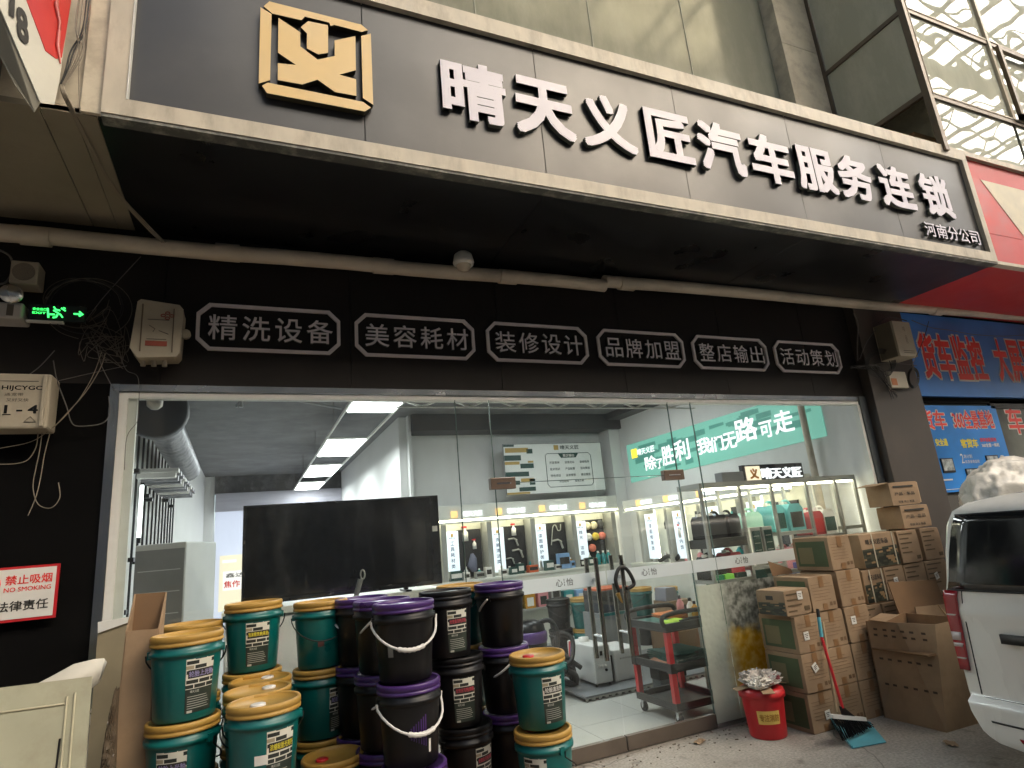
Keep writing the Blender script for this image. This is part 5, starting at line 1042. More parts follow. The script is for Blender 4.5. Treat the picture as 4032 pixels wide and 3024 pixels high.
T = thing('wall_speaker', 'square beige wall speaker above the emergency light', 'speaker', (-1.17, -.1, 3.07)); MB().box(-1.235, -1.108, -.14, -.0105, 3.075, 3.212).build('case', box_beige, T, bevel=.008); MB().cyl((-1.172, -.145, 3.145), (-1.172, -.139, 3.145), .052, 24).build('grille', M('speaker_grille', (.19, .16, .12), .7, var=.3, scale=200), T)
T = thing('emergency_light', 'white emergency light unit with a round chrome lamp at the left edge', 'emergency light', (-1.23, -.1, 2.86)); MB().box(-1.40, -1.15, -.16, -.0105, 2.86, 2.955).build('case', M('white_case', (.5, .47, .44), .5), T, bevel=.012); g = MB(); g.mat(steel).lathe([(0, -.01), (.03, .0), (.05, .02), (.054, .022), (.052, .03), (0, .035)], n=24); o = g.build('lamp', None, T); o.location = Vector((-1.21, -.15, 3.0))-OFF[T.name]; o.rotation_euler = (R(95), 0, R(15))
MB().box(-1.22, -1.19, -.162, -.1605, 2.875, 2.94).build('label', M('faded_print', (.12, .1, .08), .6), T)
T = thing('exit_sign', 'green lit exit sign with running man and arrow on a dark board', 'exit sign', (-1.02, -.12, 2.86)); MB().box(-1.135, -.87, -.13, -.11, 2.868, 2.962).build('board', M('exit_board', (.006, .008, .006), .3), T); MB().box(-1.14, -.97, -.135, -.105, 2.858, 2.867).build('rail', white_alu, T)
g = MB(); text(g, '安全出口', (-1.115, -.131, 2.925), X_, Z_, .062, .016, bold=.012); text(g, 'EXIT', (-1.115, -.131, 2.905), X_, Z_, .062, .012, bold=.012)
g.build('green_lettering', exit_green, T); g = MB()
for P in ([(-1.047, 2.94), (-1.04, 2.885)], [(-1.04, 2.905), (-1.012, 2.905)], [(-1.02, 2.93), (-.985, 2.905), (-.975, 2.89)], [(-1.0, 2.905), (-1.005, 2.89), (-1.02, 2.886)], [(-1.02, 2.95), (-1.01, 2.935), (-.99, 2.93)], [(-.925, 2.915), (-.885, 2.915)], [(-.9, 2.93), (-.882, 2.915), (-.9, 2.902)], [(-.985, 2.945), (-.965, 2.93)]): g.tube([(x, -.134, z) for x, z in P], .0045, 6)
g.tube([(-.972, -.134, 2.945), (-.97, -.134, 2.949)], .006, 6); g.build('green_pictogram', exit_green, T)
T = thing('no_smoking_sign', 'white and red no smoking notice on the dark left wall', 'notice', (-1.02, -.04, 1.29)); MB().box(-1.40, -.895, -.05, -.0405, 1.29, 1.557).build('plate', redp, T); MB().box(-1.385, -.908, -.0525, -.0502, 1.303, 1.545).build('face', paper, T)
g = MB(); text(g, '禁止吸烟', (-1.118, -.0525, 1.468), X_, Z_, .195, .047, bold=.016); text(g, 'NO SMOKING', (-1.12, -.0525, 1.434), X_, Z_, .195, .022, bold=.012); g.tube([(-1.19+.05*math.cos(t), -.0535, 1.475+.05*math.sin(t)) for t in [k*.3927 for k in range(16)]], .006, 6, close=True); g.tube([(-1.225, -.0535, 1.51), (-1.155, -.0535, 1.44)], .005, 6); g.build('red_lettering', red_ink, T)
g = MB(); text(g, '违者追究法律责任', (-1.36, -.0525, 1.34), X_, Z_, .43, .05, bold=.016); g.build('black_lettering', ink, T)
# wires of the left corner, each a cable hanging 5 to 20 cm off the wall
def wire(pts, y, r, m, lab, grp='loose wires'):
    g = MB(); g.tube(spline([at(px, py, y) for px, py in pts], 5), r*.6, 6); return tag(g.build('loose_wire', m), lab, 'wire', grp)
wire([(380, 1365), (400, 1440), (430, 1500), (450, 1540)], -.06, .004, cable_grey, 'short grey wire dropping to the corner of the glass frame')
wire([(210, 1420), (225, 1500), (262, 1600), (280, 1660), (310, 1678), (400, 1668), (430, 1630), (428, 1560)], -.07, .005, cable_grey, 'grey wire sagging in a long loop right of the stencilled box')
wire([(415, 1390), (395, 1450), (340, 1540), (270, 1620), (200, 1690), (150, 1695)], -.08, .004, cable_cream, 'cream wire from the tangle down to the bottom of the stencilled box')
wire([(400, 1385), (370, 1470), (320, 1560), (255, 1640), (195, 1694), (120, 1740), (0, 1765)], -.085, .003, cable_cream, 'second thin cream wire running below the stencilled box')
wire([(500, 1440), (380, 1465), (205, 1505)], -.05, .003, cable_grey, 'thin straight wire from the junction box to the stencilled box')
wire([(215, 1380), (160, 1440), (115, 1475)], -.06, .004, cable_grey, 'short wire entering the top of the stencilled box')
wire([(150, 1700), (142, 1760), (110, 1810), (60, 1826), (0, 1828)], -.06, .004, cable_cream, 'cream wire curling left below the stencilled box')
wire([(166, 1702), (155, 1780), (140, 1850), (130, 1920), (150, 1985), (200, 2000), (235, 1960), (230, 1900)], -.06, .004, cable_cream, 'cream wire hanging in a loop under the stencilled box')
wire([(198, 1700), (175, 1790), (160, 1880), (140, 1960), (110, 2030)], -.06, .004, cable_cream, 'cream wire hanging straight down the left wall')
wire([(480, 1420), (500, 1460), (540, 1480), (548, 1540), (545, 1600), (540, 1660), (500, 1720), (490, 1850)], -.05, .003, cable_grey, 'thin wire in front of the top left corner of the glass')
wire([(340, 1260), (400, 1180), (480, 1090), (555, 1010)], -.09, .004, cable_grey, 'straight wire from the exit sign up to the pipe')
wire([(0, 985), (40, 1010), (50, 1060), (25, 1110), (-20, 1120)], -.12, .010, cable_grey, 'thick grey hose at the left edge above the speaker')
for k in range(7):
    cx, cy, rx, ry = 300+8*k, 1180+6*k, 130+7*k-10*(k % 3), 85+6*k-9*(k % 2)
    pts = [(cx+rx*math.cos(t+.3*k), cy+ry*math.sin(t+.3*k)) for t in [j*.45 for j in range(13)]]
    wire(pts, -.07-.008*k, .0035, cable_black if k % 3 else M('brown_grey_cable', (.09, .075, .06), .6), 'dark coiled wire of the big tangle right of the wall speaker', 'coiled wires of the left tangle')
for k in range(9):
    rr = random.Random(k); x0, y0 = 330+rr.random()*60, 1250+rr.random()*120
    pts = [(x0, y0)]+[(x0+(rr.random()-.2)*180, y0+(rr.random()-.4)*190) for j in range(5)]+[(480, 1400+rr.random()*40)]
    wire(pts, -.06-.006*k, .003, M('brown_grey_cable', (.09, .075, .06), .6), 'thin tangled wire between the exit sign and the junction box', 'tangled wires beside the junction box')
# bundle of wires coming down the cladding strip at the top left
for k, (x0, x1) in enumerate(((345, 250), (352, 258), (325, 262), (310, 268), (338, 275), (300, 280))):
    rr = random.Random(k+20); m_ = cable_black if k in (0, 1) else cable_cream
    wire([(x0+4*k, -60), (x0-18+3*k, 110), (x1+30+4*k, 200), (x1+6, 285), (238+3*k, 335)], -1.135-.004*k, .006 if m_ == cable_black else .004, m_, ['thick black wire outermost in the bundle down the cladding', 'second black wire of the bundle down the cladding', 'cream wire leftmost in the bundle down the cladding', 'slack cream wire of the bundle down the cladding', 'twisted cream wire of the bundle down the cladding', 'thin cream wire nearest the sign in the bundle'][k], 'wire bundle at the top left')
for k in range(3):
    a = at(238+4*k, 335, -1.15); b = at(270+6*k, 420, -1.12); c = at(430+4*k, 720, -.6); d = at(560+8*k, 880, -.25); e = at(640+6*k, 955, -.17)
    g = MB(); g.tube(spline([a, b, c, d, e], 6), .005, 6); tag(g.build('loose_wire', cable_cream), '%s cream cable running under the beige soffit to the pipe' % ['upper', 'middle', 'lower'][k], 'wire', 'wire bundle at the top left')
wire([(318, 130), (310, 300), (316, 440)], -1.13, .004, cable_cream, 'straight cream wire along the edge of the cladding strip')
# neighbour's sign at the top left, turned towards the street
T = thing('neighbour_sign', 'torn white and red vinyl sign with black digits at the top left corner', 'sign', (-.9, -1.35, 3.3))
PA, PB, PC = at(0, 18, -1.42), at(160, 405, -1.33), at(246, 228, -1.2); PN = (PB-PA).cross(PC-PA).normalized(); PN = -PN if PN.dot(CAM-PA) < 0 else PN
def onS(px, py, lift=0):
    r = FW + RT*((px-2016)/F) - UP*((py-1512)/F); k = (PA+PN*lift-CAM).dot(PN)/r.dot(PN); return CAM+r*k
def flat(pts, lift, nm, m, th=.002):
    g = MB(); g.poly([onS(x, y, lift) for x, y in pts], -PN*th); return g.build(nm, m, T)
flat([(-260, -520), (0, 30), (160, 405), (214, 412), (233, 325), (246, 228), (262, 120), (300, -180)], 0, 'vinyl_sheet', M('vinyl_white', (.58, .56, .48), .45, var=.06, dirt_or_sheen=.2, dcol=(.35, .32, .25), bump=.2, bscale=12), .004)
flat([(20, -200), (60, -110), (105, 0), (180, 200), (222, 231), (244, 226), (262, 120), (290, -60), (300, -200)], .003, 'red_field', red_paint)
def digit(ch, c0, c1, w_):
    P, Q = onS(*c0, .004), onS(*c1, .004); up = (Q-P); e = up.cross(PN).normalized(); g = MB(); text(g, ch, P-e*w_/2, e, up.normalized(), w_, up.length, bold=.03, lift=.001); g.build('digit', ink, T)
digit('8', (92, 168), (84, 32), .05); digit('1', (45, 66), (50, -60), .022); digit('7', (0, -90), (-5, -220), .05)
MB().poly([onS(-260, -520, -.006), onS(-6, 18, -.006), onS(158, 408, -.006), onS(136, 442, -.03), onS(60, 335, -.06), onS(0, 215, -.10), onS(-260, -200, -.12)], -PN*.004).build('folded_edge', M('vinyl_back', (.3, .28, .22), .5), T)
MB().tube([onS(238, 250, .004), onS(228, 180, .012), onS(236, 90, .008), onS(222, 20, .012), onS(236, -60, .004)], [.003, .008, .006, .009, .003], 6).build('crease', M('vinyl_crease', (.55, .12, .1), .3), T)
MB().box(-3.2, -1.05, -1.28, -1.1, 3.58, 6).build('sign_box', M('neighbour_box', (.13, .11, .085), .6), T)

# ================================================================== RIGHT SIDE: CARTONS
tapeP = lambda g, x0, x1, y, z0, z1: g
ncart = 0
def carton(x0, x1, y0, y1, z0, z1, lab, side='green', front='tape', note=None, grp='cartons stacked by the pillar', mat=None, camofront=False):
    """closed carton: body with slightly soft edges, tape, printed sides, paper slip"""
    global ncart; ncart += 1; rc = random.Random(ncart)
    T = thing('carton', lab, 'carton', ((x0+x1)/2, (y0+y1)/2, z0), grp)
    jx, jy = rc.uniform(-.004, .004), rc.uniform(-.006, .006); x0 += jx+.0015; x1 += jx-.0015; y0 += jy; y1 += jy; z1 -= .003
    g = MB(); g.softbox(x0, x1, y0, y1, z0, z1, rc); g.build('box', mat or cardboard, T, bevel=.004)
    w_, h_, d_ = x1-x0, z1-z0, y1-y0; cx = (x0+x1)/2
    if front == 'tape':
        MB().box(cx-.024, cx+.024, y0-.0016, y0-.0006, z1-.08, z1-.002).build('tape', tape, T); MB().box(cx-.024, cx+.024, y0-.0016, y0-.0006, z0+.004, z0+.05).build('tape', tape, T)
        MB().box(cx-.026, cx+.026, y0+.02, y1-.02, z1+.0004, z1+.0014).build('tape', tape, T)
        g = MB()
        for k in range(6): zz = z1-.06-k*.022; g.box(x0+.02+.003*k, x1-.02-rc.random()*.07, y0-.0012, y0-.0004, zz, zz+.0022)
        for k in range(2): g.box(x1-.075+k*.035, x1-.05+k*.035, y0-.0014, y0-.0004, z0+.03, z0+.055)
        g.build('print', M('pale_print', (.17, .1, .05), .8), T)
    if front == 'text':
        g = MB()
        for k, wd in enumerate((.18, .12, .15, .09, .13)):
            g.box(x0+.02, x0+.02+wd*w_/.27, y0-.0014, y0-.0004, z1-.035-k*.038, z1-.025-k*.038)
        g.box(x1-.07, x1-.02, y0-.0014, y0-.0004, z0+.025, z0+.055); g.build('print', M('mid_print', (.1, .065, .03), .8), T)
    if side == 'green':
        MB().box(x0-.0014, x0-.0004, y0+.03, y1-.03, z0+.03, z1-.03).build('green_print', green_print, T); MB().box(x0-.0024, x0-.0016, y0+d_*.45, y1-.05, z0+.05, z1-.075).build('print_window', M('print_window', (.2, .17, .09), .8), T)
    if side == 'camo':
        g = MB(); b = len(g.v); g.add([(x0-.001, y1-.01, z0+.005), (x0-.001, y0+.005, z0+.005), (x0-.001, y0+.005, z0+h_*.55), (x0-.001, y1-.01, z0+h_*.5)], [(0, 1, 2, 3)]); g.uv = {0: (0, 0), 1: (1, 0), 2: (1, 1), 3: (0, 1)}; g.build('camo_print', carton_camo, T)
        g = MB(); g.box(x0-.0018, x0-.0006, y0+d_*.4, y0+d_*.65, z0+h_*.62, z0+h_*.78); g.build('print', ink, T)
    if camofront:
        g = MB(); g.add([(x0+.005, y0-.001, z0+.005), (x1-.005, y0-.001, z0+.005), (x1-.005, y0-.001, z0+h_*.6), (x0+.005, y0-.001, z0+h_*.55)], [(0, 1, 2, 3)]); g.uv = {0: (0, 0), 1: (1.4, 0), 2: (1.4, 1), 3: (0, 1)}; g.build('camo_print', carton_camo, T)
        g = MB(); text(g, '晴天义匠车品', (x0+.06, y0-.001, z0+h_*.68), X_, Z_, w_*.62, h_*.16, bold=.015); g.build('print', ink, T)
        for f in (.33, .9): MB().box(x0+w_*f-.006, x0+w_*f+.006, y0-.004, y0-.0015, z0, z1).build('strap', M('pale_strap', (.5, .45, .34), .5), T)
    if note:
        fx, fz, r_, mm = note; c = Vector((x0+w_*fx, y0-.003, z0+h_*fz)); a = R(r_); g = MB(); g.obox(c, Vector((math.cos(a), 0, math.sin(a)))*.024, Vector((0, .0008, 0)), Vector((-math.sin(a), 0, math.cos(a)))*.028); g.build('paper_slip', paper, T)
        g = MB()
        for k in range(3): g.obox(c+Vector((0, -.0013, .012-.011*k)), Vector((math.cos(a), 0, math.sin(a)))*(.018-.004*k), Vector((0, .0003, 0)), Vector((-math.sin(a), 0, math.cos(a)))*.002)
        g.build('slip_print', ink, T)
    return T
YF = -.529; zs = [0, .2565, .513, .7665, 1.031, 1.285]; c0, c1, c2, c3 = 3.592, 3.848, 4.105, 4.362
rown = ['bottom', 'second', 'third']
for r_ in range(3):
    carton(c0, c1, YF, -.19, zs[r_], zs[r_+1], '%s row carton at the front left corner, faded green print on its side' % rown[r_], note=[(.62, .4, 4, 0), (.45, .62, 28, 0), (.35, .45, 3, 0)][r_])
    carton(c1, c2, YF+.004, -.19, zs[r_], zs[r_+1], '%s row carton behind the broom, taped front' % rown[r_], side=None)
    carton(c2, c3, YF-.002, -.19, zs[r_], zs[r_+1], '%s row carton right of the broom, beside the open carton' % rown[r_], side=None, note=(.3, .62, 0, 0) if r_ == 2 else None)
carton(3.540, 3.792, -.53, -.26, .769, .948, 'small printed carton on the left corner of the pile, with dark band on its side', side='camo', front='text', note=(.6, .75, 0, 0))
carton(3.803, 4.06, YF, -.2, .7665, 1.015, 'carton with open flap behind the small printed one', side='green')
T = [o for o in COL.objects if o.type == 'EMPTY' and o.get('label', '').startswith('carton with open flap')][0]
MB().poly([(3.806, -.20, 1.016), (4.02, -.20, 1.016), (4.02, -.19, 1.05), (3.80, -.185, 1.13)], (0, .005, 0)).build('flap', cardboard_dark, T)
carton(c2+.002, c3+.002, YF, -.19, .7665, 1.028, 'fourth row carton under the topmost one', side=None)
carton(4.088, 4.332, -.53, -.19, 1.031, 1.284, 'topmost taped carton of the front pile, large green print on its side')
# rear pile against the pillar
yb = -.36
carton(4.66, 5.105, yb, -.06, .985, 1.262, 'camouflage printed carton with two straps, top row of the rear pile', side=None, front=None, camofront=True, grp='cartons of the rear pile')
carton(5.11, 5.375, yb, -.06, .985, 1.258, 'upright carton with printed lines right of the upper camouflage one', side=None, front='text', grp='cartons of the rear pile')
carton(5.43, 5.69, yb, -.11, .985, 1.255, 'top row carton of the rear pile nearest the van window', side=None, front='text', grp='cartons of the rear pile')
carton(4.60, 4.855, yb, -.06, .72, .982, 'lower camouflage carton of the rear pile, half hidden by the front pile', side=None, front=None, camofront=True, grp='cartons of the rear pile')
carton(4.86, 5.108, yb, -.06, .72, .982, 'second row carton of the rear pile with a white paper slip', side=None, front='text', note=(.5, .55, 4, 0), grp='cartons of the rear pile')
carton(5.112, 5.385, yb, -.06, .72, .982, 'second row carton of the rear pile without slip', side=None, front='text', grp='cartons of the rear pile')
carton(5.39, 5.68, yb, -.11, .72, .982, 'second row carton of the rear pile with crooked slip, beside the van', side=None, front='text', note=(.4, .5, 15, 0), grp='cartons of the rear pile')
for k in range(4): carton(4.42+.3*k, 4.715+.3*k, yb-.02+.004*k, -.12, .46, .717, '%s carton of the third row of the rear pile, above the open carton' % ['first', 'second', 'third', 'fourth'][k], side=None, front='text', grp='cartons of the rear pile')
for k in range(4): carton(4.42+.3*k, 4.715+.3*k, yb, -.12, .0, .457, '%s tall bottom carton of the rear pile, behind the open carton' % ['first', 'second', 'third', 'fourth'][k], side=None, front=None, grp='cartons of the rear pile')
def slanted(x0, x1, z0, z1, lab, ang):
    T = carton(x0, x1, yb+.02, -.11, z0, z1, lab, side=None, front=None, grp='small cartons on top of the rear pile')
    g = MB(); text(g, '产品 · 车品', (x0+.05, yb+.0165, z0+.085), X_, Z_, (x1-x0)*.7, .03, bold=.01); text(g, '轻放 向上 怕湿', (x0+.08, yb+.0165, z0+.02), X_, Z_, (x1-x0)*.55, .022, bold=.01); g.box(x0+.05, x1-.07, yb+.012, yb+.0165, z1-.05, z1-.035); g.build('print', ink, T); return T
slanted(5.27, 5.65, 1.265, 1.463, 'small carton, lower of two standing on the rear pile', 0); T = slanted(5.19, 5.575, 1.466, 1.672, 'small carton, upper of two on the rear pile, with a flap sticking out left', 0)
MB().poly([(5.19, yb+.02, 1.668), (5.03, yb+.03, 1.645), (5.03, -.14, 1.645), (5.19, -.13, 1.668)], (0, 0, .005)).build('flap', cardboard, T)
MB().box(5.576, 5.60, yb+.03, -.12, 1.48, 1.66).build('torn_edge', M('pale_card', (.42, .3, .18), .8), T)
# big open carton
T = thing('open_carton', 'big open brown carton full of scrap cardboard with a tall back flap', 'carton', (4.5, -.8, 0))
x0, x1, y0, y1, zt = 4.245, 4.72, -1.005, -.567, .655
g = MB(); g.poly([(x0, y0, 0), (x0, y1, 0), (x0+.02, y1, zt), (x0+.06, (y0+y1)/2, zt), (x0+.14, y0+.0, zt-.005)], (.006, 0, 0)); g.build('side_wall', cardboard, T)
g = MB(); g.poly([(x0, y0, 0), (x1, y0-.02, 0), (x1, y0-.02, zt), (x0+.14, y0, zt-.005)], (0, .006, 0)); g.build('front_wall', cardboard, T)
g = MB(); g.poly([(x1, y0, 0), (x1, y1, 0), (x1, y1, zt), (x1, y0, zt)], (-.006, 0, 0)); g.build('side_wall', cardboard, T)
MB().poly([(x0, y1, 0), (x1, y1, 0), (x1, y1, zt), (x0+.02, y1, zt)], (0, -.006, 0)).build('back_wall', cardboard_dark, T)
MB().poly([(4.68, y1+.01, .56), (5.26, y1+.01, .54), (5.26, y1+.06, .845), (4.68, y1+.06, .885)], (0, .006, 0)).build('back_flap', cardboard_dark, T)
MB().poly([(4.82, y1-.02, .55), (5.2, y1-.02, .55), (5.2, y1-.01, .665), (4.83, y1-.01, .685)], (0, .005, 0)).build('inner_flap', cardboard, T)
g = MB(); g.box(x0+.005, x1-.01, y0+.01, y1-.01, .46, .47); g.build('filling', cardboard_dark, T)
g = MB(); ro = random.Random(3)
for k in range(9):
    c = Vector((4.4+ro.random()*.26, -.9+ro.random()*.26, .52+ro.random()*.09)); a = ro.random()*3; g.obox(c, Vector((math.cos(a), math.sin(a), ro.uniform(-.3, .3)))*.09, Vector((-math.sin(a), math.cos(a), 0))*.045, Vector((0, ro.uniform(-.4, .4), 1)).normalized()*.003)
g.build('scrap', cardboard, T); MB().obox((4.69, -.9, .66), (.018, 0, -.02), (0, .006, 0), (-.05, 0, .07)).build('pale_strip', M('pale_card', (.42, .3, .18), .8), T)
MB().poly([(x0+.03, y1-.02, zt+.004), (x0+.02, y1-.16, zt+.002), (x0+.13, y1-.2, zt+.04), (x0+.16, y1-.03, zt+.035)], (0, 0, .004)).build('bent_flap', cardboard, T)
g = MB(); rt = random.Random(6)
for row in (.60, .56, .40, .23):
    for k in range(6):
        y = y1-.05-k*.07-rt.random()*.02; g = MB(); g.add([(x0-.003+.03*row*(y1-y)/(y1-y0), y, row), (x0-.003+.03*row*(y1-y)/(y1-y0), y-.03, row), (x0-.003+.03*row*(y1-y)/(y1-y0), y-.03, row+.014), (x0-.003+.03*row*(y1-y)/(y1-y0), y, row+.014)], [(0, 1, 2, 3)]); g.build('tape_print', M('dark_tape_print', (.06, .035, .02), .6), T)
# red fire bucket
T = thing('fire_bucket', 'round red plastic bucket with yellow fire label, rubbish piled on its lid', 'bucket', (3.37, -.33, 0)); c = (3.37, -.33, 0)
MB().lathe([(0, .0), (.120, 0), (.124, .01), (.142, .255), (.145, .262), (0, .262)], c, 36).build('body', redp, T); MB().lathe([(.143, .255), (.156, .258), (.157, .285), (.150, .292), (.150, .305), (.12, .312), (0, .312)], c, 36).build('lid', redp, T)
g = MB(); patch(g, .1295, .1365, .10, .185, -1.15, -.02, .0015, 12); g.uv = {}; o = g.build('label', M('yellow_label', (.72, .5, .12), .5), T); o.location = Vector(c)-OFF[T.name]
g = MB(); wpf = lambda a, b, d: Vector(((.132+b*.08+d)*math.sin(-1.05+a/.133), -(.132+b*.08+d)*math.cos(-1.05+a/.133), .12+b)); text(g, '专注消防', (0, 0, 0), X_, Z_, .13, .045, bold=.02, lift=.003, warp=wpf); o = g.build('lettering', M('ochre_ink', (.4, .2, .03), .6), T); o.location = Vector(c)-OFF[T.name]
T = thing('rubbish_pile', 'crumpled plastic bags and paper on the lid of the red bucket', 'rubbish', (3.37, -.33, .312))
def crumple(c, rx, ry, rz, m, nm, seed, n=18):
    rr = random.Random(seed); g = MB(); vs = []; fs = []; k = 34
    for i in range(n+1):
        for j in range(k):
            t = math.pi*i/n; p = 2*math.pi*j/k; s_ = 1+rr.uniform(-.28, .2); vs.append((c[0]+rx*s_*math.sin(t)*math.cos(p), c[1]+ry*s_*math.sin(t)*math.sin(p), c[2]+rz*(math.cos(t)+1)*s_/2))
    for i in range(n):
        for j in range(k): fs.append((i*k+j, (i+1)*k+j, (i+1)*k+(j+1) % k, i*k+(j+1) % k))
    g.add(vs, fs, False); return g.build(nm, m, T)
bagm = M('crumpled_bag', (.45, .41, .37), .42, var=.35, scale=25, bump=.6, bscale=40)
crumple((3.37, -.34, .314), .14, .13, .10, bagm, 'plastic_bag', 1); crumple((3.30, -.40, .318), .09, .07, .07, paper, 'paper', 2); crumple((3.42, -.40, .33), .06, .05, .06, M('maroon_wrapper', (.25, .04, .05), .4), 'wrapper', 3)
for k in range(4): a = k*1.4; MB().obox((3.37+.13*math.cos(a), -.34+.12*math.sin(a), .322), (.07*math.cos(a), .07*math.sin(a), -.012), (-.04*math.sin(a), .04*math.cos(a), 0), (0, 0, .002)).build('cardboard_scrap', cardboard, T)
# broom, second stick and dustpan
T = thing('broom', 'broom with red and blue handle and black bristles standing in the dustpan', 'broom', (3.72, -.76, 0)); q = zqv = lambda x, y: (2700+x/1.355, 1800+y/1.355)
a, b, c = at(*q(703, 810), -.62), at(*q(725, 960), -.64), at(*q(838, 1340), -.74)
MB().tube([a, a+(b-a)*.3], .011, 10).build('end_grip', rubber, T); MB().tube([a+(b-a)*.3, b], .0125, 10).build('blue_sleeve', sky_blue, T); MB().tube([b, c], .010, 10).build('red_shaft', redp, T)
d, e = at(*q(790, 1395), -.78), at(*q(968, 1410), -.70); u = (e-d).normalized(); m_ = (d+e)/2
MB().poly([c-u*.012+Z_*.01, c+u*.012+Z_*.01, m_+u*.085+Z_*.015, m_-u*.07+Z_*.015], (0, .02, 0)).build('socket', blackp, T, bevel=.003)
nrm = u.cross(Z_); g = MB(); g.poly([d, e, e+Z_*.025, d+Z_*.025], nrm*-.03); g.build('head', whitep, T, bevel=.004)
g = MB(); rb = random.Random(8)
for k in range(170):
    t = rb.random(); s_ = rb.uniform(.004, .026); p = d+(e-d)*t-nrm*s_; g.tube([p, p+Vector((u.x*.03+rb.uniform(-.008, .012), u.y*.03-.03+rb.uniform(-.012, .012), -p.z+.03+rb.random()*.012))], .0025, 4)
g.build('bristles', blackp, T)
T = thing('stick', 'thin pale wooden stick leaning on the cartons behind the broom', 'stick', (3.75, -.57, 0)); MB().tube([at(*q(730, 880), -.545), at(*q(805, 1360), -.62)], .009, 8).build('shaft', M('pale_wood', (.4, .3, .18), .6), T)
T = thing('dustpan', 'light blue plastic dustpan lying on the pavement under the broom', 'dustpan', (3.75, -.75, 0)); p = [(3.842, -.47), (3.557, -.849), (3.80, -.90), (4.035, -.62)]
g = MB(); g.poly([(x, y, .004) for x, y in p], (0, 0, .004)); g.poly([(p[0][0], p[0][1], .004), (p[1][0], p[1][1], .004), (p[1][0], p[1][1], .02), (p[0][0]-.03, p[0][1], .085)], (-.006, .004, 0))
g.poly([(p[0][0], p[0][1], .004), (p[3][0], p[3][1], .004), (p[3][0], p[3][1], .02), (p[0][0]+.02, p[0][1]+.01, .085)], (0, .006, 0)); g.build('pan', sky_blue, T); MB().tube([(3.86, -.47, .06), (3.83, -.43, .085)], .014, 8).build('stub', sky_blue, T)

# ------------------------------------------------------------------ white van, tail end in view
V = thing('white_van', 'white van parked along the shops, its tail and red lamp at the right edge', 'van', (5.8, -2.42, 0))
yc = -2.43
prof = [(-.0, .16), (.50, .15), (.80, .17), (.90, .22), (.945, .32), (.955, .42), (.955, .55), (.955, .70), (.955, .82), (.950, .93), (.925, 1.02), (.895, 1.18), (.855, 1.33), (.81, 1.41), (.74, 1.455), (.5, 1.485), (.0, 1.5)]
full = prof[:-1]+[(0, 1.5)]+[(-a, b) for a, b in prof[:-1][::-1] if a > 0]
def lean(z): return (0 if z < .95 else (z-.95)*.06)+(0 if z < 1.39 else .13*((z-1.39)/.1)**1.6)
def section(x, k, dz=0, top=0):
    return [(x, yc+a*k, b+dz*(1 if b < .3 else 0)+top*(max(0, b-.9)/.6)) for a, b in full]
secs = []
for x, k, t in ((3.80, .955, 0), (3.806, .968, 0), (3.83, .982, 0), (3.88, .994, 0), (3.98, 1, .01), (4.6, 1, .03), (6.2, 1, .02), (7.3, 1, -.0)):
    secs.append([(px+(lean(min(pz, 1.485)) if px < 4.5 else 0), py, pz) for px, py, pz in section(x, k, 0, t)])
g = MB(); vs = [p for s_ in secs for p in s_]; n = len(full); fs = []
for i in range(len(secs)-1):
    for j in range(n): fs.append((i*n+j, i*n+(j+1) % n, (i+1)*n+(j+1) % n, (i+1)*n+j))
g.add(vs, fs, True)
# tail panel: gently crowned, with creases
ny, nz = 26, 56; vs = []; fs = []
def half(z):
    for (a0, b0), (a1, b1) in zip(prof[1:], prof[2:]):
        if b0 <= z <= b1 or b1 <= z <= b0: return (a0+(a1-a0)*((z-b0)/(b1-b0) if b1 != b0 else 0))*.955
    return .5
def tailx(f, z):
    x = 3.80-.035*(1-abs(f)**2.4)+lean(z)
    x -= .028*max(0, 1-((z-.845)/.05)**2)*.35; x += .012 if .47 < z < .70 and abs(f) < .62 else 0
    if z < .40: x -= .05*min(1, (.40-z)/.02)
    return x
for i in range(nz+1):
    z = .16+(1.5-.16)*i/nz; z = min(z, 1.482)
    for j in range(ny+1):
        f = -1+2*j/ny; vs.append((tailx(f, z), yc+half(z)*f, z))
for i in range(nz):
    for j in range(ny): fs.append((i*(ny+1)+j, (i+1)*(ny+1)+j, (i+1)*(ny+1)+j+1, i*(ny+1)+j+1))
g.add(vs, fs, True); g.build('body', van_paint, V)
def tail_patch(pts, lift, nm, m, nx=16, nz_=10, thick=.006):
    """quad given as (f0,z0)-(f1,z1) corner list in tail coordinates, follows the crown"""
    (fa, za), (fb, zb_), (fc, zc), (fd, zd) = pts; g = MB(); vs = []; fs = []
    for s_ in (0, 1):
        for i in range(nz_+1):
            for j in range(nx+1):
                u, v = j/nx, i/nz_; f = (fa*(1-u)+fb*u)*(1-v)+(fd*(1-u)+fc*u)*v; z = (za*(1-u)+zb_*u)*(1-v)+(zd*(1-u)+zc*u)*v
                x = 3.80-.035*(1-min(1, abs(f))**2.4)+lean(z)
                vs.append((x-lift-thick*(1-s_), yc+half(min(1.48, max(.17, z)))*f, z))
    k = (nx+1)*(nz_+1)
    for i in range(nz_):
        for j in range(nx):
            a = i*(nx+1)+j; fs += [(a, a+nx+1, a+nx+2, a+1), (a+k, a+k+1, a+k+nx+2, a+k+nx+1)]
    for j in range(nx): a = j; b = nz_*(nx+1)+j; fs += [(a, a+1, a+1+k, a+k), (b, b+k, b+k+1, b+1)]
    for i in range(nz_): a = i*(nx+1); b = a+nx; fs += [(a, a+k, a+k+nx+1, a+nx+1), (b, b+nx+1, b+nx+1+k, b+k)]
    g.add(vs, fs, True); return g.build(nm, m, V)
tail_patch([(.995, .972), (-.995, .972), (-.965, 1.385), (.965, 1.385)], .002, 'rear_window', dark_glass)
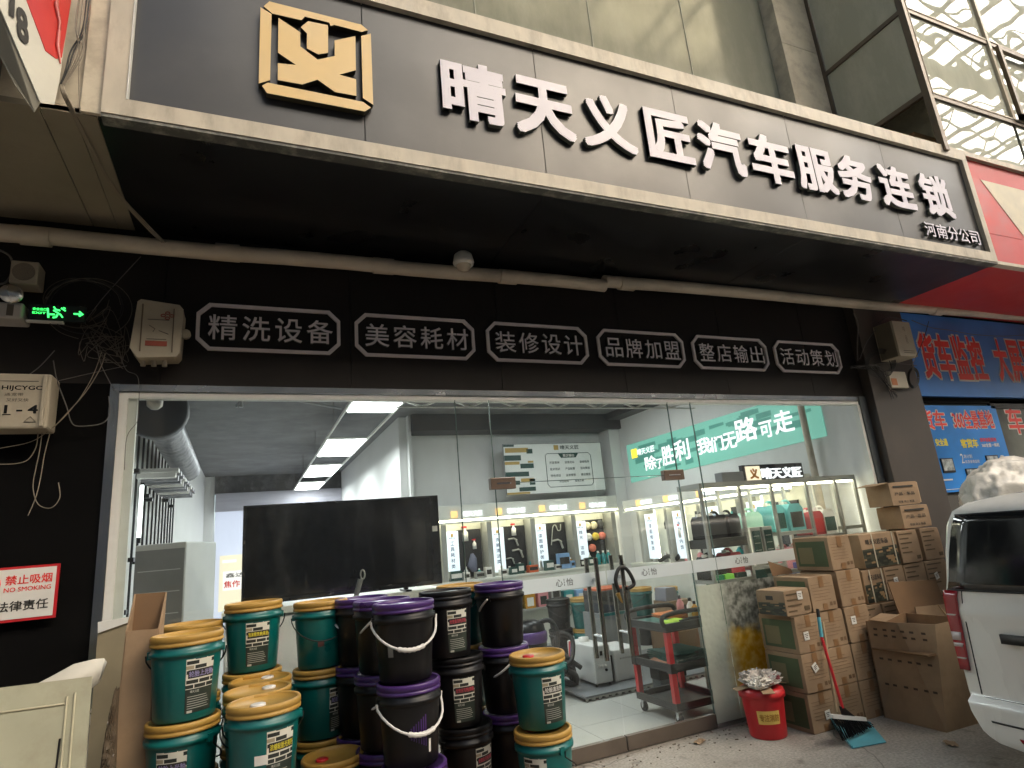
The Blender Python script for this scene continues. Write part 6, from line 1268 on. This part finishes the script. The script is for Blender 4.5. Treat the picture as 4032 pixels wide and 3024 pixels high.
for s_ in (1, -1):
    T = tail_patch([(1.02*s_, .53), (.96*s_, .53), (.93*s_, .962), (1.02*s_, .965)], .003, 'tail_light', red_lens, 6, 12, .012)
    for z0, z1, m_ in ((.655, .675, clear_lens), (.69, .735, clear_lens), (.825, .833, clear_lens), (.59, .598, clear_lens)):
        q = tail_patch([(1.018*s_, z0), (.965*s_, z0), (.955*s_, z1), (1.018*s_, z1)], .0155, 'lens_band', m_, 4, 2, .003); q.parent = T; q.location = (0, 0, 0)
tail_patch([(.72, .700), (-.72, .700), (-.72, .748), (.72, .748)], .004, 'plate_garnish', rubber, 8, 2, .02)
for s_ in (1, -1):
    tail_patch([(.935*s_, .41), (.928*s_, .41), (.905*s_, .965), (.912*s_, .965)], -.004, 'tailgate_gap', rubber, 1, 8, .006)
tail_patch([(1.0, .962), (-1.0, .962), (-1.0, .973), (1.0, .973)], .001, 'window_seal', rubber, 16, 1, .006); tail_patch([(.97, 1.383), (-.97, 1.383), (-.97, 1.392), (.97, 1.392)], .001, 'window_seal', rubber, 16, 1, .006)
tail_patch([(.55, .845), (-.55, .845), (-.55, .852), (.55, .852)], .012, 'chrome_strip', steel, 10, 1, .004)
for s_ in (1, -1): tail_patch([(.78*s_, .20), (.62*s_, .20), (.62*s_, .235), (.78*s_, .235)], .05, 'reflector', red_lens, 3, 2, .006)
tail_patch([(.92, .395), (-.92, .395), (-.92, .402), (.92, .402)], .0, 'tailgate_gap', rubber, 12, 1, .004)
tail_patch([(.90, .285), (-.90, .285), (-.90, .295), (.90, .295)], .048, 'bumper_groove', rubber, 12, 1, .004)
tail_patch([(.30, 1.425), (-.30, 1.425), (-.28, 1.448), (.28, 1.448)], .004, 'high_brake_light', red_lens, 6, 2, .01)
tail_patch([(.50, .985), (.46, .985), (.42, 1.08), (.425, 1.08)], .009, 'wiper', rubber, 2, 6, .01)
tail_patch([(.35, .50), (-.35, .50), (-.35, .66), (.35, .66)], -.006, 'number_plate', M('plain_plate', (.02, .1, .38), .4), 4, 3, .004)
for x in (4.75, 6.9):
    for y in (yc+.84, yc-.84):
        g = MB(); g.mat(rubber).cyl((x, y-.09, .30), (x, y+.09, .30), .30, 28); T = g.build('wheel', None, V); g = MB(); g.cyl((x, y-.094, .30), (x, y+.094, .30), .19, 20); q = g.build('rim', steel, V); q.parent = T; q.location = (0, 0, 0)
for s_ in (1, -1):
    y = yc+s_*.90
    for x0, x1 in ((4.2, 5.4), (5.5, 6.5)): MB().poly([(x0, yc+s_*.926, 1.03), (x1, yc+s_*.926, 1.03), (x1, yc+s_*.868, 1.32), (x0, yc+s_*.868, 1.32)], (0, s_*.01, 0)).build('side_window', dark_glass, V)

# ------------------------------------------------------------------ cables and meter box on the pillar
T = thing('meter_box', 'beige metal meter box with faint print high on the pillar', 'meter box', (6.0, -.3, 2.88))
MB().box(5.86, 6.13, -.31, -.102, 2.885, 3.255).build('case', box_beige, T, bevel=.006); MB().box(5.853, 5.8595, -.29, -.12, 2.89, 3.25).build('side_plate', M('brown_side', (.16, .14, .10), .6), T)
g = MB(); text(g, '中国', (5.99, -.311, 3.15), X_, Z_, .035, .05); text(g, '移动通信', (6.0, -.311, 3.02), X_, Z_, .03, .09); g.box(5.93, 6.09, -.3125, -.311, 2.92, 2.926); g.box(5.93, 6.09, -.3125, -.311, 2.94, 2.946); g.build('print', M('faded_print', (.12, .1, .08), .6), T)
T = thing('junction_box', 'small pale junction box with orange sticker among cables on the pillar', 'junction box', (5.98, -.14, 2.6)); MB().box(5.86, 6.12, -.15, -.102, 2.605, 2.775).build('case', M('pale_case', (.45, .41, .32), .5), T, bevel=.006); MB().box(5.875, 5.955, -.1535, -.1502, 2.63, 2.70).build('sticker', M('orange_sticker', (.4, .13, .04), .5), T)
q = lambda x, y: (3300+x/2.0738, 1150+y/2.0738)
def pw(pts, y, r, m, lab, grp='cables on the right pillar'): return wire([q(*p) for p in pts], y, r, m, lab, grp)
pw([(125, 175), (160, 260), (155, 450), (160, 560)], -.12, .012, cable_grey, 'thick grey cable hanging from the pipe left of the meter box')
pw([(340, 270), (240, 400), (175, 550)], -.15, .006, cable_grey, 'grey cable slanting left from the meter box')
pw([(740, 240), (700, 380), (650, 500), (600, 600)], -.33, .006, cable_black, 'straight black cable crossing the corner of the blue sign')
pw([(600, 230), (760, 290), (900, 310), (1100, 345), (1330, 360), (1518, 350)], -.05, .006, cable_grey, 'grey cable sagging across the top of the blue sign')
pw([(330, 250), (420, 200), (560, 235)], -.2, .008, cable_black, 'black cable over the top of the meter box')
MB_c = MB().box(5.44, 5.78, -.125, -.101, 2.80, 2.825); tag(MB_c.build('cable_bracket', rubber), 'short black bracket bar holding the cables on the pillar', 'bracket')
for k in range(10):
    rr = random.Random(k+60); x0, y0 = 90+rr.random()*160, 590+rr.random()*40
    pts = [(x0, y0), (240+rr.random()*60, 585+rr.random()*30), (330+rr.random()*60, 620+rr.random()*90), (380+rr.random()*50, 720+rr.random()*80), (430+rr.random()*60, 820+rr.random()*60)]
    pw(pts, -.115-.006*k, .005, [cable_black, cable_grey, M('brown_grey_cable', (.09, .075, .06), .6)][k % 3], 'thin cable of the frayed bunch hanging down the pillar', 'frayed cable bunch on the pillar')
for k in range(5):
    rx, ry = 95+8*k, 80+9*k; pts = [(345+rx*math.cos(t), 580+ry*math.sin(t)) for t in [j*.48 for j in range(14)]]; pw(pts, -.16-.008*k, .005, cable_black, 'black cable coil below the meter box', 'black cable coil below the meter box')
for k in range(5):
    pts = [(615+(48-4*k)*math.cos(t), 700+(85-5*k)*math.sin(t)) for t in [j*.48 for j in range(14)]]; pw(pts, -.13-.006*k, .006, cable_black, 'dark cable coil at the right edge of the pillar', 'dark cable coil at the pillar edge')
pw([(420, 560), (440, 640), (420, 680), (380, 670)], -.17, .007, cable_black, 'black loop of cable above the small junction box')
pw([(250, 600), (400, 580), (560, 590), (640, 600)], -.12, .006, cable_grey, 'grey cable running level across the pillar')

# ------------------------------------------------------------------ the neighbour on the right
NB = thing('neighbour_shop', 'neighbouring shop front with red canopy and blue printed glass at the right', 'building', (9, 0, 0))
MB().box(6.372, 20, .06, .2, 0, 2.5).build('wall', M('neighbour_wall', (.08, .075, .065), .6), NB); MB().box(6.372, 20, .03, .2, 2.5, 3.6).build('fascia', black_wall, NB)
MB().box(7.83, 12, .045, .059, .3, 2.45).build('window', M('dim_window', (.16, .17, .15), .15, var=.4, scale=2), NB); MB().box(7.75, 12, .03, .06, 2.44, 2.53).build('lintel', rubber, NB)
g = MB()
for a, b in ((6.275, 8.6), (8.604, 14)): g.box(a, b, -1.09, .0, 3.535, 3.56)
g.build('canopy_soffit', red_paint, NB); MB().box(6.264, 14, -1.135, -1.06, 4.66, 4.715).build('canopy_trim', cream_alu, NB); MB().box(6.264, 14, -1.125, -1.06, 3.53, 3.56).build('canopy_edge', cream_alu, NB); MB().box(6.264, 14, -1.06, 0, 4.6, 4.7).build('canopy_top', cream_alu, NB)
MB().box(12.0, 13, -1.1, 3, 4.7, 9.4).build('upper_wall', cream_wall, NB)
T = thing('canopy_sign', 'red sign panel with a cream field and red disc above the blue shop', 'sign', (8, -1.1, 3.56)); MB().box(6.266, 14, -1.10, -1.06, 3.562, 4.658).build('panel', red_paint, T)
P = [(6.47, 4.455), (8.4, 4.455), (8.4, 3.86), (6.95, 3.86)]; MB().poly([(x, -1.104, z) for x, z in P], (0, .003, 0)).build('cream_field', M('cream_vinyl', (.62, .55, .4), .45), T)
MB().poly([(6.27, -1.103, 4.46), (6.44, -1.103, 4.455), (6.86, -1.103, 3.86), (6.27, -1.103, 3.86)], (0, .002, 0)).build('bright_red_field', M('bright_red_vinyl', (.55, .035, .025), .4), T)
MB().cyl((7.45, -1.109, 4.17), (7.45, -1.105, 4.17), .19, 36).build('disc', M('bright_red_vinyl', (.55, .035, .025), .4), T)
T = thing('blue_fascia_sign', 'blue printed sign with white edged red characters 货车监控 大屏', 'sign', (8, 0, 2.56)); MB().box(6.38, 14, -.02, .029, 2.56, 3.5).build('panel', blue_dark, T)
gw, gr = MB(), MB()
for k, ch in enumerate('货车监控 大屏导航'):
    if ch == ' ': continue
    x = 6.645+k*.287-(0 if k < 4 else .09); text(gw, ch, (x-.012, -.0215, 2.735), X_, Z_, .295, .56, bold=.05, lift=.001); text(gr, ch, (x+.004, -.0215, 2.755), X_, Z_, .262, .52, bold=.028, lift=.0035)
gw.build('lettering_edge', paper, T); gr.build('lettering', red_ink, T)
T = thing('window_poster', 'bright blue window poster with red, yellow and white Chinese lettering', 'poster', (7.1, .03, 1.55)); MB().box(6.38, 7.83, .03, .044, 1.55, 2.47).build('sheet', blue_print, T)
gw, gr = MB(), MB(); text(gw, '货车', (6.44, .0295, 2.2), X_, Z_, .44, .225, bold=.05, lift=.001); text(gr, '货车', (6.455, .0295, 2.208), X_, Z_, .41, .208, bold=.02, lift=.0035); text(gw, '360全景基地', (6.975, .0295, 2.2), X_, Z_, .75, .225, bold=.05, lift=.001); gr.build('red_lettering', red_ink, T); gr = MB(); text(gr, '360全景基地', (6.99, .0295, 2.208), X_, Z_, .72, .208, bold=.02, lift=.0035)
gw.build('lettering_edge', paper, T); gr.build('red_lettering', red_ink, T)
g = MB(); text(g, '安全通', (6.6, .0295, 2.03), X_, Z_, .2, .08, bold=.03); g.build('yellow_lettering', yellow_ink, T); g = MB(); text(g, '客货车', (7.02, .0295, 2.0), X_, Z_, .3, .1, bold=.035); g.build('yellow_lettering', yellow_ink, T)
g = MB(); text(g, '360全景一体机', (7.38, .0295, 2.0), X_, Z_, .32, .045, bold=.02); text(g, '2', (6.95, .0295, 1.84), X_, Z_, .05, .1); text(g, '路分割', (7.01, .0295, 1.89), X_, Z_, .14, .04); text(g, '高清录像监控', (7.01, .0295, 1.835), X_, Z_, .25, .035); g.box(6.4, 7.82, .026, .0295, 1.575, 1.582); g.box(6.56, 6.72, .026, .0295, 1.67, 1.685); g.build('white_lettering', paper, T)
g = MB(); text(g, '货车标配系统', (7.37, .0295, 2.06), X_, Z_, .3, .045, bold=.02); g.build('small_red_lettering', red_ink, T)
def monitor(x, z, w_, h_): 
    m = MB().box(x, x+w_, .022, .0295, z, z+h_).build('printed_monitor', tv_bezel, T); g = MB(); g.box(x+.015, x+w_-.015, .019, .0219, z+.02, z+h_-.01); g.build('printed_screen', M('printed_screen', (.32, .36, .36), .5, var=.6, scale=25), T)
monitor(6.6, 1.75, .2, .15); monitor(6.97, 1.66, .2, .12); monitor(7.38, 1.80, .22, .11)
g = MB()
for x, z in ((7.24, 1.76), (7.68, 1.86), (7.72, 1.78)): g.cyl((x, .02, z), (x, .0295, z), .045, 18)
g.build('printed_camera', paper, T); g = MB()
for x, z in ((7.24, 1.76), (7.68, 1.86), (7.72, 1.78)): g.cyl((x, .016, z), (x, .0199, z), .022, 14)
g.build('printed_lens', ink, T)
T = thing('window_lettering', 'red character in white outline on the dim window at the right edge', 'lettering', (8.1, .04, 2.15)); gw, gr = MB(), MB(); text(gw, '车', (8.0, .0445, 2.13), X_, Z_, .34, .36, bold=.05, lift=.001); text(gr, '车', (8.015, .0445, 2.145), X_, Z_, .31, .33, bold=.02, lift=.0035); gw.build('edge', paper, T); gr.build('character', red_ink, T)
T = thing('sack_trolley', 'plain low trolley that carries the big pale sack behind the van', 'trolley', (5.9, -.95, 0)); MB().box(5.35, 6.6, -1.2, -.65, .12, .18).build('deck', slate, T); MB().box(5.4, 6.55, -1.15, -.7, .18, .9).build('load', cardboard, T, bevel=.01)
for x in (5.45, 6.5):
    for y in (-1.12, -.73): MB().cyl((x, y-.02, .06), (x, y+.02, .06), .06, 12).build('wheel', rubber, T)
T = thing('pale_sack', 'big pale crumpled woven plastic sack showing above the van roof', 'sack', (5.95, -.95, .9))
g = MB(); vs = []; fs = []; n_, k_ = 48, 110
for i in range(n_+1):
    for j in range(k_):
        t = math.pi*i/n_; p = 2*math.pi*j/k_; q = Vector((math.sin(t)*math.cos(p), math.sin(t)*math.sin(p), math.cos(t)))
        fold = .16*(.35-abs(noise.noise(q*2.1)))+.09*(.3-abs(noise.noise(q*4.7+Vector((3, 1, 7)))))+.06*(.3-abs(noise.noise(q*9)))+.03*(.3-abs(noise.noise(q*19)))
        s_ = 1+fold; xx = .72*s_*math.sin(t)**.75*math.cos(p); zz = .9+.43*(1+math.cos(t)*s_)
        vs.append((6.0+xx, -.95+.30*s_*math.sin(t)**.75*math.sin(p), zz-.10*max(0, xx)))
for i in range(n_):
    for j in range(k_): fs.append((i*k_+j, (i+1)*k_+j, (i+1)*k_+(j+1) % k_, i*k_+(j+1) % k_))
g.add(vs, fs, True); g.build('sack', tyvek, T)

# ================================================================== MORE GOODS INSIDE, LITTER OUTSIDE
nth = ['first', 'second', 'third', 'fourth', 'fifth', 'sixth', 'seventh', 'eighth', 'ninth', 'tenth', 'eleventh', 'twelfth', 'thirteenth', 'fourteenth', 'fifteenth', 'sixteenth']
gm = [('white', whitep), ('teal', M('teal_liquid', (.02, .25, .27), .3)), ('black', blackp), ('blue', M('pale_blue_box', (.2, .36, .62), .5)), ('amber', M('amber_liquid', (.5, .24, .03), .25)), ('pink', pink), ('silver', M('silver_can', (.5, .5, .5), .3, metal=.8))]
rg = random.Random(21)
for k in range(16):
    c = rg.randrange(len(gm)); x = 2.52+k*.165+rg.uniform(-.02, .02); bottle((x, 4.44, .981), .026+.012*rg.random(), .10+.12*rg.random(), gm[c][1], gm[rg.choice((0, 2))][1], 'product_bottle', '%s bottle, %s from the left in the rear row on the back worktop' % (gm[c][0], nth[k]), 'bottle', 'bottles in the rear row on the back worktop')
for k in range(12):
    c = rg.randrange(len(gm)); y = 3.7-k*.24+rg.uniform(-.03, .03); bottle((5.34, y, .981), .03+.012*rg.random(), .12+.12*rg.random(), gm[c][1], gm[rg.choice((0, 2))][1], 'product_bottle', '%s bottle, %s from the back corner on the right worktop' % (gm[c][0], nth[k]), 'bottle', 'bottles on the right worktop')
for i, y in enumerate((3.53, 2.88, 2.2, 1.5)):
    for k in range(3):
        c = (i*3+k) % len(gm); g = MB(); g.mat(gm[c][1]).lathe([(0, 0), (.028, 0), (.03, .08), (.012, .12), (.012, .15), (0, .15)], (5.44, y-.50+.1*k, 1.42-.14*((k+i) % 2)), 10); tag(g.build('hanging_bottle'), '%s flask, %s on the %s pegboard of the right wall cabinet' % (gm[c][0], nth[k], nth[i]), 'bottle', 'flasks on the right wall pegboards')
# shelf rows in the open base of the back cabinet, seen under the frosted band
MB().box(2.12, 5.34, 4.10, 4.26, .50, .52).build('lower_shelf', shelf_grey, C1)
for k in range(15):
    x = 2.2+k*.205; c = rg.randrange(len(gm)); T = thing('product_carton', '%s carton, %s from the left on the lower shelf of the back cabinet' % (gm[c][0], nth[k]), 'carton', (x, 4.18, .52), 'cartons on the lower back shelf'); h_ = .14+.2*rg.random(); MB().box(x-.08, x+.08, 4.12, 4.25, .521, .521+h_).build('box', gm[c][1], T, bevel=.004); MB().box(x-.05, x+.05, 4.117, 4.1195, .55, .55+h_*.5).build('print', paper if gm[c][0] in ('black', 'teal', 'blue', 'amber') else ink, T)
for k, (x, c) in enumerate(((2.3, 2), (2.62, 1), (3.3, 2), (4.45, 1), (4.9, 2))):
    T = thing('tank', '%s square tank on the floor before the back cabinet, %s from the left' % (gm[c][0], nth[k]), 'tank', (x, 4.0, .012), 'tanks before the back cabinet'); MB().box(x-.12, x+.12, 3.86, 4.08, .013, .34).build('body', gm[c][1], T, bevel=.02); MB().cyl((x-.05, 3.97, .34), (x-.05, 3.97, .38), .03, 12).build('cap', whitep, T); MB().tube(spline([(x-.02, 3.97, .34), (x, 3.97, .39), (x+.07, 3.97, .39), (x+.09, 3.97, .34)]), .012, 8).build('handle', gm[c][1], T)
for k, (x, y, c) in enumerate(((3.40, .30, 4), (3.42, .38, 0), (3.38, .46, 5))): bottle((x, y, .69), .03, .16+.02*k, gm[c][1], blackp, 'spray_can', '%s can on the top tray of the cart, %s from the glass' % (gm[c][0], nth[k]), 'can', 'cans on the cart')
tag(MB().tube(spline([(3.2, .26, .715), (3.3, .24, .73), (3.42, .25, .725)]), .016, 8).build('cleaning_brush', rubber), 'short black brush lying on the top tray of the cart', 'brush')
# grit and scraps along the shop sill
g = MB(); rl = random.Random(31)
for k in range(220):
    x = 1.7+rl.random()*3.2; y = -.03-abs(rl.gauss(0, .16)); z = .0005; a = rl.random()*6.3; q_ = .002+.005*rl.random()
    g.obox((x, y, q_*.4), (q_*math.cos(a), q_*math.sin(a), 0), (-q_*.7*math.sin(a), q_*.7*math.cos(a), 0), (0, 0, q_*.4))
tag(g.build('grit', M('grit_brown', (.16, .13, .10), .9, var=.5, scale=80)), 'dark grit and dust swept along the sill of the glass doors', 'grit', kind='stuff')
for k, (x, y, a, m_, lab) in enumerate(((2.9, -.16, .4, cardboard, 'torn scrap of brown cardboard by the door sill'), (4.05, -1.15, .9, cardboard, 'flat piece of brown card lying before the open carton'), (2.3, -.42, .2, M('dry_leaf', (.2, .13, .06), .8), 'brown dry scrap on the pavement by the right bucket stack'))):
    g = MB(); n_ = 5; vs = []; rr = random.Random(k+90)
    for i in range(n_+1):
        for j in range(n_+1): u, v = (i/n_-.5)*.09, (j/n_-.5)*.06; vs.append((x+u*math.cos(a)-v*math.sin(a), y+u*math.sin(a)+v*math.cos(a), .006+rr.random()*.012))
    g.add(vs, [(i*(n_+1)+j, (i+1)*(n_+1)+j, (i+1)*(n_+1)+j+1, i*(n_+1)+j+1) for i in range(n_) for j in range(n_)]); o = g.build('scrap', m_); sm = o.modifiers.new('solid', 'SOLIDIFY'); sm.thickness = .001; tag(o, lab, 'litter')
